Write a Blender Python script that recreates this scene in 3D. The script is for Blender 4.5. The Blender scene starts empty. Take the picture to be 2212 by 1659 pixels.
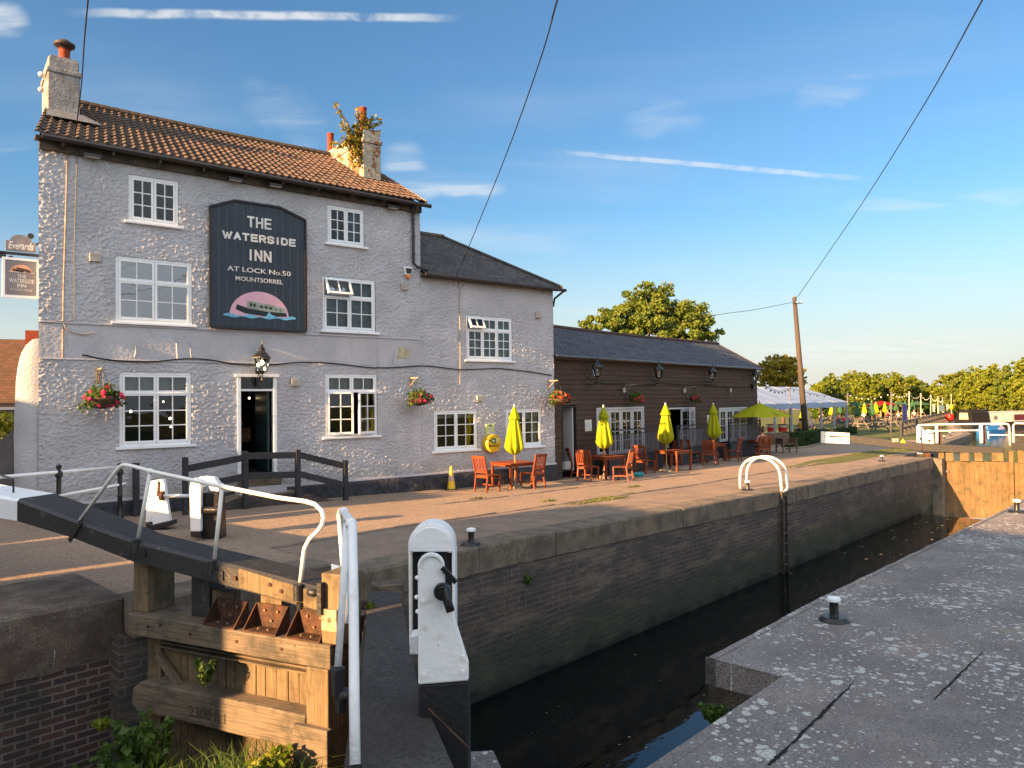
import bpy, math, random
import numpy as np
from mathutils import Vector, Matrix, noise as mnoise

R = math.radians
sc = bpy.context.scene
# ------------------------------------------------------------------ camera
FPX, CX, CY = 1600.0, 1106.0, 829.5       # focal length and centre in units of a 2212 px wide picture
CAM_H, PITCH, ROLL = 2.4, R(1.27), 0.013
cz, sz = math.cos(PITCH), math.sin(PITCH)
fwd = Vector((0, cz, sz)); r0 = Vector((1, 0, 0)); u0 = Vector((0, -sz, cz))
cr = (r0*math.cos(ROLL) - u0*math.sin(ROLL)).normalized()
cu = (u0*math.cos(ROLL) + r0*math.sin(ROLL)).normalized()
CAMP = Vector((0, 0, CAM_H))
cam = bpy.data.cameras.new('camera'); cam.sensor_width = 36; cam.lens = FPX/2212*36
cam.clip_start = 0.05; cam.clip_end = 4000
camo = bpy.data.objects.new('camera', cam); sc.collection.objects.link(camo)
camo.matrix_world = Matrix(((cr.x, cu.x, -fwd.x, 0), (cr.y, cu.y, -fwd.y, 0), (cr.z, cu.z, -fwd.z, CAM_H), (0, 0, 0, 1)))
sc.camera = camo
# ------------------------------------------------------------------ light
SUN_AZ, SUN_EL = R(39.4), R(16.0)          # heading the light travels in (from +X), elevation
SUN_STR, SKY_STR, EXPO = 5.0, 0.064, 2.15
ldir = Vector((math.cos(SUN_AZ)*math.cos(SUN_EL), math.sin(SUN_AZ)*math.cos(SUN_EL), -math.sin(SUN_EL)))
sun = bpy.data.lights.new('sun', 'SUN'); sun.energy = SUN_STR; sun.angle = R(0.5); sun.color = (1.0, 0.58, 0.255)
suno = bpy.data.objects.new('sun', sun); sc.collection.objects.link(suno)
suno.rotation_euler = (-ldir).to_track_quat('Z', 'Y').to_euler()
sc.view_settings.view_transform = 'Standard'; sc.view_settings.look = 'None'
sc.view_settings.exposure = EXPO; sc.view_settings.gamma = 1.0
sc.view_settings.use_curve_mapping = False
try:
    sc.cycles.max_bounces = 6; sc.cycles.transparent_max_bounces = 12; sc.cycles.caustics_reflective = False; sc.cycles.caustics_refractive = False
    sc.cycles.sample_clamp_indirect = 6
except Exception: pass

def ray(px, py):
    return (fwd*FPX + cr*(px-CX) - cu*(py-CY)).normalized()

w = bpy.data.worlds.new('World'); sc.world = w; w.use_nodes = True
wn, wl = w.node_tree.nodes, w.node_tree.links
wn.clear()
wo = wn.new('ShaderNodeOutputWorld'); bg = wn.new('ShaderNodeBackground'); bg.inputs[1].default_value = SKY_STR
sky = wn.new('ShaderNodeTexSky'); sky.sky_type = 'NISHITA'; sky.sun_disc = False
sky.sun_elevation = SUN_EL; sky.sun_rotation = math.atan2(-ldir.x, -ldir.y)
sky.air_density = 1.2; sky.dust_density = 0.6; sky.ozone_density = 2.5; sky.altitude = 50
tc = wn.new('ShaderNodeTexCoord')
def wmath(op, a, b=None, clamp=False):
    m = wn.new('ShaderNodeMath'); m.operation = op; m.use_clamp = clamp
    for i, v in enumerate((a, b)):
        if v is None: continue
        if isinstance(v, (int, float)): m.inputs[i].default_value = v
        else: wl.new(v, m.inputs[i])
    return m.outputs[0]
def wdot(v):
    m = wn.new('ShaderNodeVectorMath'); m.operation = 'DOT_PRODUCT'; wl.new(tc.outputs['Generated'], m.inputs[0]); m.inputs[1].default_value = v
    return m.outputs['Value']
def wnoise(scale, detail=4, vec=None, dist=0):
    n = wn.new('ShaderNodeTexNoise'); n.inputs['Scale'].default_value = scale; n.inputs['Detail'].default_value = detail; n.inputs['Distortion'].default_value = dist
    wl.new(vec if vec is not None else tc.outputs['Generated'], n.inputs['Vector']); return n.outputs[0]
def wramp(v, a, b):
    m = wn.new('ShaderNodeMapRange'); m.inputs[1].default_value = a; m.inputs[2].default_value = b; m.interpolation_type = 'SMOOTHSTEP'
    wl.new(v, m.inputs[0]); return m.outputs[0]
# thin high cloud on a flat layer: direction / height
sep = wn.new('ShaderNodeSeparateXYZ'); wl.new(tc.outputs['Generated'], sep.inputs[0])
zc = wmath('MAXIMUM', sep.outputs[2], 0.03)
comb = wn.new('ShaderNodeCombineXYZ')
wl.new(wmath('DIVIDE', sep.outputs[0], wmath('ADD', zc, 0.1)), comb.inputs[0]); wl.new(wmath('DIVIDE', sep.outputs[1], wmath('ADD', zc, 0.1)), comb.inputs[1])
mp = wn.new('ShaderNodeMapping'); mp.inputs['Rotation'].default_value = (0, 0, 0.9); mp.inputs['Scale'].default_value = (0.35, 1.3, 1); mp.inputs['Location'].default_value = (1.7, 0.4, 0)
wl.new(comb.outputs[0], mp.inputs[0])
cirrus = wmath('MULTIPLY', wramp(wnoise(1.1, 9, mp.outputs[0], 0.9), 0.46, 0.80), wramp(wnoise(0.6, 3, comb.outputs[0]), 0.42, 0.66))
clouds = wmath('MULTIPLY', cirrus, 0.5)
streak = wramp(wnoise(5.5, 9, mp.outputs[0], 0.8), 0.36, 0.66)
def band(a, b, half, fade, strength, wob, prev):
    ra, rb = ray(*a), ray(*b); n = ra.cross(rb).normalized(); c = (ra+rb).normalized(); ang = ra.angle(rb)/2
    wb = wmath('MULTIPLY', wmath('SUBTRACT', wnoise(26, 7), 0.5), wob)
    d = wmath('ABSOLUTE', wmath('ADD', wdot(n), wb))
    e = wmath('SUBTRACT', 1.0, wramp(d, half*0.3, half))
    al = wramp(wdot(c), math.cos(ang), math.cos(ang*fade))
    v = wmath('MULTIPLY', wmath('MULTIPLY', e, al), strength)
    if half > 0.01: v = wmath('MULTIPLY', v, wmath('ADD', wmath('MULTIPLY', streak, 1.0), 0.12))
    else: v = wmath('MULTIPLY', v, wramp(wnoise(38, 5), 0.22, 0.62))
    return wmath('MAXIMUM', prev, v)
clouds = band((120, 26), (1010, 40), 0.0062, 0.55, 0.75, 0.005, clouds)
clouds = band((1160, 324), (1920, 392), 0.0045, 0.4, 0.55, 0.003, clouds)
clouds = band((830, 395), (1110, 402), 0.022, 0.3, 0.5, 0.03, clouds)
clouds = band((845, 300), (905, 420), 0.045, 0.2, 0.4, 0.05, clouds)
clouds = band((1700, 215), (1900, 175), 0.022, 0.2, 0.22, 0.03, clouds)
clouds = band((1780, 455), (2300, 415), 0.014, 0.2, 0.25, 0.02, clouds)
clouds = band((-60, 52), (75, 44), 0.024, 0.2, 0.6, 0.03, clouds)
clouds = band((-60, 320), (110, 296), 0.012, 0.3, 0.3, 0.01, clouds)
clouds = band((500, 190), (720, 300), 0.035, 0.2, 0.2, 0.05, clouds)
clouds = band((1330, 270), (1540, 225), 0.03, 0.2, 0.16, 0.04, clouds)
clouds = band((1560, 770), (2260, 735), 0.026, 0.5, 0.5, 0.025, clouds)
tint = wn.new('ShaderNodeMix'); tint.data_type = 'RGBA'; tint.blend_type = 'MULTIPLY'; tint.inputs[0].default_value = 1
wl.new(sky.outputs[0], tint.inputs[6]); tint.inputs[7].default_value = (0.42, 0.585, 0.70, 1)
hz_ = wn.new('ShaderNodeMix'); hz_.data_type = 'RGBA'; wl.new(wramp(sep.outputs[2], 0.26, -0.04), hz_.inputs[0]); wl.new(tint.outputs[2], hz_.inputs[6]); hz_.inputs[7].default_value = (2.95, 2.85, 2.65, 1)
# bright cloud added to the unseen sky, overhead and behind, as fill light
fill_cloud = wmath('MULTIPLY', wramp(wdot((-0.30, -0.80, 0.52)), 0.0, 0.45), wramp(wnoise(1.6, 5), 0.30, 0.50))
vm = wn.new('ShaderNodeMix'); vm.data_type = 'RGBA'; wl.new(fill_cloud, vm.inputs[0]); wl.new(hz_.outputs[2], vm.inputs[6]); vm.inputs[7].default_value = (5.7, 5.8, 6.1, 1)
mixc = wn.new('ShaderNodeMix'); mixc.data_type = 'RGBA'
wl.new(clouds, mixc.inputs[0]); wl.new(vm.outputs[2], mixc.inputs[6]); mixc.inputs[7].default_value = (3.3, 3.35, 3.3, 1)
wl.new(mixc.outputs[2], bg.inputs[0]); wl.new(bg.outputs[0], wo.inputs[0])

# ------------------------------------------------------------------ places
A0 = Vector((-0.89, 11.86)); LANG = R(46.8)
Lx, Nx = Vector((math.cos(LANG), math.sin(LANG))), Vector((-math.sin(LANG), math.cos(LANG)))
HS = [(-400, 0), (1, 0), (6, -0.10), (12, -0.22), (23, -0.28), (40, -0.45), (60, -0.6), (900, -0.6)]
def hs(s):
    for (a, za), (b, zb) in zip(HS, HS[1:]):
        if s <= b: return za + (zb-za)*max(0, (s-a))/(b-a)
    return -0.6
def st(x, y):
    d = Vector((x, y)) - A0; return d.dot(Lx), d.dot(Nx)
def W(s, t):
    p = A0 + Lx*s + Nx*t; return p.x, p.y
def hgt(x, y): return hs(st(x, y)[0])
def gz(px, py, z=0.0):
    d = ray(px, py); k = (z-CAM_H)/d.z; p = CAMP + d*k; return p
def gp(px, py):
    z = 0.0
    for _ in range(12):
        p = gz(px, py, z); z = hgt(p.x, p.y)
    return Vector((p.x, p.y, z))
def dp(px, py, Y):
    d = ray(px, py); return CAMP + d*(Y/d.y)
class Frame:
    """a vertical reference plane through (ox, oy) with local X along angle, local Y to its left"""
    def __init__(s, ox, oy, ang, oz=0.0):
        s.o = Vector((ox, oy, oz)); s.a = ang
        s.X = Vector((math.cos(ang), math.sin(ang), 0)); s.Y = Vector((-math.sin(ang), math.cos(ang), 0))
    def px(s, px, py, y=0.0):
        d = ray(px, py); o = s.o + s.Y*y
        k = (o-CAMP).dot(s.Y)/d.dot(s.Y); p = CAMP + d*k - s.o
        return p.dot(s.X), p.z
    def w(s, x, y, z): return s.o + s.X*x + s.Y*y + Vector((0, 0, z))
    def loc(s, p): d = Vector(p) - s.o; return Vector((d.dot(s.X), d.dot(s.Y), d.z))
C_F = 46500.0
PUBF = Frame(91/FPX*C_F/1953, C_F/1953, math.atan2(1600, 2044))     # origin: right-hand corner of the white pub at the ground
BARN = Frame(PUBF.o.x-0.05, PUBF.o.y+0.25, R(48.8))
LOCK = Frame(A0.x, A0.y, LANG)

# ------------------------------------------------------------------ mesh building
class MB:
    def __init__(s): s.v = []; s.f = []
    def add(s, vs, fs):
        n = len(s.v); s.v += [tuple(v) for v in vs]; s.f += [tuple(i+n for i in f) for f in fs]; return s
    def box(s, x0, y0, z0, x1, y1, z1):
        x0, x1 = min(x0, x1), max(x0, x1); y0, y1 = min(y0, y1), max(y0, y1); z0, z1 = min(z0, z1), max(z0, z1)
        return s.add([(x0,y0,z0),(x1,y0,z0),(x1,y1,z0),(x0,y1,z0),(x0,y0,z1),(x1,y0,z1),(x1,y1,z1),(x0,y1,z1)],
                     [(0,3,2,1),(4,5,6,7),(0,1,5,4),(1,2,6,5),(2,3,7,6),(3,0,4,7)])
    def bar(s, a, b, wd, hd, up=(0, 0, 1)):
        """square bar from a to b; wd = width across, hd = thickness along up"""
        a, b = Vector(a), Vector(b); d = (b-a).normalized(); u = Vector(up)
        sd = d.cross(u)
        if sd.length < 1e-4: sd = d.cross(Vector((1, 0, 0)))
        sd.normalize(); u = sd.cross(d).normalized()
        vs = []
        for p in (a, b):
            for i, j in ((-1,-1),(1,-1),(1,1),(-1,1)): vs.append(p + sd*(i*wd/2) + u*(j*hd/2))
        return s.add(vs, [(0,1,2,3),(7,6,5,4),(0,4,5,1),(1,5,6,2),(2,6,7,3),(3,7,4,0)])
    def tube(s, pts, r, n=10, cap=True):
        pts = [Vector(p) for p in pts]; rs = r if isinstance(r, (list, tuple)) else [r]*len(pts)
        up = Vector((0, 0, 1)); base = len(s.v); prev = None; vs = []
        for i, p in enumerate(pts):
            d = (pts[min(i+1, len(pts)-1)] - pts[max(i-1, 0)]).normalized()
            if prev is None:
                sd = d.cross(up)
                if sd.length < 0.05: sd = d.cross(Vector((1, 0, 0)))
            else: sd = prev - d*prev.dot(d)
            sd.normalize(); prev = sd; u = sd.cross(d)
            for k in range(n):
                a = 2*math.pi*k/n; vs.append(p + (sd*math.cos(a) + u*math.sin(a))*rs[i])
        fs = [(i*n+k, i*n+(k+1)%n, (i+1)*n+(k+1)%n, (i+1)*n+k) for i in range(len(pts)-1) for k in range(n)]
        if cap: fs += [tuple(range(n-1, -1, -1)), tuple((len(pts)-1)*n+k for k in range(n))]
        return s.add(vs, fs)
    def lathe(s, prof, c=(0, 0, 0), n=16, axis='z', lobes=None):
        c = Vector(c); vs = []
        for r, h in prof:
            for k in range(n):
                a = 2*math.pi*k/n; rr = r*(lobes(a, h) if lobes else 1)
                v = Vector((math.cos(a)*rr, math.sin(a)*rr, h))
                if axis == 'y': v = Vector((v.x, v.z, v.y))
                elif axis == 'x': v = Vector((v.z, v.x, v.y))
                vs.append(c+v)
        m = len(prof)
        fs = [(i*n+k, i*n+(k+1)%n, (i+1)*n+(k+1)%n, (i+1)*n+k) for i in range(m-1) for k in range(n)]
        fs += [tuple(range(n-1, -1, -1)), tuple((m-1)*n+k for k in range(n))]
        return s.add(vs, fs)
    def prism(s, poly, d0, d1, plane='xz'):
        """polygon (a, b) extruded between d0 and d1 along the remaining axis"""
        def P(a, b, d): return (a, d, b) if plane == 'xz' else ((a, b, d) if plane == 'xy' else (d, a, b))
        n = len(poly); vs = [P(a, b, d0) for a, b in poly] + [P(a, b, d1) for a, b in poly]
        fs = [tuple(range(n)), tuple(range(2*n-1, n-1, -1))] + [(i, i+n, (i+1) % n+n, (i+1) % n) for i in range(n)]
        return s.add(vs, fs)
    def ball(s, c, r, n=8, sq=(1, 1, 1)):
        m = max(4, n//2+2); pr = [(max(1e-4, math.sin(math.pi*i/m)), -math.cos(math.pi*i/m)) for i in range(m+1)]
        b = len(s.v); s.lathe(pr, n=n)
        for i in range(b, len(s.v)):
            v = s.v[i]; s.v[i] = (c[0]+v[0]*r*sq[0], c[1]+v[1]*r*sq[1], c[2]+v[2]*r*sq[2])
        return s
    def build(s, name, m, parent=None, smooth=False, bevel=0, loc=None, rot=0, seg=2):
        me = bpy.data.meshes.new(name); me.from_pydata(s.v, [], s.f); me.update()
        import bmesh
        if len(s.f) < 30000:
            bm = bmesh.new(); bm.from_mesh(me); bmesh.ops.recalc_face_normals(bm, faces=bm.faces); bm.to_mesh(me); bm.free()
        o = bpy.data.objects.new(name, me); sc.collection.objects.link(o)
        if m: me.materials.append(m)
        if smooth:
            me.polygons.foreach_set('use_smooth', [True]*len(me.polygons))
            if smooth != 'all':
                try: me.set_sharp_from_angle(angle=R(40))
                except Exception: pass
        if bevel:
            b = o.modifiers.new('bevel', 'BEVEL'); b.width = bevel; b.segments = seg; b.limit_method = 'ANGLE'
        if parent: o.parent = parent
        if loc is not None: o.location = loc; o.rotation_euler = (0, 0, rot)
        return o
def tag(o, label, cat, group=None, kind=None):
    o['label'] = label; o['category'] = cat
    if group: o['group'] = group
    if kind: o['kind'] = kind
    return o
def struct(o, label=None, kind='structure'):
    o['kind'] = kind
    if label: o['label'] = label
    return o
def thing(name, label, cat, loc=(0, 0, 0), rot=0.0, group=None):
    o = bpy.data.objects.new(name, None); sc.collection.objects.link(o); o.location = loc; o.rotation_euler = (0, 0, rot)
    o.empty_display_size = 0.2
    return tag(o, label, cat, group)
def fthing(name, label, cat, fr, group=None): return thing(name, label, cat, fr.o, fr.a, group)
def dup(root, loc, rot, label=None, group=None, scale=None):
    r = root.copy(); sc.collection.objects.link(r); r.location = loc; r.rotation_euler = (0, 0, rot)
    if label: r['label'] = label
    if group: r['group'] = group
    if scale: r.scale = (scale,)*3 if isinstance(scale, (int, float)) else scale
    for ch in list(root.children):
        c = ch.copy(); sc.collection.objects.link(c); c.parent = r
        for g in ch.children:
            d = g.copy(); sc.collection.objects.link(d); d.parent = c
    return r

# ------------------------------------------------------------------ materials
class NT:
    def __init__(s, name):
        s.m = bpy.data.materials.new(name); s.m.use_nodes = True; s.n = s.m.node_tree.nodes; s.l = s.m.node_tree.links
        s.b = s.n['Principled BSDF']; s.out = s.n['Material Output']
        s.tc = s.n.new('ShaderNodeTexCoord'); s.co = s.tc.outputs['Object']
    def put(s, sock, v):
        if hasattr(v, 'links') or hasattr(v, 'is_linked'): s.l.new(v, sock)
        elif isinstance(v, (tuple, list)) and len(v) == 3 and sock.type == 'RGBA': sock.default_value = (*v, 1)
        else: sock.default_value = v
    def mapv(s, scale=(1, 1, 1), rot=(0, 0, 0), loc=(0, 0, 0), v=None):
        m = s.n.new('ShaderNodeMapping'); m.inputs['Scale'].default_value = scale; m.inputs['Rotation'].default_value = rot; m.inputs['Location'].default_value = loc
        s.l.new(v or s.co, m.inputs[0]); return m.outputs[0]
    def noise(s, scale, detail=4, rough=0.55, v=None, dist=0):
        n = s.n.new('ShaderNodeTexNoise'); n.inputs['Scale'].default_value = scale; n.inputs['Detail'].default_value = detail
        n.inputs['Roughness'].default_value = rough; n.inputs['Distortion'].default_value = dist
        s.l.new(v or s.co, n.inputs['Vector']); return n.outputs[0]
    def vor(s, scale, v=None, feature='F1', out='Distance', rnd=1):
        n = s.n.new('ShaderNodeTexVoronoi'); n.feature = feature; n.inputs['Scale'].default_value = scale; n.inputs['Randomness'].default_value = rnd
        s.l.new(v or s.co, n.inputs['Vector']); return n.outputs[out]
    def ramp(s, v, a, b, lo=0.0, hi=1.0, smooth=True):
        n = s.n.new('ShaderNodeMapRange'); n.inputs[1].default_value = a; n.inputs[2].default_value = b; n.inputs[3].default_value = lo; n.inputs[4].default_value = hi
        if smooth: n.interpolation_type = 'SMOOTHSTEP'
        s.l.new(v, n.inputs[0]); return n.outputs[0]
    def mix(s, f, a, b, mode='MIX'):
        n = s.n.new('ShaderNodeMix'); n.data_type = 'RGBA'; n.blend_type = mode
        s.put(n.inputs[0], f); s.put(n.inputs[6], a); s.put(n.inputs[7], b); return n.outputs[2]
    def math(s, op, a, b=None):
        n = s.n.new('ShaderNodeMath'); n.operation = op; s.put(n.inputs[0], a)
        if b is not None: s.put(n.inputs[1], b)
        return n.outputs[0]
    def sepc(s, v=None):
        n = s.n.new('ShaderNodeSeparateXYZ'); s.l.new(v or s.co, n.inputs[0]); return n.outputs
    def comb(s, x=0.0, y=0.0, z=0.0):
        n = s.n.new('ShaderNodeCombineXYZ')
        for i, v in enumerate((x, y, z)): s.put(n.inputs[i], v)
        return n.outputs[0]
    def rnd(s):
        n = s.n.new('ShaderNodeNewGeometry'); return n.outputs['Random Per Island']
    def objrnd(s):
        n = s.n.new('ShaderNodeObjectInfo'); return n.outputs['Random']
    def bump(s, h, dist=0.02, strength=1.0, prev=None):
        n = s.n.new('ShaderNodeBump'); n.inputs['Strength'].default_value = strength; n.inputs['Distance'].default_value = dist
        s.l.new(h, n.inputs['Height'])
        if prev is not None: s.l.new(prev, n.inputs['Normal'])
        return n.outputs[0]
    def brick(s, v, c1, c2, mortar, bw=0.24, bh=0.085, ms=0.012, scale=1.0, bias=0, offset=0.5, sm=0.1):
        n = s.n.new('ShaderNodeTexBrick'); n.inputs['Scale'].default_value = scale; n.inputs['Brick Width'].default_value = bw; n.inputs['Row Height'].default_value = bh
        n.inputs['Mortar Size'].default_value = ms; n.inputs['Mortar Smooth'].default_value = sm; n.inputs['Bias'].default_value = bias; n.offset = offset
        s.put(n.inputs['Color1'], c1); s.put(n.inputs['Color2'], c2); s.put(n.inputs['Mortar'], mortar); s.l.new(v, n.inputs['Vector']); return n.outputs
    def done(s, col=None, rough=0.8, metal=0.0, spec=0.3, normal=None, **kw):
        if col is not None: s.put(s.b.inputs['Base Color'], col)
        s.put(s.b.inputs['Roughness'], rough); s.b.inputs['Metallic'].default_value = metal
        s.b.inputs['Specular IOR Level'].default_value = spec
        if normal is not None: s.l.new(normal, s.b.inputs['Normal'])
        for k, v in kw.items(): s.put(s.b.inputs[k.replace('_', ' ')], v)
        return s.m
MATS = {}
def plain(name, c1, c2=None, scale=6, rough=0.7, bump=0.0, bscale=40, metal=0.0, spec=0.3, detail=4):
    """two mottled tones plus a fine grain in the relief"""
    if name in MATS: return MATS[name]
    t = NT(name); c2 = c2 or tuple(c*0.75 for c in c1)
    col = t.mix(t.ramp(t.noise(scale, detail), 0.35, 0.65), c1, c2)
    nb = t.bump(t.noise(bscale, 3), bump, 1.0) if bump else None
    MATS[name] = t.done(col, rough, metal, spec, nb); return MATS[name]

def m_roughcast():
    t = NT('white roughcast'); n1 = t.noise(1.1, 5); n2 = t.noise(14, 3)
    col = t.mix(t.ramp(n1, 0.35, 0.7), (0.43, 0.43, 0.452), (0.52, 0.52, 0.545))
    col = t.mix(t.ramp(n2, 0.52, 0.8, 0, 0.35), col, (0.42, 0.36, 0.30)); col = t.mix(t.ramp(t.noise(0.7, 6, 0.7, v=t.mapv(loc=(2, 0, 5))), 0.53, 0.60, 0, 0.35), col, (0.57, 0.56, 0.58))
    st_ = t.noise(1.0, 4, v=t.mapv((5, 5, 0.35)))
    col = t.mix(t.ramp(st_, 0.56, 0.8, 0, 0.5), col, (0.36, 0.33, 0.31))
    zz = t.math('ADD', t.sepc()[2], t.math('MULTIPLY', t.noise(1.4, 5), 0.9)); col = t.mix(t.ramp(zz, 1.35, 0.75, 0, 0.55), col, (0.30, 0.29, 0.27))
    nb = t.bump(t.noise(24, 5, 0.65), 0.03, 1.0)
    return t.done(col, 0.85, 0, 0.25, nb)
def m_brick(name, c1, c2, mort, bw=0.235, bh=0.08, wall='xz', stain=(0.03, 0.035, 0.03), amt=0.7, ms=0.01):
    t = NT(name); x = t.sepc()
    v = t.comb(x[0] if wall == 'xz' else x[1], x[2])
    nz = t.noise(3.5, 3, v=v); v2 = t.n.new('ShaderNodeVectorMath'); v2.operation = 'ADD'; t.l.new(v, v2.inputs[0])
    w_ = t.comb(t.math('MULTIPLY', t.math('SUBTRACT', nz, 0.5), 0.012), t.math('MULTIPLY', t.math('SUBTRACT', t.noise(2.2, 2, v=t.mapv(loc=(5, 3, 1))), 0.5), 0.03)); t.l.new(w_, v2.inputs[1])
    b = t.brick(v2.outputs[0], c1, c2, mort, bw, bh, ms)
    col = t.mix(t.ramp(t.noise(2.3, 6), 0.42, 0.68, 0, amt), b[0], stain)
    col = t.mix(t.ramp(t.noise(30, 3), 0.6, 0.8, 0, 0.4), col, tuple(c*1.6 for c in c1))
    h = t.math('ADD', t.math('MULTIPLY', b[1], -1.0), t.math('MULTIPLY', t.noise(50, 3), 0.6))
    return t.done(col, 0.85, 0, 0.25, t.bump(h, 0.008, 1.0))
def m_lockbrick():
    t = NT('lock chamber brick'); x = t.sepc(); v = t.comb(x[0], x[2]); v2 = t.n.new('ShaderNodeVectorMath'); v2.operation = 'ADD'; t.l.new(v, v2.inputs[0])
    t.l.new(t.comb(t.math('MULTIPLY', t.math('SUBTRACT', t.noise(1.7, 3), 0.5), 0.05), t.math('MULTIPLY', t.math('SUBTRACT', t.noise(0.9, 3), 0.5), 0.06)), v2.inputs[1])
    b = t.brick(v2.outputs[0], (0.125, 0.092, 0.078), (0.065, 0.055, 0.055), (0.165, 0.15, 0.125), 0.36, 0.10, 0.011)
    col = t.mix(t.ramp(t.noise(1.0, 7, 0.7), 0.42, 0.62, 0, 0.75), b[0], (0.070, 0.066, 0.060))
    col = t.mix(t.ramp(t.noise(1.6, 7, 0.75, v=t.mapv((0.35, 1, 1.6), loc=(4, 0, 2))), 0.50, 0.62, 0, 0.75), col, (0.20, 0.165, 0.125))
    col = t.mix(t.ramp(t.noise(9, 4, 0.7), 0.56, 0.70, 0, 0.6), col, (0.035, 0.032, 0.030))
    gz_ = t.math('ADD', x[2], t.math('MULTIPLY', t.noise(1.3, 4), 1.0))
    col = t.mix(t.ramp(gz_, -0.7, -1.6, 0, 0.62), col, (0.035, 0.055, 0.035))
    col = t.mix(t.ramp(gz_, -1.75, -2.0, 0, 0.85), col, (0.020, 0.026, 0.022))
    h = t.math('ADD', t.math('MULTIPLY', b[1], -1.0), t.math('MULTIPLY', t.noise(22, 5, 0.7), 1.2))
    return t.done(col, 0.85, 0, 0.25, t.bump(h, 0.02, 1.0))
def m_slate(name, c1, c2, edge=(0.015, 0.015, 0.016), moss=0.25):
    t = NT(name); x = t.sepc()
    v = t.comb(x[0], x[1])
    b = t.brick(v, c1, c2, edge, 0.30, 0.19, 0.006, sm=0.0)
    n = t.noise(9, 3); col = t.mix(t.ramp(n, 0.45, 0.75, 0, 0.55), b[0], tuple(c*1.9 for c in c1))
    col = t.mix(t.ramp(t.noise(1.2, 5), 0.55, 0.75, 0, moss), col, (0.10, 0.095, 0.06))
    row = t.math('FRACT', t.math('DIVIDE', x[1], 0.19))
    h = t.math('SUBTRACT', t.math('MULTIPLY', row, -0.9), t.math('MULTIPLY', b[1], 0.5))
    return t.done(col, 0.8, 0, 0.25, t.bump(t.math('ADD', h, t.math('MULTIPLY', t.noise(25, 3), 0.4)), 0.012, 1.0))
def m_wood(name, c1, c2, grain=(1.2, 30, 30), rough=0.7, dark=None, bump=0.004, rnd=True):
    t = NT(name); v = t.mapv(grain); n = t.noise(1.6, 6, 0.6, v=v, dist=0.4)
    col = t.mix(t.ramp(n, 0.32, 0.68), c1, c2)
    if rnd: col = t.mix(t.ramp(t.rnd(), 0, 1, 0, 0.45), col, tuple(c*0.6 for c in c1))
    if dark:
        col = t.mix(t.ramp(t.noise(2.6, 7, 0.65), 0.44, 0.66, 0, 0.85), col, dark); col = t.mix(t.ramp(t.vor(3.1, v=t.mapv((1, 1, 1.6))), 0.05, 0.10, 0.7, 0), col, dark); col = t.mix(t.ramp(t.noise(5, 5, 0.7, v=t.mapv(loc=(3, 8, 2))), 0.58, 0.72, 0, 0.5), col, (0.07, 0.085, 0.035))
    return t.done(col, rough, 0, 0.3, t.bump(n, bump, 1.0))
def m_paint(name, c, dirt=(0.25, 0.2, 0.14), amt=0.35, rough=0.42, chips=None):
    t = NT(name); col = t.mix(t.ramp(t.noise(7, 6, 0.65), 0.56, 0.8, 0, amt), c, dirt)
    if chips == 'rust': col = t.mix(t.ramp(t.noise(16, 6, 0.8, v=t.mapv((1, 1, .45))), 0.66, 0.74, 0, 0.8), col, (0.20, 0.10, 0.05))
    elif chips: col = t.mix(t.ramp(t.noise(11, 5, 0.7), 0.64, 0.68), col, chips)
    return t.done(col, rough, 0, 0.45, t.bump(t.math('ADD', t.noise(30, 5, 0.6), t.math('MULTIPLY', t.noise(9, 3), 1.2)), 0.006, 1.0))
def m_leaf(name, c1, c2, c3, trans=0.35):
    t = NT(name); r = t.rnd(); col = t.mix(t.ramp(r, 0.15, 0.6), c1, c2); col = t.mix(t.ramp(r, 0.75, 0.95), col, c3)
    t.put(t.b.inputs['Base Color'], col); t.b.inputs['Roughness'].default_value = 0.55; t.b.inputs['Specular IOR Level'].default_value = 0.25
    tr = t.n.new('ShaderNodeBsdfTranslucent'); t.l.new(col, tr.inputs[0]); mx = t.n.new('ShaderNodeMixShader'); mx.inputs[0].default_value = trans
    t.l.new(t.b.outputs[0], mx.inputs[1]); t.l.new(tr.outputs[0], mx.inputs[2]); t.l.new(mx.outputs[0], t.out.inputs[0]); return t.m
def m_cloth(name, c, fold=0.0, trans=0.25):
    t = NT(name); col = t.mix(t.ramp(t.noise(5, 4), 0.4, 0.7, 0, 0.35), c, tuple(q*0.8 for q in c))
    t.put(t.b.inputs['Base Color'], col); t.b.inputs['Roughness'].default_value = 0.85; t.b.inputs['Specular IOR Level'].default_value = 0.15
    tr = t.n.new('ShaderNodeBsdfTranslucent'); t.l.new(col, tr.inputs[0]); mx = t.n.new('ShaderNodeMixShader'); mx.inputs[0].default_value = trans
    t.l.new(t.b.outputs[0], mx.inputs[1]); t.l.new(tr.outputs[0], mx.inputs[2]); t.l.new(mx.outputs[0], t.out.inputs[0]); return t.m
def m_glass(name='window glass', tint=(0.72, 0.76, 0.78), refl=-0.015):
    t = NT(name); g = t.n.new('ShaderNodeBsdfGlossy'); g.inputs['Roughness'].default_value = 0.015; g.inputs[0].default_value = (0.95, 0.97, 1, 1)
    t.l.new(t.bump(t.noise(1.7, 2), 0.02, 0.25), g.inputs['Normal'])
    tr = t.n.new('ShaderNodeBsdfTransparent'); tr.inputs[0].default_value = (*tint, 1)
    fr = t.n.new('ShaderNodeFresnel'); fr.inputs[0].default_value = 1.5
    f = t.math('ADD', fr.outputs[0], refl); mx = t.n.new('ShaderNodeMixShader'); t.l.new(f, mx.inputs[0])
    t.l.new(tr.outputs[0], mx.inputs[1]); t.l.new(g.outputs[0], mx.inputs[2]); t.l.new(mx.outputs[0], t.out.inputs[0]); return t.m
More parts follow.
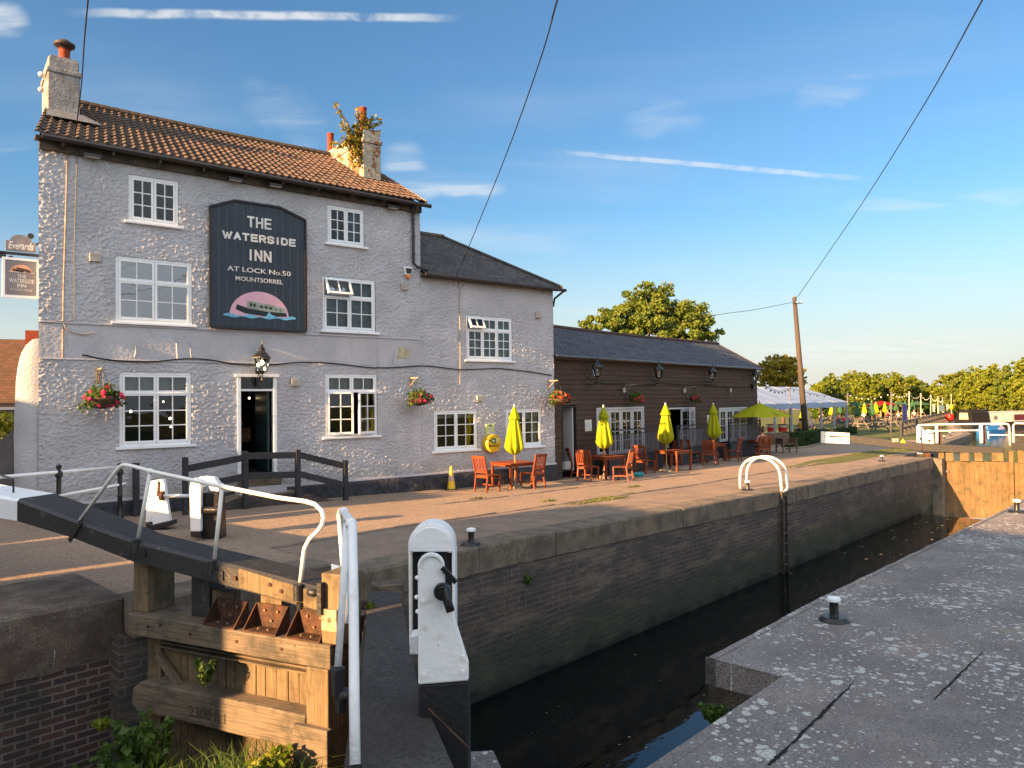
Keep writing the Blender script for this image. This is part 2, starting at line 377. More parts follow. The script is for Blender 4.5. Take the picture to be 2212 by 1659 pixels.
def m_emit(name, c, s):
    t = NT(name); t.put(t.b.inputs['Base Color'], c); t.put(t.b.inputs['Emission Color'], c); t.b.inputs['Emission Strength'].default_value = s; return t.m
def m_tarmac():
    t = NT('brown tarmac'); n = t.noise(0.55, 6, 0.6); g = t.noise(65, 3, 0.7)
    col = t.mix(t.ramp(n, 0.35, 0.65), (0.31, 0.218, 0.152), (0.235, 0.17, 0.12))
    col = t.mix(t.ramp(g, 0.38, 0.66), col, (0.40, 0.31, 0.24))
    col = t.mix(t.ramp(t.noise(2.6, 5), 0.58, 0.75, 0, 0.5), col, (0.15, 0.125, 0.10))
    col = t.mix(t.ramp(t.noise(0.9, 7, 0.7, v=t.mapv(loc=(7, 2, 0))), 0.60, 0.70, 0, 0.6), col, (0.11, 0.12, 0.04))
    sp = t.vor(5.5, v=t.mapv(loc=(1, 4, 0))); col = t.mix(t.ramp(sp, 0.035, 0.05, 0.5, 0), col, (0.5, 0.48, 0.42))
    mg = t.noise(14, 5, 0.75); col = t.mix(t.ramp(mg, 0.44, 0.58, 0, 0.6), col, (0.15, 0.11, 0.08)); col = t.mix(t.ramp(t.noise(34, 4, 0.75), 0.53, 0.62, 0, 0.6), col, (0.46, 0.35, 0.26)); wv = t.noise(1.1, 5, v=t.mapv((0.35, 2.2, 1), rot=(0, 0, -LANG))); col = t.mix(t.ramp(wv, 0.5, 0.7, 0, 0.45), col, (0.20, 0.19, 0.16))
    h = t.math('ADD', t.math('ADD', g, t.math('MULTIPLY', mg, 2.5)), t.math('MULTIPLY', t.noise(5, 4), 1.5))
    return t.done(col, 0.9, 0, 0.2, t.bump(h, 0.012, 1.0))
def m_conc(name, c1, c2, lichen=0.0, sc_=1.0, joints=None, lcol=(0.66, 0.66, 0.62)):
    t = NT(name); n = t.noise(1.4*sc_, 6, 0.6); g = t.noise(45, 4, 0.7)
    col = t.mix(t.ramp(n, 0.35, 0.65), c1, c2); col = t.mix(t.ramp(g, 0.42, 0.62, 0, 0.85), col, tuple(q*0.38 for q in c1)); col = t.mix(t.ramp(t.noise(13*sc_, 6, 0.75), 0.50, 0.64, 0, 0.5), col, tuple(q*0.55 for q in c2)); col = t.mix(t.ramp(t.noise(0.5*sc_, 5, 0.7), 0.5, 0.68, 0, 0.4), col, (c1[0]*1.15, c1[1]*1.02, c1[2]*0.8))
    col = t.mix(t.ramp(t.noise(90, 2, 0.6), 0.62, 0.72, 0, 0.5), col, tuple(q*2.2 for q in c1))
    h = t.math('ADD', t.math('MULTIPLY', g, 1.5), t.math('MULTIPLY', t.noise(6, 6, 0.7), 2.2))
    if lichen:
        wv = t.n.new('ShaderNodeVectorMath'); wv.operation = 'ADD'; t.l.new(t.co, wv.inputs[0])
        wn_ = t.n.new('ShaderNodeTexNoise'); wn_.inputs['Scale'].default_value = 16; wn_.inputs['Detail'].default_value = 4; t.l.new(t.co, wn_.inputs['Vector'])
        ws = t.n.new('ShaderNodeVectorMath'); ws.operation = 'SCALE'; ws.inputs['Scale'].default_value = 0.028; t.l.new(wn_.outputs['Color'], ws.inputs[0]); t.l.new(ws.outputs[0], wv.inputs[1])
        dens = t.ramp(t.noise(0.8, 3), 0.35, 0.62)
        for scl, r_, off in ((7.5, 0.24, 0), (13, 0.27, 3.3), (24, 0.25, 7.1)):
            vv = t.mapv((1, 1, 0), loc=(off, off*0.7, 0), v=wv.outputs[0])
            n_ = t.n.new('ShaderNodeTexVoronoi'); n_.inputs['Scale'].default_value = scl; t.l.new(vv, n_.inputs['Vector'])
            rnd_ = t.sepc(n_.outputs['Color'])[0]
            rad = t.math('MULTIPLY', t.math('MULTIPLY', t.ramp(rnd_, 0.42, 1.0, 0.0, 1.0, False), r_*lichen), t.math('ADD', dens, 0.35))
            mk = t.ramp(t.math('SUBTRACT', rad, n_.outputs['Distance']), 0.0, 0.02)
            lc = t.mix(t.ramp(t.noise(60, 3), 0.35, 0.6), lcol, tuple(q*0.55 for q in lcol))
            col = t.mix(t.math('MULTIPLY', mk, 0.95), col, lc)
    return t.done(col, 0.9, 0, 0.25, t.bump(h, 0.010, 1.0))
def m_water(name, deep, bscale=3.0, bd=0.03, rough=0.03):
    t = NT(name); v = t.mapv((1, 2.2, 1), rot=(0, 0, 0.3))
    return t.done(deep, rough, 0, 0.5, t.bump(t.noise(bscale, 3, 0.5, v=v, dist=0.5), bd, 1.0))

M = dict(
 wall=m_roughcast(),
 plinth=plain('dark painted plinth stone', (0.045, 0.047, 0.055), (0.02, 0.022, 0.027), 9, 0.7, 0.03, 11),
 smooth_render=plain('smooth painted render band', (0.50, 0.49, 0.525), (0.42, 0.41, 0.44), 1.6, 0.8, 0.01, 6),
 white=m_paint('white gloss paint', (0.80, 0.82, 0.83), (0.42, 0.36, 0.27), 0.5, 0.4, 'rust'),
 cream=m_paint('aged white iron paint', (0.82, 0.80, 0.74), (0.42, 0.33, 0.23), 0.35, 0.4),
 black=m_paint('black lock paint', (0.018, 0.018, 0.019), (0.07, 0.06, 0.05), 0.6, 0.45),
 blackworn=m_paint('worn black beam paint', (0.02, 0.02, 0.021), (0.10, 0.085, 0.065), 0.9, 0.55, (0.13, 0.11, 0.085)),
 iron=m_paint('black cast iron', (0.012, 0.012, 0.013), (0.05, 0.03, 0.02), 0.4, 0.3),
 rust=plain('rusted steel', (0.085, 0.036, 0.020), (0.035, 0.020, 0.014), 12, 0.8, 0.004, 60),
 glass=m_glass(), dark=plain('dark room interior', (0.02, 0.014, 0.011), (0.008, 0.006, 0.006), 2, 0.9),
 blind=plain('pale roller blind', (0.62, 0.58, 0.50), (0.5, 0.47, 0.4), 2, 0.9),
 net=plain('net curtain', (0.42, 0.44, 0.43), (0.25, 0.27, 0.27), 5, 0.9),
 tile=None, slate=m_slate('slate roof', (0.085, 0.078, 0.074), (0.045, 0.042, 0.040)),
 slate2=m_slate('barn slate roof', (0.080, 0.080, 0.090), (0.042, 0.043, 0.050), moss=0.1),
 tarmac=m_tarmac(), conc=m_conc('lockside concrete', (0.33, 0.25, 0.19), (0.23, 0.18, 0.145), 0.35),
 slab=m_conc('lichen spotted concrete', (0.29, 0.265, 0.25), (0.20, 0.18, 0.175), 1.6),
 walk=m_conc('dark gritty walkway', (0.085, 0.078, 0.075), (0.055, 0.05, 0.048)),
 stone=m_conc('weathered coping stone', (0.24, 0.20, 0.155), (0.12, 0.10, 0.08), 0.25, 2.0),
 lockbrick=m_lockbrick(),
 winbrick=m_brick('wing wall brick', (0.095, 0.052, 0.050), (0.042, 0.034, 0.040), (0.17, 0.145, 0.125), 0.25, 0.088, amt=0.6, ms=0.013),
 grass=plain('short grass', (0.07, 0.10, 0.02), (0.13, 0.12, 0.035), 3, 0.95, 0.02, 60),
 field=plain('dry field grass', (0.16, 0.15, 0.045), (0.08, 0.10, 0.025), 0.2, 0.95, 0.03, 30),
 oak=m_wood('weathered oak', (0.19, 0.145, 0.10), (0.095, 0.075, 0.055), dark=(0.045, 0.042, 0.032), bump=0.012),
 oakv=m_wood('weathered oak planks', (0.20, 0.145, 0.08), (0.11, 0.078, 0.045), grain=(22, 22, 1.0), dark=(0.045, 0.038, 0.025), bump=0.01),
 chairwood=m_wood('orange stained hardwood', (0.24, 0.055, 0.016), (0.17, 0.038, 0.012), grain=(8, 8, 8), rough=0.5, bump=0.001),
 oldwood=m_wood('grey brown bench wood', (0.20, 0.135, 0.09), (0.12, 0.085, 0.06), grain=(6, 6, 6)),
 fencewood=m_wood('charcoal painted timber', (0.035, 0.037, 0.042), (0.022, 0.023, 0.027), grain=(6, 6, 6), rough=0.6),
 board=m_wood('black brown weatherboard', (0.085, 0.055, 0.037), (0.042, 0.028, 0.020), grain=(1.2, 20, 20), rough=0.75),
 bark=m_wood('bark', (0.12, 0.09, 0.06), (0.06, 0.045, 0.03), grain=(8, 8, 2)),
 pole=m_wood('telegraph pole timber', (0.085, 0.065, 0.05), (0.05, 0.038, 0.03), grain=(14, 14, 1)),
 lime=m_cloth('lime canvas', (0.37, 0.40, 0.016)), green=m_cloth('green canvas', (0.06, 0.15, 0.07)), red=m_cloth('red canvas', (0.35, 0.015, 0.02)),
 tent=m_cloth('blue shaded marquee canvas', (0.33, 0.43, 0.60)), terracotta=plain('terracotta', (0.25, 0.045, 0.018), (0.18, 0.035, 0.015), 8, 0.8),  # blue of the shaded side put into the white canvas colour
 ash=m_leaf('ash leaves', (0.085, 0.14, 0.018), (0.14, 0.19, 0.024), (0.20, 0.20, 0.03)),
 willow=m_leaf('tree line leaves', (0.115, 0.165, 0.016), (0.19, 0.235, 0.022), (0.26, 0.25, 0.03)),
 gold=m_leaf('golden leaves', (0.24, 0.19, 0.018), (0.32, 0.25, 0.025), (0.16, 0.16, 0.022)),
 hedge=m_leaf('hedge leaves', (0.025, 0.055, 0.010), (0.045, 0.085, 0.014), (0.02, 0.035, 0.008), 0.2),
 weed=m_leaf('weed leaves', (0.05, 0.10, 0.02), (0.09, 0.15, 0.03), (0.12, 0.16, 0.03)),
 straw=m_leaf('grass blades', (0.10, 0.14, 0.03), (0.17, 0.18, 0.05), (0.24, 0.20, 0.07)),
 pink=m_leaf('pink petals', (0.75, 0.03, 0.16), (0.80, 0.08, 0.22), (0.60, 0.02, 0.08)), redp=m_leaf('coral petals', (0.85, 0.10, 0.06), (0.8, 0.05, 0.10), (0.85, 0.3, 0.12)),
 skin=plain('skin', (0.55, 0.33, 0.24), (0.50, 0.28, 0.20), 4, 0.55), hair=plain('brown hair', (0.06, 0.03, 0.015), (0.1, 0.05, 0.02), 20, 0.6),
 gstone=plain('grey chimney roughcast', (0.30, 0.29, 0.28), (0.20, 0.19, 0.18), 3, 0.9, 0.03, 16), skybright=m_glass('sky reflecting glass', (0.5, 0.55, 0.58), 0.10), cblack=plain('black cotton', (0.008, 0.008, 0.01), None, 8, 0.9), cyellow=plain('yellow cotton', (0.75, 0.45, 0.03), None, 8, 0.9), cwhite=plain('pale cotton', (0.7, 0.65, 0.58), None, 8, 0.9),
 cred=plain('red cotton', (0.6, 0.04, 0.03), None, 8, 0.9), jeans=plain('denim', (0.04, 0.06, 0.11), None, 8, 0.9),
 sign=plain('dark slate sign board', (0.034, 0.045, 0.062), (0.030, 0.040, 0.055), 2, 0.5), letter=plain('cream sign lettering', (0.78, 0.76, 0.72), None, 3, 0.5),
 pinkdisc=plain('pale pink disc', (0.72, 0.42, 0.50), (0.66, 0.38, 0.46), 4, 0.6), peach=plain('peach disc', (0.85, 0.42, 0.25), None, 4, 0.6), sage=plain('sage cabin paint', (0.33, 0.38, 0.32), None, 4, 0.6),
 wave=plain('blue wave paint', (0.18, 0.50, 0.72), None, 4, 0.6), yellow=plain('yellow plastic', (0.75, 0.48, 0.02), (0.68, 0.43, 0.02), 4, 0.35, spec=0.5),
 teal=plain('turquoise plastic', (0.02, 0.40, 0.45), None, 4, 0.5), greensign=plain('green sign paint', (0.03, 0.20, 0.06), None, 5, 0.5), lemon=plain('lime sign panel', (0.55, 0.68, 0.20), (0.6, 0.7, 0.3), 5, 0.5),
 lead=plain('lead flashing', (0.16, 0.17, 0.18), (0.10, 0.11, 0.12), 8, 0.6), redpl=plain('red plastic', (0.65, 0.02, 0.015), None, 5, 0.4), blue=plain('blue paint', (0.02, 0.16, 0.42), None, 5, 0.4, spec=0.5),
 maroon=plain('maroon paint', (0.10, 0.02, 0.025), None, 5, 0.45), lamp=m_emit('warm bulb', (1.0, 0.78, 0.45), 6.0),
)
# ================================================================== ground, lock chamber, water
LR = (LOCK.o, LOCK.a)
TW = -5.32                                   # near chamber wall (far wall is t = 0)
def strip(name, m, ss, ta, tb, nt=1, dz=0.0, wob=0):
    mb = MB(); rows = []
    for s in ss:
        a, b = (ta(s) if callable(ta) else ta), (tb(s) if callable(tb) else tb)
        rows.append([(s, a+(b-a)*k/nt, hs(s)+dz) for k in range(nt+1)])
    n = nt+1
    mb.add([v for r in rows for v in r], [(i*n+k, i*n+k+1, (i+1)*n+k+1, (i+1)*n+k) for i in range(len(rows)-1) for k in range(nt)])
    o = mb.build(name, m); o.location, o.rotation_euler = LOCK.o, (0, 0, LOCK.a); return o
SS = [-90, -40, -20, -12, -8, -6, -4.61, -4.6, -3, -1.81, -1.8, 1, 3, 6, 9, 12, 17, 23, 27.99, 28, 31, 36, 40, 50, 60, 70, 80, 95, 120, 160, 300, 900]
def edge_far(s):
    if s <= -4.6: return 1.15
    if s <= -1.805: return 0.8
    if s < 28: return 0.0
    for (a, ta), (b, tb) in zip([(28, 1.2), (38, 2.2), (56, 4.2), (86, 12), (120, 20), (160, 24), (900, 30)], [(38, 2.2), (56, 4.2), (86, 12), (120, 20), (160, 24), (900, 30), (901, 30)]):
        if s <= b: return ta+(tb-ta)*(s-a)/(b-a)
    return 30
def edge_near(s):
    if s < -1.805: return -6.05
    if s < 28: return TW
    if s < 60: return -7
    return min(-7 + (s-60)*0.35, 28)
struct(strip('ground', M['tarmac'], SS, lambda s: edge_far(s)+0.02, 400, 6))
struct(strip('near_lockside', M['slab'], SS, lambda s: edge_near(s)-0.02, -9, 2))
struct(strip('near_ground', M['grass'], SS, -9, -400, 4))
# concrete paving beside the lock, kerb lines, grass beyond
fs = [x for x in SS if -1.7 <= x <= 27.99]
struct(strip('lockside_paving', M['conc'], [-1.8]+fs, 0.55, 2.5, 1, 0.006))
def kerbline(t0, s0, s1, wd_, h_, seed):
    rg = random.Random(seed); mb = MB(); s = s0
    while s < s1:
        L_ = rg.uniform(.7, 1.1); j = rg.uniform(-.015, .015); hh = h_+rg.uniform(-.006, .008); mb.box(s, t0+j, hs(s)-.1, s+L_-.02, t0+j+wd_, hs(s+L_/2)+hh); s += L_
    o = mb.build('kerb', M['conc'], bevel=.01); o.location, o.rotation_euler = LOCK.o, (0, 0, LOCK.a); struct(o)
kerbline(2.5, -1.8, 22, .13, .03, 1); kerbline(4.55, 3.2, 15, .10, .018, 2)
struct(strip('grass_verge', M['grass'], [19.5, 20.5, 23, 27, 28, 31, 40], lambda s: 2.0 if s > 22 else 2.6-(s-19.5)*.2, lambda s: 3.0 if s < 22 else 3.4, 1, 0.012))
struct(strip('garden_lawn', M['grass'], [24, 31, 39, 44, 47, 50, 60, 80, 120, 180], lambda s: 9.8 if s < 40 else max(edge_far(s)+1.2, 9.8-(s-40)*1.1), lambda s: 60, 1, 0.010))
struct(strip('field', M['field'], [60, 80, 95, 120, 160, 300, 900], lambda s: edge_near(s)-3, -400, 2, 0.014))
# far chamber wall: coping course above brick, one structure in three materials
def seg_wall(name, pts, zt, zb, m, thick=0.4, cop=None, inward=-1):
    """vertical wall following (s, t) points; thickness goes behind the face"""
    mb = MB()
    for (s0, t0), (s1, t1) in zip(pts, pts[1:]):
        n = max(1, int(abs(s1-s0)/2.0)); 
        for i in range(n):
            a = i/n; b = (i+1)/n
            sa, sb, ta, tb = s0+(s1-s0)*a, s0+(s1-s0)*b, t0+(t1-t0)*a, t0+(t1-t0)*b
            k = len(mb.v); d = Vector((sb-sa, tb-ta)); nn = Vector((-d.y, d.x)).normalized()*thick*(-inward)
            za, zb_ = zt(sa), zt(sb)
            mb.add([(sa,ta,zb),(sb,tb,zb),(sb,tb,zb_),(sa,ta,za),(sa+nn.x,ta+nn.y,zb),(sb+nn.x,tb+nn.y,zb),(sb+nn.x,tb+nn.y,zb_),(sa+nn.x,ta+nn.y,za)],
                   [(0,1,2,3),(5,4,7,6),(3,2,6,7),(1,5,6,2),(4,0,3,7)])
    o = mb.build(name, m); o.location, o.rotation_euler = LOCK.o, (0, 0, LOCK.a); return o
CT = 0.42
lw = seg_wall('lock_wall', [(-1.8, 0.03), (28, 0.03)], lambda s: hs(s)-CT, -3.6, M['lockbrick'])
struct(lw)
rw = seg_wall('lock_wall', [(-4.75, 0.86), (-1.8, 0.83), (-1.8, 0.03)], lambda s: hs(s)-CT, -3.6, M['lockbrick'], 0.3); struct(rw)
nw = seg_wall('lock_wall', [(28, TW-0.03), (-1.8, TW-0.03), (-1.8, -6.02), (-14, -6.08)], lambda s: hs(s)-0.24, -3.6, M['stone'], 0.4); struct(nw)
# coping stones: individual rough blocks, slightly uneven, in one coping
def coping(name, s0, s1, face, back, ct, m, label, seed=1, ln=1.15, axis=0, gap=0.012):
    rng = random.Random(seed); mb = MB(); s = s0
    while s < s1-0.05:
        L_ = min(ln*rng.uniform(0.8, 1.25), s1-s); e = s+L_-gap; j = rng.uniform(-0.012, 0.012); zt = rng.uniform(0, 0.012)
        n = max(2, int(L_/0.16)); rows = []
        for i in range(n+1):
            q = s+(e-s)*i/n; w1 = mnoise.noise(Vector((q*3, face, 1)))*0.018; w2 = mnoise.noise(Vector((q*4, face, 9)))*0.02
            f = face + (j+w1)*(1 if back > face else -1)
            sg = 1 if back > face else -1; h = hs(q)
            rows.append([(q, f, h-ct+w2), (q, f, h-0.03+zt), (q, f+0.03*sg, h+0.004+zt), (q, back, h+0.004+zt), (q, back, h-ct)])
        vs = [v for r in rows for v in r]; fs_ = [(i*5+k, i*5+k+1, (i+1)*5+k+1, (i+1)*5+k) for i in range(n) for k in range(4)]
        fs_ += [(0, 1, 2, 3, 4), tuple(n*5+k for k in (4, 3, 2, 1, 0))]
        mb.add(vs, fs_); s += L_
    o = mb.build(name, m); o.location, o.rotation_euler = LOCK.o, (0, 0, LOCK.a); return o
struct(coping('coping', -1.8, 28, 0.0, 0.62, CT, M['stone'], '', 3))
struct(coping('coping', -4.6, -1.81, 0.8, 1.4, CT, M['stone'], '', 4))
struct(coping('near_coping', -1.8, 28, TW, TW-0.10, 0.24, M['slab'], '', 5, 6.5, gap=0.008))
mb = MB(); mb.prism([(-14, -6.05), (-1.8, -6.05), (-1.8, TW), (-1.79, TW), (-1.79, -6.15), (-14, -6.15)], -0.24, 0.005, 'xy')
o = mb.build('near_coping', M['slab']); o.location, o.rotation_euler = LOCK.o, (0, 0, LOCK.a); struct(o)
# dark open joints in the near slab
mb = MB()
def joint(a, b, wd=0.02):
    pa, pb = gp(*a), gp(*b); L_ = (pb-pa).length; d = (pb-pa).normalized(); sd = Vector((-d.y, d.x, 0)); n = max(6, int(L_/.035)); rg = random.Random(int(a[0])); rows = []
    for i in range(n+1):
        f = i/n; c = pa.lerp(pb, f)+sd*(mnoise.noise(Vector((f*L_*6, a[0], 0)))*.012+mnoise.noise(Vector((f*L_*28, a[0], 3)))*.006); w_ = wd*(.35+.65*abs(math.sin(f*3.0+.4)))*rg.uniform(.5, 1.15)/2*(1 if f < .93 else .3); rows += [c-sd*w_+Vector((0, 0, .0055)), c+sd*w_+Vector((0, 0, .0055))]
    mb.add(rows, [(2*i, 2*i+1, 2*i+3, 2*i+2) for i in range(n)])
joint((1660, 1655), (1710, 1608), 0.035); joint((1710, 1608), (1845, 1474), 0.03); joint((2018, 1512), (2130, 1402), 0.022)
struct(mb.build('slab_joint', plain('open joint', (0.012, 0.011, 0.01), None, 5, 0.95)))
# lower water (the empty chamber and the pound below) and the pound above the far gates
mb = MB(); mb.add([(-14, -14, -2.5), (25.8, -6, -2.5), (25.8, 1.5, -2.5), (-14, 8, -2.5)], [(0, 1, 2, 3)])
o = mb.build('lock_water', m_water('dark lock water', (0.002, 0.003, 0.003), 1.0, 0.007)); o.location, o.rotation_euler = LOCK.o, (0, 0, LOCK.a); struct(o)
mb = MB(); mb.add([(29.0, -40, -0.95), (320, -200, -0.95), (320, 60, -0.95), (60, 30, -.95), (29.0, 6, -0.95)], [(0, 1, 2, 3, 4)])
o = mb.build('canal_water', m_water('canal water', (0.03, 0.032, 0.02), 2.2, 0.015, 0.05)); o.location, o.rotation_euler = LOCK.o, (0, 0, LOCK.a); struct(o)
# banks of the upper pound
struct(seg_wall('canal_bank', [(28, 1.22), (38, 2.22), (56, 4.22), (86, 12), (120, 20), (160, 24), (400, 27)], lambda s: hs(s)+0.01, -1.6, M['stone'], 0.5))
struct(seg_wall('canal_bank', [(160, 27.9), (60, -7), (28, -7), (28, TW)], lambda s: hs(s)+0.01, -1.6, M['grass'], 0.5))
# canal floor under the chamber
# ------------------------------------------------------------------ wing wall below the gate (brick under a thick concrete cap)
ww = thing('wing_wall', 'brick wall with thick concrete cap at lower left beside the wooden gate', 'wall', LOCK.o, LOCK.a)
mb = MB(); mb.add([(-9.6, 1.17, -3.4), (-4.57, 1.17, -3.4), (-4.57, 1.17, -0.5), (-9.6, 1.17, -0.5), (-4.57, 3.6, -3.4), (-4.57, 3.6, -0.0)], [(0, 1, 2, 3), (1, 4, 5, 2)])
mb.build('brickwork', M['winbrick'], ww)
mb = MB(); rng = random.Random(5)
nx = 46
for i in range(nx):
    a, b = -9.6+(4.98)*i/nx, -9.6+4.98*(i+1)/nx
def capz(x, z): return mnoise.noise(Vector((x*2.1, z*3, 2)))*0.035
rows = []
for i in range(nx+1):
    x = -9.6+4.98*i/nx
    rows.append([(x, 1.15+capz(x, 0.6)*1.2, -0.70+capz(x, 5)*1.5), (x, 1.12+capz(x*2.3, 0.4), -0.45), (x, 1.12+capz(x*2.1, 0.2), -0.2), (x, 1.14+capz(x, 1), -0.01+capz(x, 4)*0.4), (x, 1.22, 0.03), (x, 2.9, 0.05), (x, 2.95, -0.3)])
mb.add([v for r in rows for v in r], [(i*7+k, i*7+k+1, (i+1)*7+k+1, (i+1)*7+k) for i in range(nx) for k in range(6)]+[(nx*7+k for k in (6, 5, 4, 3, 2, 1, 0))])
mb.f[-1] = tuple(nx*7+k for k in (6, 5, 4, 3, 2, 1, 0))
mb.build('concrete_cap', m_conc('stained cap concrete', (0.19, 0.16, 0.13), (0.085, 0.065, 0.058), 0.4, 2.2), ww, smooth=True)
for i, (px, py, n) in enumerate([(232, 1182, 3)]):
    p = gp(px, py)
    k = thing('loose_brick', 'row of raised bricks set on concrete behind the wing wall', 'bricks', p, R(-28))
    for j in range(n): MB().box(j*0.24, 0, 0, j*0.24+0.22, 0.12, 0.08).build('brick', M['rust'], k, bevel=0.006)

# ================================================================== the inn
pub = fthing('pub_building', 'three storey white roughcast inn with brown pantile roof and big dark sign board', 'inn', PUBF)
XL = -14.03                                   # left end; right end of tall part
XM = PUBF.px(908, 560)[0]
def fa(px, py, c=0.0): x, z = PUBF.px(px, py, -c); return x, z
def rect(corners):
    """pixel corners (tl, tr, br, bl) on the wall -> upright local rectangle"""
    p = [fa(*c) for c in corners]; return ((p[0][0]+p[3][0])/2, (p[2][1]+p[3][1])/2, (p[1][0]+p[2][0])/2, (p[0][1]+p[1][1])/2)
WIN = {
 'u1': rect([(277, 376), (385, 392), (386, 489), (278, 478)]),
 'u2': rect([(706, 443), (785, 453), (788, 534), (709, 525)]),
 'm1': rect([(249, 553), (414, 567), (416, 701), (250, 696)]),
 'm2': rect([(696, 596), (809, 606), (813, 718), (698, 714)]),
 'g1': rect([(257, 803), (414, 806), (413, 961), (259, 964)]),
 'g2': rect([(702, 807), (814, 809), (816, 941), (704, 943)]),
 'd1': rect([(513, 812), (594, 814), (596, 1020), (517, 1024)]),
 'e1': rect([(1007, 681), (1106, 688), (1107, 781), (1008, 776)]),
 'e2': rect([(937, 887), (1030, 886), (1032, 971), (939, 973)]),
 'e3': rect([(1093, 884), (1170, 883), (1170, 963), (1094, 966)]),
}
EAVE_T = fa(495, 367)[1]
def wallmesh(name, x0, x1, z0, ztop, holes, m, parent, step=0.019, amp=0.030, seed=0, y0=0.0, band=None, damp=None):
    def axis(a, b, cuts):
        ks = sorted({a, b, *[c for c in cuts if a < c < b]}); out = []
        for u, v in zip(ks, ks[1:]):
            n = max(1, int(round((v-u)/step))); out += [u+(v-u)*i/n for i in range(n)]
        return np.array(out+[b])
    X = axis(x0, x1, [h[i] for h in holes for i in (0, 2)]); Z = axis(z0, ztop, [h[i] for h in holes for i in (1, 3)])
    nx, nz = len(X), len(Z)
    V = np.zeros((nz, nx, 3)); V[:, :, 0] = X[None, :]; V[:, :, 2] = Z[:, None]
    Yd = np.zeros((nz, nx)); tn = mnoise.noise
    for j in range(nz):
        for i in range(nx):
            x, z = X[i], Z[j]
            v = tn(Vector((x*15+z*6+seed, z*22-x*5, 1.3)))*0.8 + tn(Vector((x*32+z*9, z*38, seed+4.1)))*0.42
            Yd[j, i] = -max(-0.6, v)*amp*(damp(x, z) if damp else 1)
    V[:, :, 1] = Yd + y0
    cx, cz_ = (X[:-1]+X[1:])/2, (Z[:-1]+Z[1:])/2
    keep = np.ones((nz-1, nx-1), bool)
    for h in holes: keep &= ~((cx[None, :] > h[0]) & (cx[None, :] < h[2]) & (cz_[:, None] > h[1]) & (cz_[:, None] < h[3]))
    idx = np.arange(nx*nz).reshape(nz, nx); q = np.stack([idx[:-1, :-1], idx[:-1, 1:], idx[1:, 1:], idx[1:, :-1]], -1)[keep]
    me = bpy.data.meshes.new(name); me.vertices.add(nx*nz); me.vertices.foreach_set('co', V.reshape(-1))
    me.loops.add(q.size); me.loops.foreach_set('vertex_index', q.reshape(-1)); me.polygons.add(len(q))
    me.polygons.foreach_set('loop_start', np.arange(0, q.size, 4)); me.polygons.foreach_set('loop_total', np.full(len(q), 4))
    me.update(calc_edges=True); me.validate(); me.polygons.foreach_set('use_smooth', [True]*len(me.polygons))
    o = bpy.data.objects.new(name, me); sc.collection.objects.link(o); me.materials.append(m); o.parent = parent; return o
BZ0, BZ1 = fa(500, 783)[1], fa(500, 714)[1]     # smooth band between the floors
def damp_main(x, z):
    if BZ0 < z < BZ1 and x < XM+0.1: return 0.12
    return 1.0
PL = 0.36
wallmesh('front_wall', XL, XM, PL, EAVE_T+0.02, [WIN[k] for k in ('u1', 'u2', 'm1', 'm2', 'g1', 'g2', 'd1')], M['wall'], pub, seed=2, damp=damp_main)
# side and back walls, plinth, gable ends
DEP = 7.0; RIDGE_Y = 3.45; RZ = 10.05
mb = MB()
GS = 0.55                                    # left gable leans slightly inwards
def gable(x, skew, m=None):
    return [(x, 0.02, -0.3), (x+skew, DEP, -0.3), (x+skew, DEP, EAVE_T), (x+skew*0.5, RIDGE_Y, RZ-0.12), (x, 0.02, EAVE_T)]
mb.add(gable(XL, GS*2), [(0, 1, 2, 3, 4)]); mb.add(gable(XM, 0), [(4, 3, 2, 1, 0)])
mb.add([(XL+GS*2, DEP, -0.3), (XM, DEP, -0.3), (XM, DEP, EAVE_T), (XL+GS*2, DEP, EAVE_T)], [(0, 1, 2, 3)])
mb.build('side_wall', M['wall'], pub)
mb = MB()
dx0, dx1 = WIN['d1'][0], WIN['d1'][2]
def plinth_strip(x0, x1):
    n = max(2, int((x1-x0)/0.12)); rows = []
    for i in range(n+1):
        x = x0+(x1-x0)*i/n; nz = lambda k: mnoise.noise(Vector((x*3.2, k*3.1, 5)))*0.035
        rows.append([(x, -0.06+nz(0), -0.35), (x, -0.07+nz(1), -0.1), (x, -0.06+nz(2), 0.08), (x, -0.05+nz(3), 0.24), (x, -0.03, PL-0.03), (x, 0.03, PL-0.03)])
    return [v for r in rows for v in r], [(i*6+k, i*6+k+1, (i+1)*6+k+1, (i+1)*6+k) for i in range(n) for k in range(5)]
mb.add(*plinth_strip(XL, dx0)); mb.add(*plinth_strip(dx1, XM))
mb.build('plinth', M['plinth'], pub, smooth='all')
mb = MB(); mb.box(XL, -0.035, PL-0.03, dx0, 0.03, PL+0.03); mb.box(dx1, -0.035, PL-0.03, XM, 0.03, PL+0.03); mb.build('plinth_ledge', M['smooth_render'], pub, bevel=0.01)
mb = MB(); mb.box(XL-0.0, 0.004, BZ0, XM, 0.02, BZ1)   # render behind band edges
# horizontal mouldings of the old fascia band
mb = MB(); mb.box(XL+0.01, -0.03, BZ1-0.02, XM-0.05, 0.0, BZ1+0.02); mb.box(XL+0.01, -0.028, BZ0-0.015, XM-3.4, 0.0, BZ0+0.015)
for px in (517, 541): pass
mb.build('string_course', M['smooth_render'], pub, bevel=0.008)

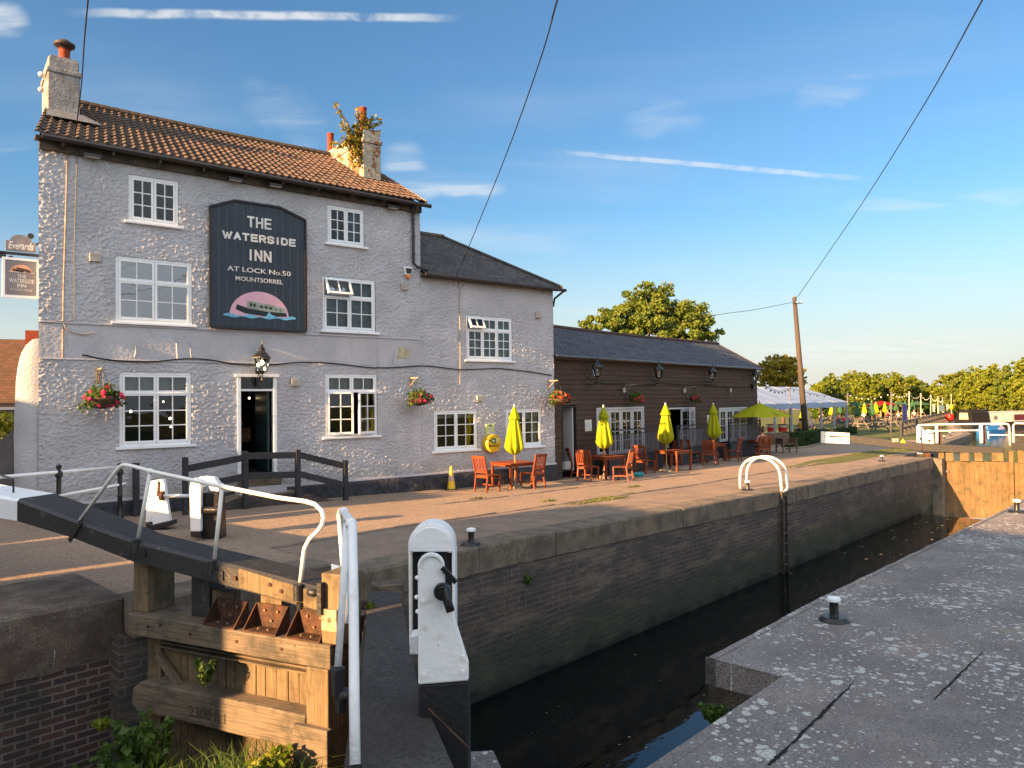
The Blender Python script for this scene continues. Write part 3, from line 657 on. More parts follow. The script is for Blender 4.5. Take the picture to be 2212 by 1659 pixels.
# ---- windows
GL = M['glass']
def casement(fr, gl, x0, z0, x1, z1, cols, rows, y, bar=0.024, st=0.05, d=0.05):
    fr.box(x0, y-d/2, z0, x0+st, y+d/2, z1); fr.box(x1-st, y-d/2, z0, x1, y+d/2, z1)
    fr.box(x0+st, y-d/2+.002, z0, x1-st, y+d/2-.002, z0+st*1.15); fr.box(x0+st, y-d/2+.002, z1-st, x1-st, y+d/2-.002, z1)
    a0, a1, b0, b1 = x0+st, x1-st, z0+st*1.15, z1-st
    for i in range(1, cols): c = a0+(a1-a0)*i/cols; fr.box(c-bar/2, y-d/2+.006, b0, c+bar/2, y+d/2-.006, b1)
    for j in range(1, rows): c = b0+(b1-b0)*j/rows; fr.box(a0, y-d/2+.009, c-bar/2, a1, y+d/2-.009, c+bar/2)
    gl.box(a0, y-0.004, b0, a1, y+0.004, b1)
def window(par, r, groups, cuts, label=None, blind=0.0, curtain=None, inset=0.07, sill=True, room=1.2, openl=None, lamps=(), fo=0.055, warm=None, sill_ext=0.09, colr=None, glass=None):
    """groups: list of rows from top: (fraction of height, [ (cols, rows) per casement ])"""
    x0, z0, x1, z1 = r; w_, h_ = x1-x0, z1-z0; fr, gl = MB(), MB(); y = inset
    fr.box(x0, y-0.05, z0, x0+fo, y+0.04, z1); fr.box(x1-fo, y-0.05, z0, x1, y+0.04, z1); fr.box(x0+fo, y-0.052, z1-fo, x1-fo, y+0.038, z1); fr.box(x0+fo, y-0.052, z0, x1-fo, y+0.038, z0+fo)
    ix0, ix1, zt = x0+fo, x1-fo, z1-fo; H = z1-z0-2*fo; opened = []
    for gi, (fr_h, cs) in enumerate(groups):
        zb = zt-H*fr_h; wd = (ix1-ix0)/len(cs)
        for ci, (c, rr) in enumerate(cs):
            a, b = ix0+wd*ci+0.004, ix0+wd*(ci+1)-0.004
            if openl and (gi, ci) in openl: opened.append((a, zb+0.004, b, zt-0.004, c, rr, openl[(gi, ci)])); continue
            casement(fr, gl, a, zb+0.004, b, zt-0.004, c, rr, y-0.035)
        if gi < len(groups)-1: fr.box(ix0, y-0.066, zb-0.018, ix1, y+0.03, zb+0.018)
        zt = zb
    o = fr.build('window', colr or M['white'], par, bevel=0.004, seg=1)
    if label: o['label'] = label
    gl.build('glass', glass or GL, o)
    if sill: MB().box(x0-sill_ext, -0.08, z0-0.055, x1+sill_ext, 0.06, z0).build('sill', colr or M['white'], o, bevel=0.008)
    # reveal + the room behind
    rm = MB(); e = 0.0
    rm.add([(x0-.02,0.01,z0-.02),(x1+.02,0.01,z0-.02),(x1+.02,0.01,z1+.02),(x0-.02,0.01,z1+.02),(x0-.02,0.09,z0-.02),(x1+.02,0.09,z0-.02),(x1+.02,0.09,z1+.02),(x0-.02,0.09,z1+.02)], [(0,1,5,4),(1,2,6,5),(2,3,7,6),(3,0,4,7)])
    rm.build('reveal', M['smooth_render'], o)
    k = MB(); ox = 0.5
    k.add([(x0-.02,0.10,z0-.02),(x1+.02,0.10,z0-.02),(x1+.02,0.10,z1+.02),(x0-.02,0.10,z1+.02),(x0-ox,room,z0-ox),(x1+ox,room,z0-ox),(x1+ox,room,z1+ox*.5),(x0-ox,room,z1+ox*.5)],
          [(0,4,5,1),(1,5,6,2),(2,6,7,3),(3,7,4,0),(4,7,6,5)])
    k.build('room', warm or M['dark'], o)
    if blind: MB().box(x0+fo, 0.12, z1-fo-H*blind, x1-fo, 0.128, z1-fo).build('blind', M['blind'], o)
    if curtain:
        for (f0, f1, cm) in curtain:
            c = MB(); a, b = x0+w_*f0, x0+w_*f1; n = max(4, int((b-a)/0.03)); vs = []
            for i in range(n+1):
                xx = a+(b-a)*i/n; yy = 0.17+0.022*math.sin(xx*58)+0.01*math.sin(xx*23); vs += [(xx, yy, z0+0.01), (xx, yy, z1-0.03)]
            c.add(vs, [(2*i, 2*i+2, 2*i+3, 2*i+1) for i in range(n)]); c.build('curtain', cm, o, smooth='all')
    for (fx, fz, rr) in lamps: MB().ball((x0+w_*fx, 0.55, z0+h_*fz), rr, 8).build('lamp', M['lamp'], o, smooth='all')
    for (a, zb, b, zt_, c, rr, mode) in opened:
        f2, g2 = MB(), MB(); casement(f2, g2, 0, 0, b-a, zt_-zb, c, rr, 0)
        if mode == 'top':     # top hung, pushed out at the bottom
            for m_ in (f2, g2): m_.v = [(v[0], v[1], v[2]-(zt_-zb)) for v in m_.v]
            q = f2.build('open_casement', colr or M['white'], o, loc=(a, -0.01, zt_)); q.rotation_euler = (R(-27), 0, 0)
        elif mode == 'left':
            q = f2.build('open_casement', colr or M['white'], o, loc=(a, 0.0, zb)); q.rotation_euler = (0, 0, R(-9))
        else:
            for m_ in (f2, g2): m_.v = [(v[0]-(b-a), v[1], v[2]) for v in m_.v]
            q = f2.build('open_casement', colr or M['white'], o, loc=(b, 0.0, zb)); q.rotation_euler = (0, 0, R(24))
        g2.build('glass', GL, q)
    return o
window(pub, WIN['u1'], [(1, [(2, 3), (2, 3)])], None, 'upper left casement window', curtain=None, room=0.8)
window(pub, WIN['u2'], [(1, [(2, 3), (2, 3)])], None, 'upper right casement window', curtain=[(0.55, 0.98, M['net'])], room=0.8)
window(pub, WIN['m1'], [(.36, [(2, 1), (2, 1)]), (.64, [(2, 2), (2, 2)])], None, 'wide first floor window reflecting the sky', blind=0.16, room=0.9, glass=M['skybright'])
window(pub, WIN['m2'], [(.36, [(2, 1), (2, 1)]), (.64, [(2, 2), (2, 2)])], None, 'first floor window with a top light open over net curtain', curtain=[(0.02, 0.98, M['net'])], openl={(0, 0): 'top'})
window(pub, WIN['g1'], [(.27, [(2, 1), (2, 1)]), (.73, [(2, 3), (2, 3)])], None, 'ground floor window left of the door showing the bar', blind=0.27, lamps=[(0.22, 0.47, .03), (0.68, 0.6, .02), (0.78, 0.36, .03), (0.79, 0.24, .02)], room=2.2)
window(pub, WIN['g2'], [(.27, [(2, 1), (2, 1)]), (.73, [(2, 3), (2, 3)])], None, 'ground floor window right of the door with casements ajar', blind=0.27, openl={(1, 0): 'left', (1, 1): 'right'}, room=2.2)
# ---- doorway
x0, z0, x1, z1 = WIN['d1']; H = z1-z0
df = MB(); fo = 0.055
df.box(x0-.03, -0.03, z0, x0+fo, 0.10, z1); df.box(x1-fo, -0.03, z0, x1+.03, 0.10, z1); df.box(x0-.08, -0.07, z1-.02, x1+.08, 0.10, z1+.05); df.box(x0+fo, -0.0, z1-H*.14-.03, x1-fo, 0.09, z1-H*.14+.02)
d = df.build('doorway', M['white'], pub, bevel=0.006)
MB().box(x0+fo, 0.03, z1-H*.14+.02, x1-fo, 0.04, z1-.02).build('fanlight', GL, d)
MB().box(x1-fo-0.10, 0.12, z0+.02, x1-fo-0.05, 1.0, z1-H*.14-.03).build('open_door', plain('dark green door', (0.02, 0.045, 0.05), None, 4, 0.4), d)
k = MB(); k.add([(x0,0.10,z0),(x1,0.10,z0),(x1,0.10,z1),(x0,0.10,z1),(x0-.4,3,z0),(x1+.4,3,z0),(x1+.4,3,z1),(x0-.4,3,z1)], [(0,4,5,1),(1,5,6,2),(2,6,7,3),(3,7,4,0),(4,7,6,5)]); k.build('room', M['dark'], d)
MB().box(x0+.15, 1.5, z0+.7, x1-.1, 1.7, z0+1.05).build('bar_counter', plain('bar front', (0.10, 0.05, 0.02), None, 5, 0.4), d)
for i, (a, b) in enumerate([(.25, .83), (.7, .78), (.5, .66)]): MB().ball((x0+(x1-x0)*a, 0.8+i*.3, z0+H*b), 0.022, 8).build('lamp', M['lamp'], d)
for i in range(4): MB().ball((x0+(x1-x0)*(.2+.2*i), 1.45, z0+.8+.18*(i % 3)), 0.05, 6).build('bottle', plain('amber bottle', (0.25, 0.12, 0.03), None, 5, 0.2), d)
# ---- roof: real pantiles, one mesh
def pantiles(name, x0, x1, zE, yE, zR, yR, m, parent, pitch=0.178, rows=13, skew=0.0, sag=0.04):
    nsub = 8; cols = int((x1-x0)/pitch); nx = cols*nsub+1; d = Vector((0, yR-yE, zR-zE)); Ls = d.length; dn = d.normalized(); nrm = Vector((0, -dn.z, dn.y))
    vs, fs_ = [], []; rng = random.Random(3)
    jit = [[rng.uniform(-.006, .006) for _ in range(cols+2)] for _ in range(rows)]
    for j in range(rows):
        a, b = j/rows, (j+1)/rows+0.012; base = len(vs)
        for e, t in enumerate((a, a, b)):
            for i in range(nx):
                u = i/nsub % 1.0; x = x0+(x1-x0)*i/(nx-1)
                prof = 0.5+0.5*math.cos(2*math.pi*(u-0.25)); prof = prof**1.5*0.048
                lift = (0.034 if e < 2 else 0.0) - (0.03 if e == 0 else 0); xx = x + skew*t*(1-(x-x0)/(x1-x0))
                sg = -sag*math.sin(math.pi*(x-x0)/(x1-x0))*(0.5+t)
                p = Vector((xx, yE, zE)) + d*t + nrm*(prof*(0.9 if e else 0.6)+lift+jit[j][i//nsub]+0.0)
                vs.append((p.x, p.y, p.z+sg))
        for e in range(2):
            for i in range(nx-1): fs_.append((base+e*nx+i, base+e*nx+i+1, base+(e+1)*nx+i+1, base+(e+1)*nx+i))
    mb = MB(); mb.add(vs, fs_); return mb.build(name, m, parent, smooth=False)
t = NT('brown pantile'); x = t.sepc()
cellx = t.math('FLOOR', t.math('DIVIDE', x[0], 0.178)); celly = t.math('FLOOR', t.math('DIVIDE', x[1], 0.29))
cn = t.noise(3.7, 1, v=t.comb(cellx, celly, 0.5))
big = t.ramp(x[0], -13.5, -5.5)
tcol = t.mix(t.ramp(cn, 0.35, 0.65), (0.12, 0.082, 0.062), (0.075, 0.055, 0.044))
tcol2 = t.mix(t.ramp(cn, 0.35, 0.65), (0.125, 0.078, 0.056), (0.095, 0.064, 0.050))
tcol = t.mix(t.math('MULTIPLY', big, 1.0), tcol, tcol2)
tcol = t.mix(t.ramp(t.noise(2.2, 6), 0.48, 0.72, 0, 0.7), tcol, (0.075, 0.065, 0.04))
tcol = t.mix(t.ramp(t.noise(18, 4), 0.58, 0.75, 0, 0.6), tcol, (0.28, 0.24, 0.15))
M['tile'] = t.done(tcol, 0.85, 0, 0.25, t.bump(t.noise(60, 3), 0.004, 1.0))
roof = pantiles('roof', XL-0.10, XM+0.02, EAVE_T-0.02, -0.28, RZ, RIDGE_Y, M['tile'], pub, skew=GS*1.2)
mb = MB(); mb.add([(XL+GS+.1, RIDGE_Y, RZ-.04), (XM, RIDGE_Y, RZ-.04), (XM, DEP+.3, EAVE_T-.05), (XL+GS+.2, DEP+.3, EAVE_T-.05)], [(0, 1, 2, 3)]); mb.build('rear_slope', M['tile'], roof)
mb = MB(); n = 34
for i in range(n):
    a, b = XL+GS+0.6+(XM-XL-GS-0.6)*i/n, XL+GS+0.6+(XM-XL-GS-0.6)*(i+1)/n-0.012
    za, zb = [RZ+0.03-0.05*math.sin(math.pi*(q-XL)/(XM-XL)) for q in (a, b)]
    mb.tube([(a, RIDGE_Y, za), (b, RIDGE_Y, zb+.008)], 0.11, 8)
mb.build('ridge_tiles', plain('dark ridge tile', (0.10, 0.07, 0.05), (0.06, 0.05, 0.035), 6, 0.9), roof)
# eaves: soffit shadow board, gutter, brackets
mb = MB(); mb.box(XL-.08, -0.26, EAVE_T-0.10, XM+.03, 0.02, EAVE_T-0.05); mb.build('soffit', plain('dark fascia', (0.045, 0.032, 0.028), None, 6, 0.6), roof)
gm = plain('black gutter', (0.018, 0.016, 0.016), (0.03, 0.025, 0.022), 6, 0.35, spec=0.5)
mb = MB(); mb.tube([(XL+.02, -0.33, EAVE_T-0.075), (XL+3, -0.33, EAVE_T-0.085), (XM-4, -0.33, EAVE_T-0.10), (XM+.16, -0.33, EAVE_T-0.12)], 0.055, 10); mb.build('gutter', gm, pub, smooth=True)
mb = MB()
for i in range(10): q = XL+.4+i*.93; mb.box(q-.02, -0.30, EAVE_T-0.2, q+.02, 0.0, EAVE_T-0.11)
mb.box(XL+.0, -0.10, EAVE_T-0.28, XM, -0.02, EAVE_T-0.10)
mb.build('eaves_board', plain('stained eaves board', (0.09, 0.075, 0.06), (0.04, 0.035, 0.03), 5, 0.8), pub)
# bargeboard on the right-hand verge
mb = MB(); mb.bar((XM+.03, -0.30, EAVE_T-.05), (XM+.03, RIDGE_Y, RZ-.06), 0.05, 0.14); mb.build('bargeboard', plain('pale verge', (0.30, 0.27, 0.24), None, 6, 0.8), roof)
# downpipe with hopper at the right-hand corner
px0, pz0 = fa(893, 465, 0.1); _, pz1 = fa(891, 568, 0.1)
mb = MB(); X0 = px0
mb.tube([(X0, -0.33, EAVE_T-.12), (X0, -0.30, EAVE_T-.25), (X0, -0.10, pz0+.1), (X0, -0.09, pz0-.1), (X0, -0.09, pz1), (X0+.1, -0.12, pz1-.10), (X0+.42, -0.16, pz1-.16)], 0.04, 10)
mb.lathe([(0.05, -.08), (0.11, .02), (0.12, .12), (0.12, .14)], (X0, -0.12, pz0+.12), 8)
for q in (0.2, 0.55, 0.9): mb.lathe([(0.055, -.02), (0.055, .02)], (X0, -0.09, pz1+(pz0-pz1)*q), 10)
mb.build('downpipe', gm, pub, smooth=True)
# ---- chimneys
def chimney(x0, x1, y0, y1, zb, zt, m, crown=True, seed=0):
    mb = MB()
    mb.box(x0, y0, zb, x1, y1, zt-0.42); mb.box(x0-.03, y0-.03, zt-0.42, x1+.03, y1+.03, zt-0.30); mb.box(x0+.015, y0+.015, zt-0.30, x1-.015, y1-.015, zt-0.05); mb.box(x0+.05, y0+.05, zt-.05, x1-.05, y1-.05, zt)
    return mb
cm = m_roughcast(); 
ct = NT('peeling chimney render'); cc = ct.mix(ct.ramp(ct.noise(3.0, 5, 0.6), 0.52, 0.56), (0.36, 0.33, 0.26), (0.24, 0.10, 0.05)); cc = ct.mix(ct.ramp(ct.noise(5, 4), 0.5, 0.7, 0, 0.6), cc, (0.20, 0.18, 0.15))
cm2 = ct.done(cc, 0.9, 0, 0.2, ct.bump(ct.noise(9, 5), 0.03, 1.0))
# left stack stands on the front slope; find its corners on a plane just in front of the ridge
cyl = 1.7
a, zt = PUBF.px(103, 122, cyl); b, _ = PUBF.px(173, 200, cyl); 
zt = PUBF.px(140, 122, cyl)[1]
c1 = chimney(a, b, cyl, cyl+1.1, EAVE_T+0.2, zt, cm).build('chimney', M['gstone'], pub, bevel=0.03); c1['label'] = 'left chimney stack with one short pot and a dark cowl'
px_, pz_ = PUBF.px(139, 118, cyl+.45)
MB().lathe([(0.13, 0), (0.14, .05), (0.12, .1), (0.12, .34), (0.14, .36)], (px_, cyl+.45, zt-.02), 14).build('chimney_pot', M['terracotta'], c1, smooth=True)
MB().lathe([(0.10, .30), (0.11, .36), (0.22, .42), (0.23, .47), (0.18, .50), (0.10, .56), (0.02, .58)], (px_, cyl+.45, zt), 16).build('cowl', plain('sooty cowl', (0.03, 0.025, 0.025), (0.06, 0.045, 0.04), 20, 0.6), c1, smooth=True)
for q in (.5, .85): mb = MB(); mb.ball((a-.12, cyl+.1, zt-q), .06, 8); mb.tube([(a-.12, cyl+.1, zt-q), (a-.02, cyl+.1, zt-q-.12)], .012, 6); mb.build('insulator', M['cwhite'], c1)
MB().prism([(a-.1, 0), (b+.35, 0), (b+.08, .75), (a-.02, .8)], 0, .01, 'xy').build('flashing', M['lead'], c1)
o = bpy.data.objects['flashing']; sl = math.atan2(RZ-EAVE_T, RIDGE_Y+.28); o.rotation_euler = (sl, 0, 0); o.location = (0, cyl-.7, EAVE_T+(cyl-.7+.28)*math.tan(sl)+.10)
cyr = 1.15
a, _ = PUBF.px(785, 365, cyr); b, _ = PUBF.px(823, 330, cyr); zt = PUBF.px(803, 279, cyr)[1]
c2 = chimney(a, b, cyr, cyr+3.3, EAVE_T+0.1, zt, cm).build('chimney', cm2, pub, bevel=0.02); c2['label'] = 'long right chimney stack with peeling render and two tall red pots'
for yy, hh in ((.45, .72), (2.7, .62)):
    MB().lathe([(0.12, 0), (0.13, .04), (0.105, .1), (0.10, hh), (0.115, hh+.02), (0.115, hh+.05)], ((a+b)/2-.05, cyr+yy, zt-.02), 14).build('chimney_pot', M['terracotta'], c2, smooth=True)
STACK = (a, b, cyr, zt)
# ---- small fittings on the wall
mb = MB()
for q in [(205, 557), (872, 620), (637, 826), (1035, 861), (1161, 681)]:
    x, z = fa(*q); mb = MB(); mb.box(x-.11, -0.07, z-.09, x+.11, 0, z+.09); mb.build('vent_box', plain('stone coloured vent', (0.42, 0.39, 0.34), None, 8, 0.8), pub, bevel=0.01)
x, z = fa(879, 590); mb = MB(); mb.prism([(x-.13, z+.16), (x+.13, z+.16), (x+.09, z-.06), (x-.09, z-.06)], -.1, -.01); al = mb.build('alarm_box', M['white'], pub, bevel=0.01)
mb = MB(); mb.prism([(x-.10, z+.12), (x+.10, z+.12), (x+.07, z-.03), (x-.07, z-.03)], -.112, -.1); mb.build('alarm_panel', M['black'], al)
mb = MB(); mb.prism([(x-.09, z-.06), (x+.09, z-.06), (x+.05, z-.14), (x-.05, z-.14)], -.09, -.02); mb.build('strobe', plain('orange lens', (0.75, 0.25, 0.03), None, 8, 0.3), al)
# pipes and cables
cab = plain('black cable', (0.015, 0.014, 0.014), None, 5, 0.5)
def cable(name, pts, r, m, par=pub, c=0.03, n=6):
    P = []
    for (u, v) in pts: x, z = fa(u, v, c); P.append(Vector((x, -c, z)))
    Q = []
    for i in range(len(P)-1):
        p0, p1, p2, p3 = P[max(i-1, 0)], P[i], P[i+1], P[min(i+2, len(P)-1)]
        for k in range(4):
            t_ = k/4; Q.append(0.5*((2*p1)+(-p0+p2)*t_+(2*p0-5*p1+4*p2-p3)*t_*t_+(-p0+3*p1-3*p2+p3)*t_**3))
    Q.append(P[-1]); mb = MB(); mb.tube(Q, r, n); return mb.build(name, m, par, smooth=True)
cable('cable', [(178, 766), (220, 775), (270, 780), (330, 781), (400, 775), (450, 777), (515, 787), (580, 788), (640, 783), (690, 783), (740, 787), (800, 794), (850, 794), (905, 790)], 0.016, cab)
cable('conduit', [(145, 322), (143, 420), (140, 520), (137, 620), (136, 700), (135, 773)], 0.016, plain('painted conduit', (0.45, 0.38, 0.30), (0.3, 0.22, 0.16), 5, 0.7), c=0.008)
cable('wall_wire', [(168, 252+60), (164, 400), (160, 560), (161, 580), (160, 660), (158, 690), (120, 695), (84, 696)], 0.008, plain('grey wire', (0.22, 0.21, 0.2), None, 5, 0.7))
cable('wall_wire', [(138, 700), (145, 712), (165, 720), (185, 722), (203, 718)], 0.012, plain('tan wire', (0.4, 0.36, 0.3), None, 5, 0.7))
# patches and cracks in the band
mb = MB()
for (u, v, ww_, hh_) in [(872, 763, .2, .18)]:
    x, z = fa(u, v); mb.prism([(x-ww_, z-hh_*.8), (x-ww_*.7, z+hh_), (x+ww_*.3, z+hh_*.9), (x+ww_, z+hh_*.2), (x+ww_*.5, z-hh_), (x-ww_*.2, z-hh_*.7)], -.012, 0)
mb.build('bare_patch', plain('bare yellow render', (0.50, 0.44, 0.30), None, 8, 0.9), pub)
for pts in ([(380, 728), (382, 755), (383, 776)], [(292, 745), (293, 760), (290, 772)], [(814, 755), (815, 775), (817, 792)], [(852, 755), (849, 775), (849, 788)], [(410, 735), (411, 760), (413, 775)]):
    cable('crack', pts, 0.012, M['smooth_render'], c=0.012, n=4)
# ---- buttress at the left end
bt = fthing('buttress', 'tapering roughcast buttress with rounded top leaning on left end of the inn', 'buttress', PUBF)
zs = [(1065, 30), (1000, 28), (950, 27), (900, 28), (860, 30), (820, 33), (790, 37), (765, 42), (748, 52), (737, 64), (733, 80)]
prof = []
for py, pxx in zs:
    x, z = PUBF.px(pxx, py, 0.5); prof.append((x, z))
nb_, mb = 7, MB()
rows = []
for x, z in prof:
    rows.append([(x+0.14*(1-math.cos(a)), 0.45-0.45*math.sin(a)*1.0+mnoise.noise(Vector((a*3, z*5, 3)))*.03, z) for a in [R(-90+180*0)]] +
                [(x+0.10*(1-math.sin(a)) + mnoise.noise(Vector((a*4, z*6, 1)))*.025, 0.5-0.45*math.sin(a), z) for a in [R(10), R(40), R(70), R(90)]] + [(XL+0.02, 0.05, z)])
nr = 6
for r_ in rows: r_[0] = (r_[1][0], 1.4, r_[0][2])
mb.add([v for r_ in rows for v in r_], [(i*nr+k, i*nr+k+1, (i+1)*nr+k+1, (i+1)*nr+k) for i in range(len(rows)-1) for k in range(nr-1)]+[tuple((len(rows)-1)*nr+k for k in range(nr))])
mb.build('buttress_body', M['wall'], bt, smooth='all')

# ================================================================== extension
ext = fthing('inn_extension', 'two storey white roughcast extension with hipped slate roof beside the timber barn', 'extension', PUBF)
EE = fa(1050, 606)[1]
EX1 = 0.0
wallmesh('front_wall', XM+0.004, EX1, PL, EE+0.02, [WIN[k] for k in ('e1', 'e2', 'e3')], M['wall'], ext, seed=9, y0=0.004)
mb = MB(); mb.add([(EX1, 0.0, -.3), (EX1, 5.2, -.3), (EX1, 5.2, EE), (EX1, 0.0, EE)], [(0, 1, 2, 3)]); mb.add([(XM, 5.2, -.3), (EX1, 5.2, -.3), (EX1, 5.2, EE), (XM, 5.2, EE)], [(3, 2, 1, 0)]); mb.build('side_wall', M['wall'], ext)
mb = MB(); vv, ff = plinth_strip(XM+.004, EX1+.03); mb.add(vv, ff); mb.build('plinth', M['plinth'], ext, smooth='all')
MB().box(XM+.004, -0.035, PL-0.03, EX1+.04, 0.03, PL+0.03).build('plinth_ledge', M['smooth_render'], ext, bevel=0.01)
window(ext, WIN['e1'], [(.30, [(2, 1), (2, 1), (2, 1)]), (.70, [(2, 3), (2, 3), (2, 3)])], None, 'three light first floor window with one top light open', openl={(0, 0): 'top'}, curtain=[(0.03, 0.97, M['net'])])
window(ext, WIN['e2'], [(1, [(2, 3), (2, 3)])], None, 'ground floor window left of the yellow cabinet', blind=0.16)
window(ext, WIN['e3'], [(1, [(2, 3), (2, 3)])], None, 'ground floor window behind the lime parasol', blind=0.24, curtain=[(0.76, 0.98, M['blind'])])
# hipped slate roof
RYe = 2.6; rz = PUBF.px(935, 510, RYe)[1]; hx = PUBF.px(958, 513, RYe)[0]
sm = MB(); o_ = 0.22
sm.add([(XM, -o_, EE-.02), (EX1+o_, -o_, EE-.02), (hx, RYe, rz), (XM, RYe, rz), (EX1+o_, 5.2+o_, EE-.02), (XM, 5.2+o_, EE-.02)], [(0, 1, 2, 3), (1, 4, 2), (3, 2, 4, 5)])
rf = sm.build('roof', M['slate'], ext)
mb = MB(); mb.tube([(XM, RYe, rz+.03), (hx, RYe, rz+.03)], 0.075, 8); mb.bar((hx, RYe, rz+.03), (EX1+o_, -o_, EE+.02), 0.14, 0.06); mb.build('ridge_tiles', plain('grey hip tile', (0.12, 0.105, 0.09), (0.07, 0.06, 0.055), 8, 0.8), rf, smooth=True)
mb = MB(); mb.tube([(XM, -o_-.05, EE-.06), (EX1+o_+.1, -o_-.05, EE-.09)], 0.05, 10); mb.tube([(EX1+o_+.05, -o_-.05, EE-.09), (EX1+.05, -.02, EE-.35), (EX1+.05, .05, EE-.6)], 0.035, 8); mb.build('gutter', gm, ext, smooth=True)
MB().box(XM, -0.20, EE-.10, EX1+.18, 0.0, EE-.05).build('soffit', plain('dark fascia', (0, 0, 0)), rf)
cable('cable', [(905, 790), (940, 792), (990, 798), (1040, 797), (1075, 796), (1110, 799), (1150, 804), (1192, 811)], 0.016, cab, ext, n=6)
cable('wall_wire', [(984, 600), (992, 612), (993, 680), (994, 760), (993, 830)], 0.012, plain('tan wire', (0.4, 0.36, 0.3), None), ext)

# ================================================================== timber barn
barn = fthing('timber_barn', 'long low barn clad in dark brown weatherboards under a grey slate roof', 'barn', BARN)
BL = BARN.px(1635, 850)[0]; BE = 3.84
def ba(px, py, c=0.0): return BARN.px(px, py, -c)
def brect(cs):
    p = [ba(*c) for c in cs]; return ((p[0][0]+p[3][0])/2, (p[2][1]+p[3][1])/2, (p[1][0]+p[2][0])/2, (p[0][1]+p[1][1])/2)
BW = {'door': brect([(1213, 876), (1245, 877), (1245, 1015), (1213, 1020)]),
      'b1': brect([(1287, 880), (1389, 879), (1390, 938), (1287, 940)]),
      'b2': brect([(1440, 880), (1500, 880), (1500, 935), (1440, 936)]),
      'b3': brect([(1552, 880), (1612, 880), (1612, 925), (1552, 926)])}
for k in ('b1', 'b2', 'b3'): r_ = list(BW[k]); r_[1] = 0.42; BW[k] = tuple(r_)
rd = list(BW['door']); rd[1] = 0.02; BW['door'] = tuple(rd)
# weatherboards: each course a sloping board with slightly uneven lower edge, left out at the openings
wb = MB(); z = 0.0; rng = random.Random(11); hole = list(BW.values())
while z < BE-0.02:
    z1_ = min(z+0.172, BE); segs = [(0.0, BL)]
    for h in hole:
        if h[1] < (z+z1_)/2 < h[3]:
            new = []
            for a, b in segs:
                if h[0] > a and h[0] < b: new.append((a, h[0])); 
                if h[2] < b and h[2] > a: new.append((h[2], b))
                if not (h[0] < b and h[2] > a): new.append((a, b))
            segs = new
    for a, b in segs:
        cuts = [a]
        while cuts[-1] < b-4.5: cuts.append(cuts[-1]+rng.uniform(2.6, 4.2))
        cuts.append(b)
        for p, q in zip(cuts, cuts[1:]):
            n = max(2, int((q-p)/0.4)); vs = []; off = rng.uniform(-.004, .004)
            for i in range(n+1):
                xx = p+(q-p-.006)*i/n; wv = mnoise.noise(Vector((xx*1.3, z*7, 2)))*0.012
                vs += [(xx, -0.035+off+wv*.3, z-0.012+wv), (xx, 0.0, z-0.012+wv), (xx, -0.008+off, z1_+.004), (xx, -0.03+off+wv*.3, z+.01+wv)]
            wb.add(vs, [(4*i+1, 4*i, 4*i+4, 4*i+5) for i in range(n)]+[(4*i, 4*i+3, 4*i+7, 4*i+4) for i in range(n)]+[(4*i+3, 4*i+2, 4*i+6, 4*i+7) for i in range(n)]+[(0, 1, 2, 3), (4*n+3, 4*n+2, 4*n+1, 4*n)])
    z = z1_
wb.build('weatherboarding', M['board'], barn)
DB = 4.2
mb = MB(); mb.box(0.02, 0.02, -.3, BL-.005, .06, BE) if False else None
mb.add([(BL, 0, -.3), (BL, DB, -.3), (BL, DB, BE), (BL, DB/2, 5.12), (BL, 0, BE)], [(0, 1, 2, 3, 4)]); mb.add([(0, DB, -.3), (BL, DB, -.3), (BL, DB, BE), (0, DB, BE)], [(3, 2, 1, 0)])
mb.build('side_wall', M['board'], barn)
mb = MB(); mb.box(0, -.05, -.32, BW['door'][0]-.05, 0.02, 0.0); mb.box(BW['door'][2]+.05, -.05, -.32, BL, .02, 0.0); mb.build('plinth', M['plinth'], barn)
mb = MB(); ns = 14; vs = []
for i in range(ns+1):
    q = -.2+(BL+.45)*i/ns; sg = -.07*math.sin(math.pi*i/ns)
    vs += [(q, -.22, BE-.02+sg*.3), (q, DB/2, 5.15+sg), (q, DB+.2, BE-.02)]
mb.add(vs, [(3*i+k, 3*i+k+3, 3*i+k+4, 3*i+k+1) for i in range(ns) for k in (0, 1)]); rb = mb.build('roof', M['slate2'], barn)
mb = MB(); mb.tube([(-.2+(BL+.45)*i/ns, DB/2, 5.17-.07*math.sin(math.pi*i/ns)) for i in range(ns+1)], 0.075, 8); mb.build('ridge_tiles', plain('brown ridge tile', (0.10, 0.05, 0.04), (0.06, 0.04, 0.035), 8, 0.8), rb, smooth=True)
mb = MB(); mb.tube([(-.1, -.27, BE-.02), (BL+.2, -.27, BE-.07)], 0.045, 8); mb.build('gutter', plain('grey gutter', (0.12, 0.12, 0.125), None, 5, 0.4), barn, smooth=True)
mb = MB(); mb.bar((BL+.24, -.24, BE-.06), (BL+.24, DB/2, 5.10), .03, .12); mb.box(-.1, -.20, BE-.12, BL+.2, -.0, BE-.07); mb.build('bargeboard', M['board'], rb)
gw = m_paint('grey white door paint', (0.42, 0.44, 0.47), amt=0.2)
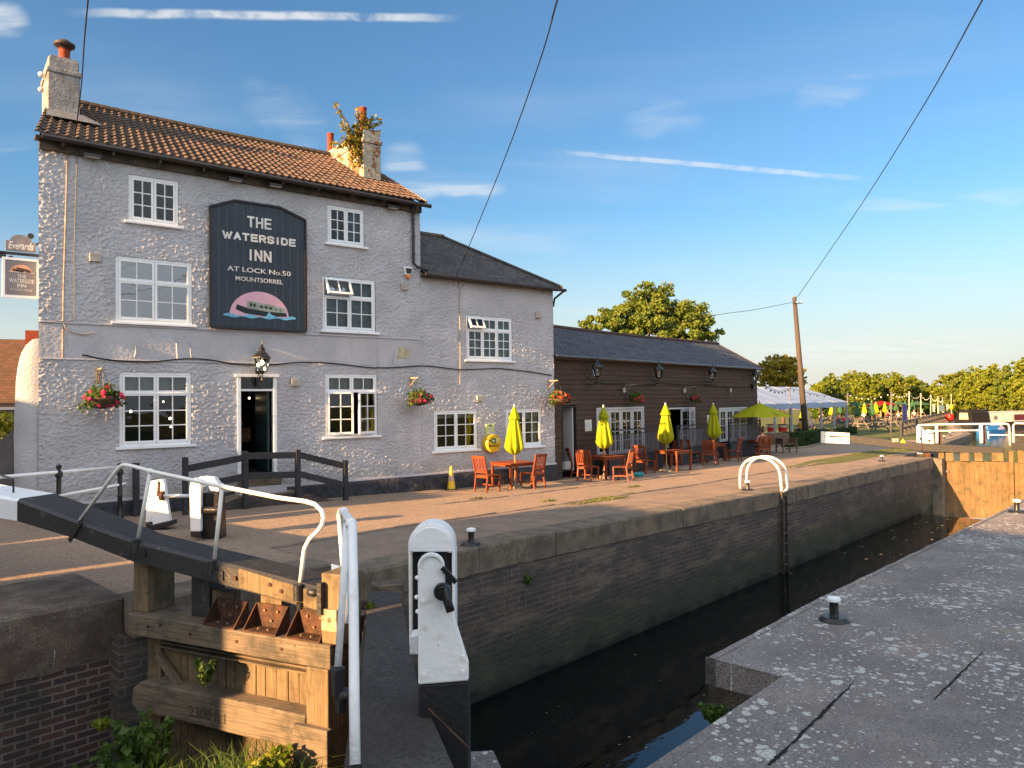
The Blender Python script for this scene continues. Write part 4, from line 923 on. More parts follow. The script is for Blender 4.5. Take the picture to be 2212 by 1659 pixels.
def french(r, leaves, open_=None, label=''):
    x0, z0, x1, z1 = r; fr, gl = MB(), MB(); fr.box(x0, -.045, z0, x0+.06, .05, z1); fr.box(x1-.06, -.045, z0, x1, .05, z1); fr.box(x0+.06, -.047, z1-.07, x1-.06, .05, z1)
    w_ = (x1-x0-.12)/leaves
    for i in range(leaves):
        a = x0+.06+w_*i
        if open_ and i in open_: continue
        casement(fr, gl, a+.004, z0, a+w_-.004, z1-.072, 2, 4, 0.0, 0.03, 0.11, 0.05)
    o = fr.build('french_doors', gw, barn, bevel=.004, seg=1); o['label'] = label; gl.build('glass', GL, o)
    if open_:
        for i in open_:
            a = x0+.06+w_*i; f2, g2 = MB(), MB(); casement(f2, g2, 0, z0, w_, z1-.072, 2, 4, 0.0, 0.03, 0.11, 0.05)
            q = f2.build('open_leaf', gw, o, loc=(x1-.06-w_*.02, 0, 0)); q.rotation_euler = (0, 0, R(200)) ; g2.build('glass', GL, q); break
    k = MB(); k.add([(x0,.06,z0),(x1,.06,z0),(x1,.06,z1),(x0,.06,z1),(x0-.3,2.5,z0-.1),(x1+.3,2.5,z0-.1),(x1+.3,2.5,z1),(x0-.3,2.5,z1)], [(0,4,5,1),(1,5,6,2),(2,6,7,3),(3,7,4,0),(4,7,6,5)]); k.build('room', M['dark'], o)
    return o
french(BW['b1'], 4, None, 'grey french doors with four glazed leaves'); french(BW['b2'], 2, [0], 'french doors with one leaf folded open'); french(BW['b3'], 4, None, 'french doors behind the fourth parasol')
x0, z0, x1, z1 = BW['door']
mb = MB(); mb.box(x0, -.04, z0, x0+.05, .06, z1); mb.box(x1-.05, -.04, z0, x1, .06, z1); mb.box(x0+.05, -.042, z1-.05, x1-.05, .06, z1)
d = mb.build('doorway', M['fencewood'], barn)
MB().box(x1-.22, -.01, z0, x1-.17, .9, z1-.06).build('open_door', gw, d, bevel=.01)
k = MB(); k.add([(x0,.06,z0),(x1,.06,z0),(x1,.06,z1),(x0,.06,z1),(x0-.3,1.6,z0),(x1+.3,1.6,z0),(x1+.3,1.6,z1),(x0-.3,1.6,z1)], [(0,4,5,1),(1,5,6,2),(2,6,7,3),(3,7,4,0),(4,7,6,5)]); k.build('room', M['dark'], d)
MB().box(x0+.12, .55, 1.35, x0+.42, .56, 2.05).build('poster', M['cwhite'], d); MB().box(x0+.15, .5, 0.55, x0+.5, .9, 0.95).build('stove', M['rust'], d)
# balcony style railings in front of the french doors
for i, k in enumerate(('b1', 'b2', 'b3')):
    x0, z0, x1, z1 = BW[k]; x1 += .35; x0 -= .1; t_ = fthing('railing', ['dark metal railing of upright bars before the four leaf glazed doors', 'dark metal railing before the half open glazed doors', 'dark metal railing before the farthest glazed doors'][i], 'railing', BARN, 'railings in front of the barn doors')
    mb = MB(); mb.box(x0, -.55, 1.28, x1, -.50, 1.33); mb.box(x0, -.545, 1.14, x1, -.505, 1.17); mb.box(x0, -.545, .38, x1, -.505, .42)
    mb.build('rail', M['fencewood'], t_)
    mb = MB(); n = int((x1-x0)/.11)
    for j in range(n+1): q = x0+(x1-x0)*j/n; mb.box(q-.012, -.54, .42, q+.012, -.516, 1.14)
    mb.build('bars', plain('grey railing bar', (0.16, 0.17, 0.2), None, 6, 0.5), t_)
    MB().box(x0-.02, -.56, .0, x0+.04, -.49, 1.33).build('post', M['fencewood'], t_); MB().box(x1-.04, -.56, 0., x1+.02, -.49, 1.33).build('post', M['fencewood'], t_)
    MB().box(x0-.02, -.60, -.25, x1+.02, -.06, .36).build('platform', M['plinth'], t_)
# ================================================================== near lock gate, far leaf (seen square on)
gO, gM = gz(276, 1325, 0.0), gz(713, 1395, 0.0)
LEAF = Frame(gO.x, gO.y, math.atan2(gM.y-gO.y, gM.x-gO.x)); LW = (gM-gO).length
def lf(px, py, y=0.0): return LEAF.px(px, py, y)
def lrect(px0, py0, px1, py1, y=0.0):
    a, b = lf(px0, py0, y), lf(px1, py1, y); return a[0], b[1], b[0], a[1]
gate = fthing('lock_gate', 'weathered oak lock gate leaf with black balance beam and bent white handrail, at lower left', 'lock gate', LEAF)
W1 = LW
ztr = lf(500, 1362)[1]; zbr = lf(500, 1410)[1]
def worn(m, x0, y0, z0, x1, y1, z1, parent, name, bev=0.015): return MB().box(x0, y0, z0, x1, y1, z1).build(name, m, parent, bevel=bev)
worn(M['oak'], -0.02, 0, -0.24, W1, 0.50, 0.0, gate, 'top_rail')
za, zb = lf(600, 1532)[1], lf(600, 1607)[1]
mb = MB(); e = [(0.10, za-.10), (0.22, za-.02), (0.4, za), (W1-.30, za), (W1-.30, zb), (0.18, zb), (0.08, zb+.06)]
mb.prism(e, -0.02, 0.46); mb.build('middle_rail', M['oak'], gate, bevel=0.02)
worn(M['oakv'], 0.12, 0.16, -3.2, 0.34, 0.50, -0.24, gate, 'heel_post')
worn(M['oakv'], W1-.30, -.01, -3.2, W1-0.02, 0.42, -0.24, gate, 'mitre_post')
x0, z1_ = lf(700, 1236, 0.05); 
worn(M['oakv'], W1-0.13, 0.03, -0.0, W1+.13, 0.34, lf(730, 1240, .05)[1], gate, 'mitre_head')
zb2 = lf(715, 1300)[1]
mb = MB(); mb.box(W1-.10, -.012, lf(720, 1365)[1], W1+.09, .03, lf(720, 1318)[1]); pl = mb.build('iron_plate', plain('pale worn plate', (0.36, 0.31, 0.2), (0.2, 0.17, 0.11), 12, 0.5), gate, bevel=.006)
MB().lathe([(0.028, 0), (0.028, .03), (0.015, .045)], (W1, -.012, lf(720, 1340)[1]), 6, 'y').build('bolt', M['rust'], pl)
# planking behind the rails, one strip per plank in one part
mb = MB(); rng = random.Random(4); xx = 0.36
while xx < W1-.32:
    w_ = rng.uniform(.11, .17); mb.box(xx, 0.20+rng.uniform(-.004, .004), -3.2, min(xx+w_-.007, W1-.31), 0.27, -0.24); xx += w_
mb.build('planking', M['oakv'], gate, bevel=0.004, seg=1)
mb = MB()
for (y_, z_) in ((0.13, -0.31), (0.12, -0.36)): mb.box(0.36, y_, z_-.02, W1-.3, y_+.07, z_)
mb.build('batten', M['oak'], gate)
worn(M['oak'], 0.3, 0.02, zb-1.25, W1-.30, 0.40, zb-.95, gate, 'lower_rail')
mb = MB(); a = lf(630, 1560); b = lf(740, 1659); mb.box(lf(632, 1600, -.08)[0], -.08, -3.0, W1+.02, 0.0, lf(690, 1577, -.08)[1]); mb.build('facing_board', M['oak'], gate, bevel=.01)
mb = MB(); p0 = lf(343, 1415, .15); p1 = lf(385, 1480, .1); mb.bar((p0[0], .15, p0[1]), (p1[0]+.02, .1, p1[1]), .07, .07, (0, 1, 0)); mb.build('brace', M['oak'], gate)
# the incised gate number, cut marks darker than the wood
def text_obj(txt, name, m, x0, x1, z0, z1, y, parent, depth=0.004, bold=0.0, shear=0.0, flip=False):
    cu_ = bpy.data.curves.new(name, 'FONT'); cu_.body = txt; cu_.extrude = 0.01; cu_.offset = bold; cu_.shear = shear; cu_.resolution_u = 3
    o = bpy.data.objects.new(name, cu_); sc.collection.objects.link(o); dg = bpy.context.evaluated_depsgraph_get(); dg.update()
    me = bpy.data.meshes.new_from_object(o.evaluated_get(dg)); bpy.data.objects.remove(o); bpy.data.curves.remove(cu_)
    n = len(me.vertices); v = np.zeros(n*3); me.vertices.foreach_get('co', v); v = v.reshape(-1, 3); lo, hi = v.min(0), v.max(0)
    s = (v-lo)/(hi-lo); out = np.zeros_like(v); out[:, 0] = x0+s[:, 0]*(x1-x0); out[:, 2] = z0+s[:, 1]*(z1-z0); out[:, 1] = y-s[:, 2]*depth
    me.vertices.foreach_set('co', out.reshape(-1)); me.materials.clear(); me.materials.append(m); me.name = name; me.update()
    o = bpy.data.objects.new(name, me); sc.collection.objects.link(o); o.parent = parent; return o
nm = bpy.data.objects['middle_rail']
q = lf(416, 1512); q2 = lf(492, 1560)
text_obj('2300 II I', 'carved_number', plain('incised cut', (0.05, 0.035, 0.02), None, 5, 0.9), lf(412, 1530)[0], lf(490, 1540)[0], zb+.09, zb+.20, -.021, nm, 0.002, -.01)
# uprights between top rail and the balance beam
zt_ = 0.62
mb = MB(); a0, a1 = lf(288, 1300, .1)[0], lf(366, 1300, .1)[0]; mb.box(a0, .10, 0, a0+.24, .48, 0.66); mb.build('heel_head', M['oakv'], gate, bevel=.012)
mb = MB(); mb.box(a0-.05, .04, .60, a0+.30, .50, .72); mb.build('cap_block', M['oak'], gate, bevel=.012)
mb = MB(); a = lf(410, 1300, .2)[0]; mb.box(a, .22, 0, a+.28, .46, .55); mb.build('centre_stile', M['blackworn'], gate, bevel=.01)
for (u0, u1) in ((455, 500), (560, 605), (645, 690)):
    a, b = lf(u0, 1300, .2)[0], lf(u1, 1300, .2)[0]; MB().box(a, .22, -.0, b, .34, lf(u0, 1275, .2)[1]).build('stile', M['oakv'], gate, bevel=.008)
# rusty angle brackets
def bracket(u0, u1, ybot, ytop):
    a, b = lf(u0, ybot, .02)[0], lf(u1, ybot, .02)[0]; h = lf(u0+20, ytop, .2)[1]; mb = MB()
    mb.box(a, .0, 0.005, b, .20, .02); mb.box(a+.0, .195, .02, b, .215, h)
    for e in (a, b-.012): mb.add([(e, 0, .02), (e, .195, .02), (e, .195, h), (e+.012, 0, .02), (e+.012, .195, .02), (e+.012, .195, h)], [(0, 1, 2), (5, 4, 3), (0, 3, 4, 1), (0, 2, 5, 3)])
    o = mb.build('angle_bracket', M['rust'], gate)
    bm_ = plain('worn bolt heads', (0.3, 0.2, 0.12), None, 9, 0.4, metal=0.3)
    for (fx, fy, fz) in ((.3, .19, .75), (.7, .19, .75), (.5, .19, .35)): MB().lathe([(0.014, -.01), (0.014, .012)], (a+(b-a)*fx, fy-.006, h*fz), 6, 'y').build('bolt', bm_, o)
    for fx in (.3, .6): MB().lathe([(0.014, 0), (0.014, .014)], (a+(b-a)*fx, .09, .02), 6).build('bolt', bm_, o)
bracket(440, 508, 1334, 1290); bracket(527, 597, 1346, 1300); bracket(619, 692, 1362, 1312)
# balance beam: rises gently away from the mitre
mb = MB(); Y0, Y1 = -0.02, 0.40
pts_t = [(-400, 1000), (39, 1077.5), (172, 1124), (287, 1167), (471, 1214), (560, 1236), (690, 1271)]
pts_b = [(-400, 1052), (35, 1125), (150, 1162), (287, 1213), (471, 1260), (560, 1284), (693, 1322)]
def beamseg(i0, i1, name, m, taper=0):
    mb = MB(); rows = []
    for i in range(i0, i1+1):
        xt, zt2 = lf(*pts_t[i], Y0); xb, zb_ = lf(*pts_b[i], Y0); xm_ = (xt+xb)/2
        ct = 0.035; bk = Y1 + (0.1 if i < 3 else 0)
        rows.append([(xm_, Y0, zb_), (xm_, Y0, zt2-ct), (xm_, Y0+ct, zt2), (xm_, bk-ct, zt2+.01), (xm_, bk, zt2-ct), (xm_, bk, zb_)])
    mb.add([v for r_ in rows for v in r_], [(i*6+k, i*6+(k+1) % 6, (i+1)*6+(k+1) % 6, (i+1)*6+k) for i in range(len(rows)-1) for k in range(6)]+[(0, 1, 2, 3, 4, 5), tuple((len(rows)-1)*6+k for k in (5, 4, 3, 2, 1, 0))])
    return mb.build(name, m, gate)
bw_ = beamseg(0, 1, 'white_beam_end', M['white']); beamseg(1, 4, 'balance_beam', M['blackworn']); 
# last metre: black above, bare oak where the paint has gone on the face
xt0, z0t = lf(505, 1221, Y0); xb0, z0b = lf(505, 1268, Y0)
beamseg(4, 6, 'beam_root', M['blackworn'])
mb = MB(); A_ = lf(516, 1224, Y0-.006); B_ = lf(690, 1277, Y0-.006); C_ = lf(690, 1320, Y0-.006); D_ = lf(516, 1270, Y0-.006)
mb.prism([(A_[0], A_[1]-.02), (B_[0], B_[1]-.02), (C_[0], C_[1]+.004), (D_[0], D_[1]+.004)], Y0-.012, Y0+.05); mb.build('bare_oak_face', M['oakv'], gate, bevel=.006)
mb = MB(); A_ = lf(684, 1262, Y0-.02); C_ = lf(700, 1330, Y0-.02); mb.box(A_[0], Y0-.02, C_[1], A_[0]+.05, Y1+.02, A_[1]+.01); mb.build('iron_strap', M['black'], gate)
mb = MB(); p = lf(152, 1150, Y0-.02); mb.bar((lf(178, 1128, Y0)[0], Y0-.012, lf(178, 1128, Y0)[1]+.01), (lf(152, 1168, Y0)[0], Y0-.012, lf(152, 1168, Y0)[1]), .05, .02, (0, 1, 0)); mb.build('iron_strap', M['black'], gate)
# handle on the white end
x, z = lf(29, 1072, .2); mb = MB(); mb.tube([(x, .2, z-.02), (x, .2, z+.2), (x-.08, .2, z+.24), (x-1.0, .2, z+.38)], .014, 6); mb.build('grab_bar', M['iron'], gate, smooth=True)
# bent white handrail with clamps
def rail3(name, pix, r, m, parent, fr, y, n=10, sub=4, closed=False):
    P = [Vector((fr.px(u, v, yy)[0], yy, fr.px(u, v, yy)[1])) for (u, v, yy) in [(p[0], p[1], p[2] if len(p) > 2 else y) for p in pix]]
    mb = MB(); mb.tube(P, r, n); return mb.build(name, m, parent, smooth='all')
hr = rail3('handrail', [(172, 1125), (252, 1016), (262, 1006), (270, 1004), (290, 1008), (325, 1018), (480, 1051), (600, 1075), (660, 1083), (680, 1089), (695, 1103), (699, 1118), (696, 1133), (686, 1148), (668, 1165), (658, 1185), (655, 1205), (649, 1262)], 0.023, M['cream'], gate, LEAF, 0.03)
for (a, b) in (((325, 1018), (298, 1166)), ((480, 1051), (463, 1212))):
    rail3('rail_post', [(*a,), (*b,)], 0.022, M['cream'], gate, LEAF, 0.03)
    x, z = lf(*a, .03); k = MB(); k.ball((x, .03, z), .035, 8); k.build('collar', M['cream'], gate, smooth='all')
    x, z = lf(*b, .0); k = MB(); k.lathe([(0.045, -.16), (0.045, -.005), (0.035, 0)], (x-.01, -.02, z+.01), 10); k.box(x-.14, -.035, z-.19, x+.16, -.018, z-.09)
    k.build('rail_socket', M['black'], gate, smooth=True)
x, z = lf(650, 1262, 0); k = MB(); k.lathe([(0.05, -.16), (0.05, -.005), (0.03, 0)], (x, -.04, z+.01), 10); k.lathe([(0.03, -.24), (0.035, -.17)], (x+.02, -.04, z), 8); k.ball((x+.17, -.04, z-.06), .05, 8, (1.3, .6, .8)); k.build('rail_socket', M['black'], gate, smooth=True)
for (u, v) in ((510, 1248), (610, 1276), (585, 1262)): x, z = lf(u, v, Y0); MB().lathe([(0.022, -.012), (0.022, .01)], (x, Y0-.012, z), 8, 'y').build('bolt', M['rust'], gate)
for (u, v) in ((320, 1353), (347, 1350), (411, 1370), (511, 1385), (608, 1402), (300, 1520)): x, z = lf(u, v, 0); MB().lathe([(0.018, -.01), (0.018, .01)], (x, 0, z), 8, 'y').build('bolt', M['rust'], gate)

# ---- near leaf: walkway runs away from the camera to the mitre
NZ = 0.30
wk = [gz(735, 1700, NZ), gz(780, 1494, NZ), gz(795, 1276, NZ), gz(863, 1276, NZ), gz(904, 1484, NZ), gz(1000, 1700, NZ)]
base = wk[0]
g2 = thing('lock_gate', 'near lock gate leaf with dark walkway board and steep white handrail, in the foreground', 'lock gate', (base.x, base.y, 0))
o0 = Vector((base.x, base.y, 0))
def P2(p): return (p.x-o0.x, p.y-o0.y)
mb = MB(); mb.prism([P2(p) for p in wk], NZ-.09, NZ, 'xy'); mb.build('walkway', M['walk'], g2, bevel=.008)
L0, L1 = P2(gz(742, 1700, NZ)), P2(gz(797, 1284, NZ)); dx, dy = L1[0]-L0[0], L1[1]-L0[1]; ln = math.hypot(dx, dy); ux, uy = dx/ln, dy/ln
def off(p, a, b): return (p[0]+ux*a-uy*b, p[1]+uy*a+ux*b)
mb = MB(); mb.prism([off(L0, -.2, .02), off(L1, .05, .02), off(L1, .05, -.30), off(L0, -.2, -.32)], -3.0, NZ-.092, 'xy'); mb.build('gate_leaf', M['blackworn'], g2, bevel=.01)
mb = MB(); mb.prism([off(L0, -.2, .045), off(L1, -.02, .045), off(L1, -.02, .02), off(L0, -.2, .02)], -.02, .1, 'xy'); mb.build('edge_rail', M['walk'], g2)
mb = MB(); mb.prism([off(L1, -.1, .10), off(L1, .14, .10), off(L1, .14, -.18), off(L1, -.1, -.18)], -2.9, .10, 'xy'); mb.build('mitre_post', M['oakv'], g2, bevel=.012)
# stub timbers beyond the mitre
mb = MB(); a = gz(806, 1262, .25); b = gz(858, 1256, .25); mb.bar((a.x-o0.x, a.y-o0.y, .12), (b.x-o0.x+.05, b.y-o0.y+.02, .12), .26, .26); mb.build('cross_timber', M['oak'], g2, bevel=.015)
# handrail seen end on
def wp(px, py, Z): p = dp(px, py, Z); return (p.x-o0.x, p.y-o0.y, p.z)
mb = MB(); mb.tube([wp(752, 1346, 7.2), wp(744, 1240, 7.3), wp(734, 1112, 7.4), wp(737, 1103, 7.25), wp(745, 1108, 6.3), wp(753, 1120, 5.5), wp(757, 1127, 5.15), wp(761, 1137, 4.95), wp(764, 1300, 4.65), wp(765, 1480, 4.4), wp(767, 1652, 4.2)], 0.031, 12); mb.build('handrail', M['white'], g2, smooth='all')
mb = MB(); mb.tube([wp(749, 1130, 5.6), wp(742, 1260, 5.5), wp(730, 1440, 5.35)], 0.027, 12); mb.build('rail_post', M['white'], g2, smooth='all')
for q, r_ in ((wp(758, 1131, 5.05), .042), (wp(743, 1106, 6.4), .042)): k = MB(); k.ball(q, r_, 10); k.build('rail_joint', M['white'], g2, smooth='all')
q = wp(729, 1440, 5.35); mb = MB(); mb.lathe([(0.05, -.2), (0.055, -.01), (0.04, 0)], q, 12); mb.ball((q[0]+.05, q[1], q[2]-.2), .06, 10, (1, 1, .8)); mb.lathe([(.035, -.32), (.045, -.2)], (q[0]+.02, q[1], q[2]), 10); mb.build('rail_socket', M['black'], g2, smooth=True)
q = wp(767, 1652, 4.2); mb = MB(); mb.lathe([(0.04, -.08), (0.04, .0)], q, 12); mb.build('rail_socket', M['black'], g2, smooth=True)
# ---- big white paddle gear on the near leaf
def slab_px(name, pix, Z, depth, m, parent, org, bev=0.012):
    """flat plate with the given outline at distance Z, thickness 'depth' going away"""
    P = [dp(u, v, Z) for u, v in pix]; mb = MB(); mb.prism([(p.x-org[0], p.z) for p in P], Z-org[1], Z-org[1]+depth, 'xz'); return mb.build(name, m, parent, bevel=bev)
pg = thing('paddle_gear', 'largest white painted paddle gear case in front of the near gate walkway', 'paddle gear', (-0.4, 5.0, 0), 0, 'white paddle gear posts around the lock')
og = (-0.4, 5.0)
def arc(cx_, cy_, rx, ry, a0, a1, n): return [(cx_+rx*math.cos(R(a)), cy_-ry*math.sin(R(a))) for a in np.linspace(a0, a1, n)]
slab_px('front_plate', [(903, 1480), (902, 1226)]+arc(931, 1224, 29, 29, 180, 0, 12)+[(961, 1262), (965, 1275), (979, 1325), (985, 1345), (1012, 1432), (1012, 1471)], 4.95, .045, M['white'], pg, og)
slab_px('rim', arc(931, 1224, 29, 30, 180, 20, 12)+arc(931, 1226, 25, 24, 20, 180, 10), 4.93, .019, M['white'], pg, og, .004)
slab_px('rear_hood', [(882, 1195)]+arc(931, 1180, 50, 50, 180, 0, 16)+[(982, 1195), (966, 1195), (966, 1185), (893, 1185), (893, 1195)], 5.35, .22, M['white'], pg, og)
slab_px('hood_face', [(885, 1192)]+arc(931, 1183, 44, 44, 180, 0, 16)+[(976, 1192)], 5.33, .02, M['white'], pg, og, .004)
slab_px('frame', [(882, 1190), (889, 1190), (889, 1395), (884, 1395)], 5.35, .2, M['cream'], pg, og, .006); slab_px('frame', [(976, 1190), (983, 1190), (984, 1375), (977, 1355)], 5.35, .2, M['white'], pg, og, .006)
slab_px('rack', [(890, 1190), (974, 1190), (976, 1440), (892, 1400)], 5.42, .12, M['iron'], pg, og, .01)
slab_px('foot', [(885, 1376), (903, 1372), (903, 1414), (885, 1414)], 5.2, .16, M['white'], pg, og, .006)
slab_px('post', [(903, 1481), (1011, 1472), (1013, 1700), (960, 1690), (905, 1560)], 4.97, .26, M['black'], pg, og, .01)
for (u, v) in ((901, 1248), (900, 1290), (902, 1321)): p = dp(u, v, 4.97); MB().ball((p.x-og[0], p.y-og[1], p.z), .016, 6).build('bolt', M['white'], pg, smooth='all')
for (u, v) in ((915, 1460), (1000, 1452), (1001, 1420), (914, 1300)): p = dp(u, v, 4.94); MB().lathe([(.013, -.012), (.013, .01)], (p.x-og[0], p.y-og[1], p.z), 6, 'y').build('bolt', M['cream'], pg)
p = dp(955, 1280, 4.9); c = (p.x-og[0], p.y-og[1], p.z); mb = MB(); mb.lathe([(.055, 0), (.06, .03), (.04, .05), (.035, .05)], c, 14, 'y'); mb.bar((c[0]+.01, c[1]-.04, c[2]+.05), (c[0]+.06, c[1]-.05, c[2]-.11), .05, .05, (0, 1, 0)); mb.bar((c[0]-.0, c[1]+.02, c[2]+.16), (c[0]+.09, c[1]+.02, c[2]+.06), .03, .03, (0, 1, 0)); mb.tube([(c[0]+.03, c[1]-.05, c[2]+.04), (c[0]+.05, c[1]-.10, c[2]-.02), (c[0]+.055, c[1]-.1, c[2]-.06)], .022, 8)
mb.build('windlass_spindle', M['iron'], pg, smooth=True)
# landing step at the bottom edge
p = gz(1010, 1640, -.35); mb = MB(); mb.prism([(p.x-.2, p.y-.5), (p.x+.32, p.y-.45), (p.x+.2, p.y+.05), (p.x-.1, p.y+.02)], -.6, -.30, 'xy'); o = mb.build('stone_step', M['slab'], bevel=.02); tag(o, 'dark concrete step below the near gate, at the bottom edge of the water', 'step')
a, b = dp(925, 1530, 4.9), dp(1012, 1615, 4.6); o = MB().tube([a, b], .006, 5).build('guy_wire', M['rust']); tag(o, 'thin rusty wire slanting beside black paddle post', 'wire')

# ---- two smaller paddle gears across the water
def ground_thing(px, py, **k): return gp(px, py)
b1 = gp(340, 1143); og1 = (b1.x, b1.y)
pg1 = thing('paddle_gear', 'white wedge shaped paddle gear case left of the pair beyond the black beam', 'paddle gear', (b1.x, b1.y, b1.z), 0, 'white paddle gear posts around the lock')
def slab_z(name, pix, Z, depth, m, parent, org, oz, bev=0.01):
    P = [dp(u, v, Z) for u, v in pix]; mb = MB(); mb.prism([(p.x-org[0], p.z-oz) for p in P], Z-org[1], Z-org[1]+depth, 'xz'); return mb.build(name, m, parent, bevel=bev)
Zg = b1.y
slab_z('front_case', [(329, 1134), (332, 1055)]+arc(344, 1050, 12, 14, 170, 0, 8)+[(357, 1060), (367, 1125)], Zg-.12, .10, M['white'], pg1, og1, b1.z)
slab_z('side_case', [(314, 1128), (316, 1050), (322, 1040), (345, 1036), (350, 1060), (352, 1128)], Zg-.02, .25, M['white'], pg1, og1, b1.z)
slab_z('base', [(314, 1129), (330, 1135), (368, 1126), (368, 1136), (331, 1146), (315, 1139)], Zg-.11, .3, M['black'], pg1, og1, b1.z)
p = dp(350, 1071, Zg-.16); q = dp(411, 1071, Zg+.1)
MB().tube([(p.x-og1[0], p.y-og1[1], p.z-b1.z), (q.x-og1[0], q.y-og1[1], q.z-b1.z)], .034, 10).build('drive_shaft', M['white'], pg1, smooth='all')
mb = MB(); mb.lathe([(.09, -.03), (.09, .03)], (p.x-og1[0], p.y-og1[1], p.z-b1.z), 10, 'x'); mb.bar((p.x-og1[0]-.05, p.y-og1[1]-.05, p.z-b1.z), (p.x-og1[0]-.03, p.y-og1[1]-.05, p.z-b1.z+.28), .04, .04); mb.build('gear_wheel', M['rust'], pg1)
b2 = gp(432, 1166); og2 = (b2.x, b2.y); Zg = b2.y
pg2 = thing('paddle_gear', 'white hooded paddle gear with black rack post behind the bent handrail', 'paddle gear', (b2.x, b2.y, b2.z), 0, 'white paddle gear posts around the lock')
slab_z('front_post', [(411, 1148), (409, 1052), (413, 1036), (422, 1032), (431, 1038), (433, 1055), (433, 1148)], Zg-.1, .10, M['white'], pg2, og2, b2.z)
slab_z('hood', [(411, 1045), (420, 1033), (440, 1029), (462, 1032), (474, 1048), (472, 1062), (455, 1060), (450, 1050), (440, 1052), (434, 1065)], Zg+.0, .16, M['white'], pg2, og2, b2.z)
slab_z('base', [(411, 1148), (433, 1148), (433, 1164), (411, 1160)], Zg-.1, .14, M['black'], pg2, og2, b2.z)
slab_z('rack_post', [(437, 1065), (472, 1065), (476, 1174), (436, 1166)], Zg+.05, .3, M['iron'], pg2, og2, b2.z)
p = dp(455, 1102, Zg+.0); MB().lathe([(.07, -.14), (.08, .14)], (p.x-og2[0], p.y-og2[1], p.z-b2.z), 10, 'x').build('winding_drum', M['iron'], pg2, smooth=True)

# ---- black iron posts with white tubes, far left
RF = Frame(-6.4, 0, 0)
def gpt(px, py, Z): p = dp(px, py, Z); return p
pst = thing('iron_railing', 'white tubular railing on two black ball topped iron posts at left of the inn', 'railing', (-8.2, 15.4, 0))
oo = Vector((-8.2, 15.4, 0))
def rp(px, py, Z): return dp(px, py, Z)-oo
for (u, yt, Z) in ((127, 1003, 14.4), (259, 1000, 15.5)):
    c = rp(u, 1040, Z); top = rp(u, yt, Z).z; g = hgt(c.x+oo.x, c.y+oo.y)
    mb = MB(); mb.lathe([(.075, g), (.075, g+.06), (.05, g+.1), (.045, g+.5), (.055, g+.52), (.045, g+.55), (.042, top-.26), (.065, top-.24), (.07, top-.19), (.06, top-.14), (.03, top-.12), (.03, top-.10), (.052, top-.06), (.05, top-.03), (.02, top)], (c.x, c.y, 0), 12); mb.build('post', M['iron'], pst, smooth=True)
MB().tube([rp(-60, 1036, 12.8), rp(127, 1020, 14.4), rp(259, 1008.5, 15.5)], .034, 10).build('upper_tube', M['white'], pst, smooth='all')
MB().tube([rp(118, 1073, 14.3), rp(259, 1047, 15.5), rp(272, 1044, 15.6)], .03, 10).build('lower_tube', M['white'], pst, smooth='all')

# ---- dark timber rail round the door ramp
fen = fthing('timber_fence', 'charcoal timber post and rail fence around the door ramp', 'fence', PUBF)
YF = -0.78
def fp(px, py): return PUBF.px(px, py, YF)
PX = [(400, 988, 1112), (530, 975, 1102), (643, 971, 1092), (746, 994, 1083)]
XS = []
for (u, a, b) in PX:
    x, z1_ = fp(u, a); g = PUBF.w(x, YF, 0); g = hgt(g.x, g.y); XS.append((x, z1_)); MB().box(x-.055, YF-.055, g-.02, x+.055, YF+.055, z1_).build('post', M['fencewood'], fen, bevel=.006)
def fr_(u0, v0, u1, v1):
    a, b = fp(u0, v0), fp(u1, v1); MB().bar((a[0], YF-.01, a[1]), (b[0], YF-.01, b[1]), .05, .15, (0, 0, 1)).build('rail', M['fencewood'], fen, bevel=.004)
fr_(400, 1013, 530, 988); fr_(530, 985, 643, 983); fr_(643, 982, 746, 1007); fr_(455, 1045, 530, 1029); fr_(530, 1028, 643, 1025); fr_(643, 1023, 746, 1048)
x, z = PUBF.px(294, 1012, -.5); p = gp(294, 1115)
o = MB().box(-.06, -.06, 0, .06, .06, 1.15).build('timber_post', M['fencewood'], loc=p, rot=PUBF.a, bevel=.006); tag(o, 'lone charcoal timber post left of the wedge shaped paddle gear', 'post')
# ramp and step
rmp = fthing('door_ramp', 'brick sided concrete ramp and step in front of the inn door', 'ramp', PUBF)
xa, xb, xc, xd = XS[0][0], XS[1][0]-.1, XS[2][0]+.1, XS[3][0]
mb = MB(); top = .27; vs = [(xa, .02, -.12), (xb, .02, top), (xc, .02, top), (xd, .02, -.12)]; ft = [(v[0], YF+.1, v[2]) for v in vs]; lo = [(v[0], YF+.1, -.4) for v in vs]
mb.add(vs+ft, [(0, 1, 5, 4), (1, 2, 6, 5), (2, 3, 7, 6)]); mb.build('ramp_surface', M['conc'], rmp)
mb = MB(); mb.add([(v[0], v[1]-.0, v[2]-.0) for v in ft]+lo, [(0, 1, 5, 4), (1, 2, 6, 5), (2, 3, 7, 6)]); mb.build('brick_side', m_brick('ramp brick', (0.09, 0.06, 0.05), (0.05, 0.04, 0.04), (0.12, 0.10, 0.09), .23, .08), rmp)
MB().box(dx0-.1, -.42, top-.01, dx1+.12, .02, top+.17).build('step', M['smooth_render'], rmp, bevel=.01)
MB().box(dx0-.02, -.35, top+.17, dx1+.02, .1, WIN['d1'][1]-.005).build('threshold', M['stone'], rmp, bevel=.01)

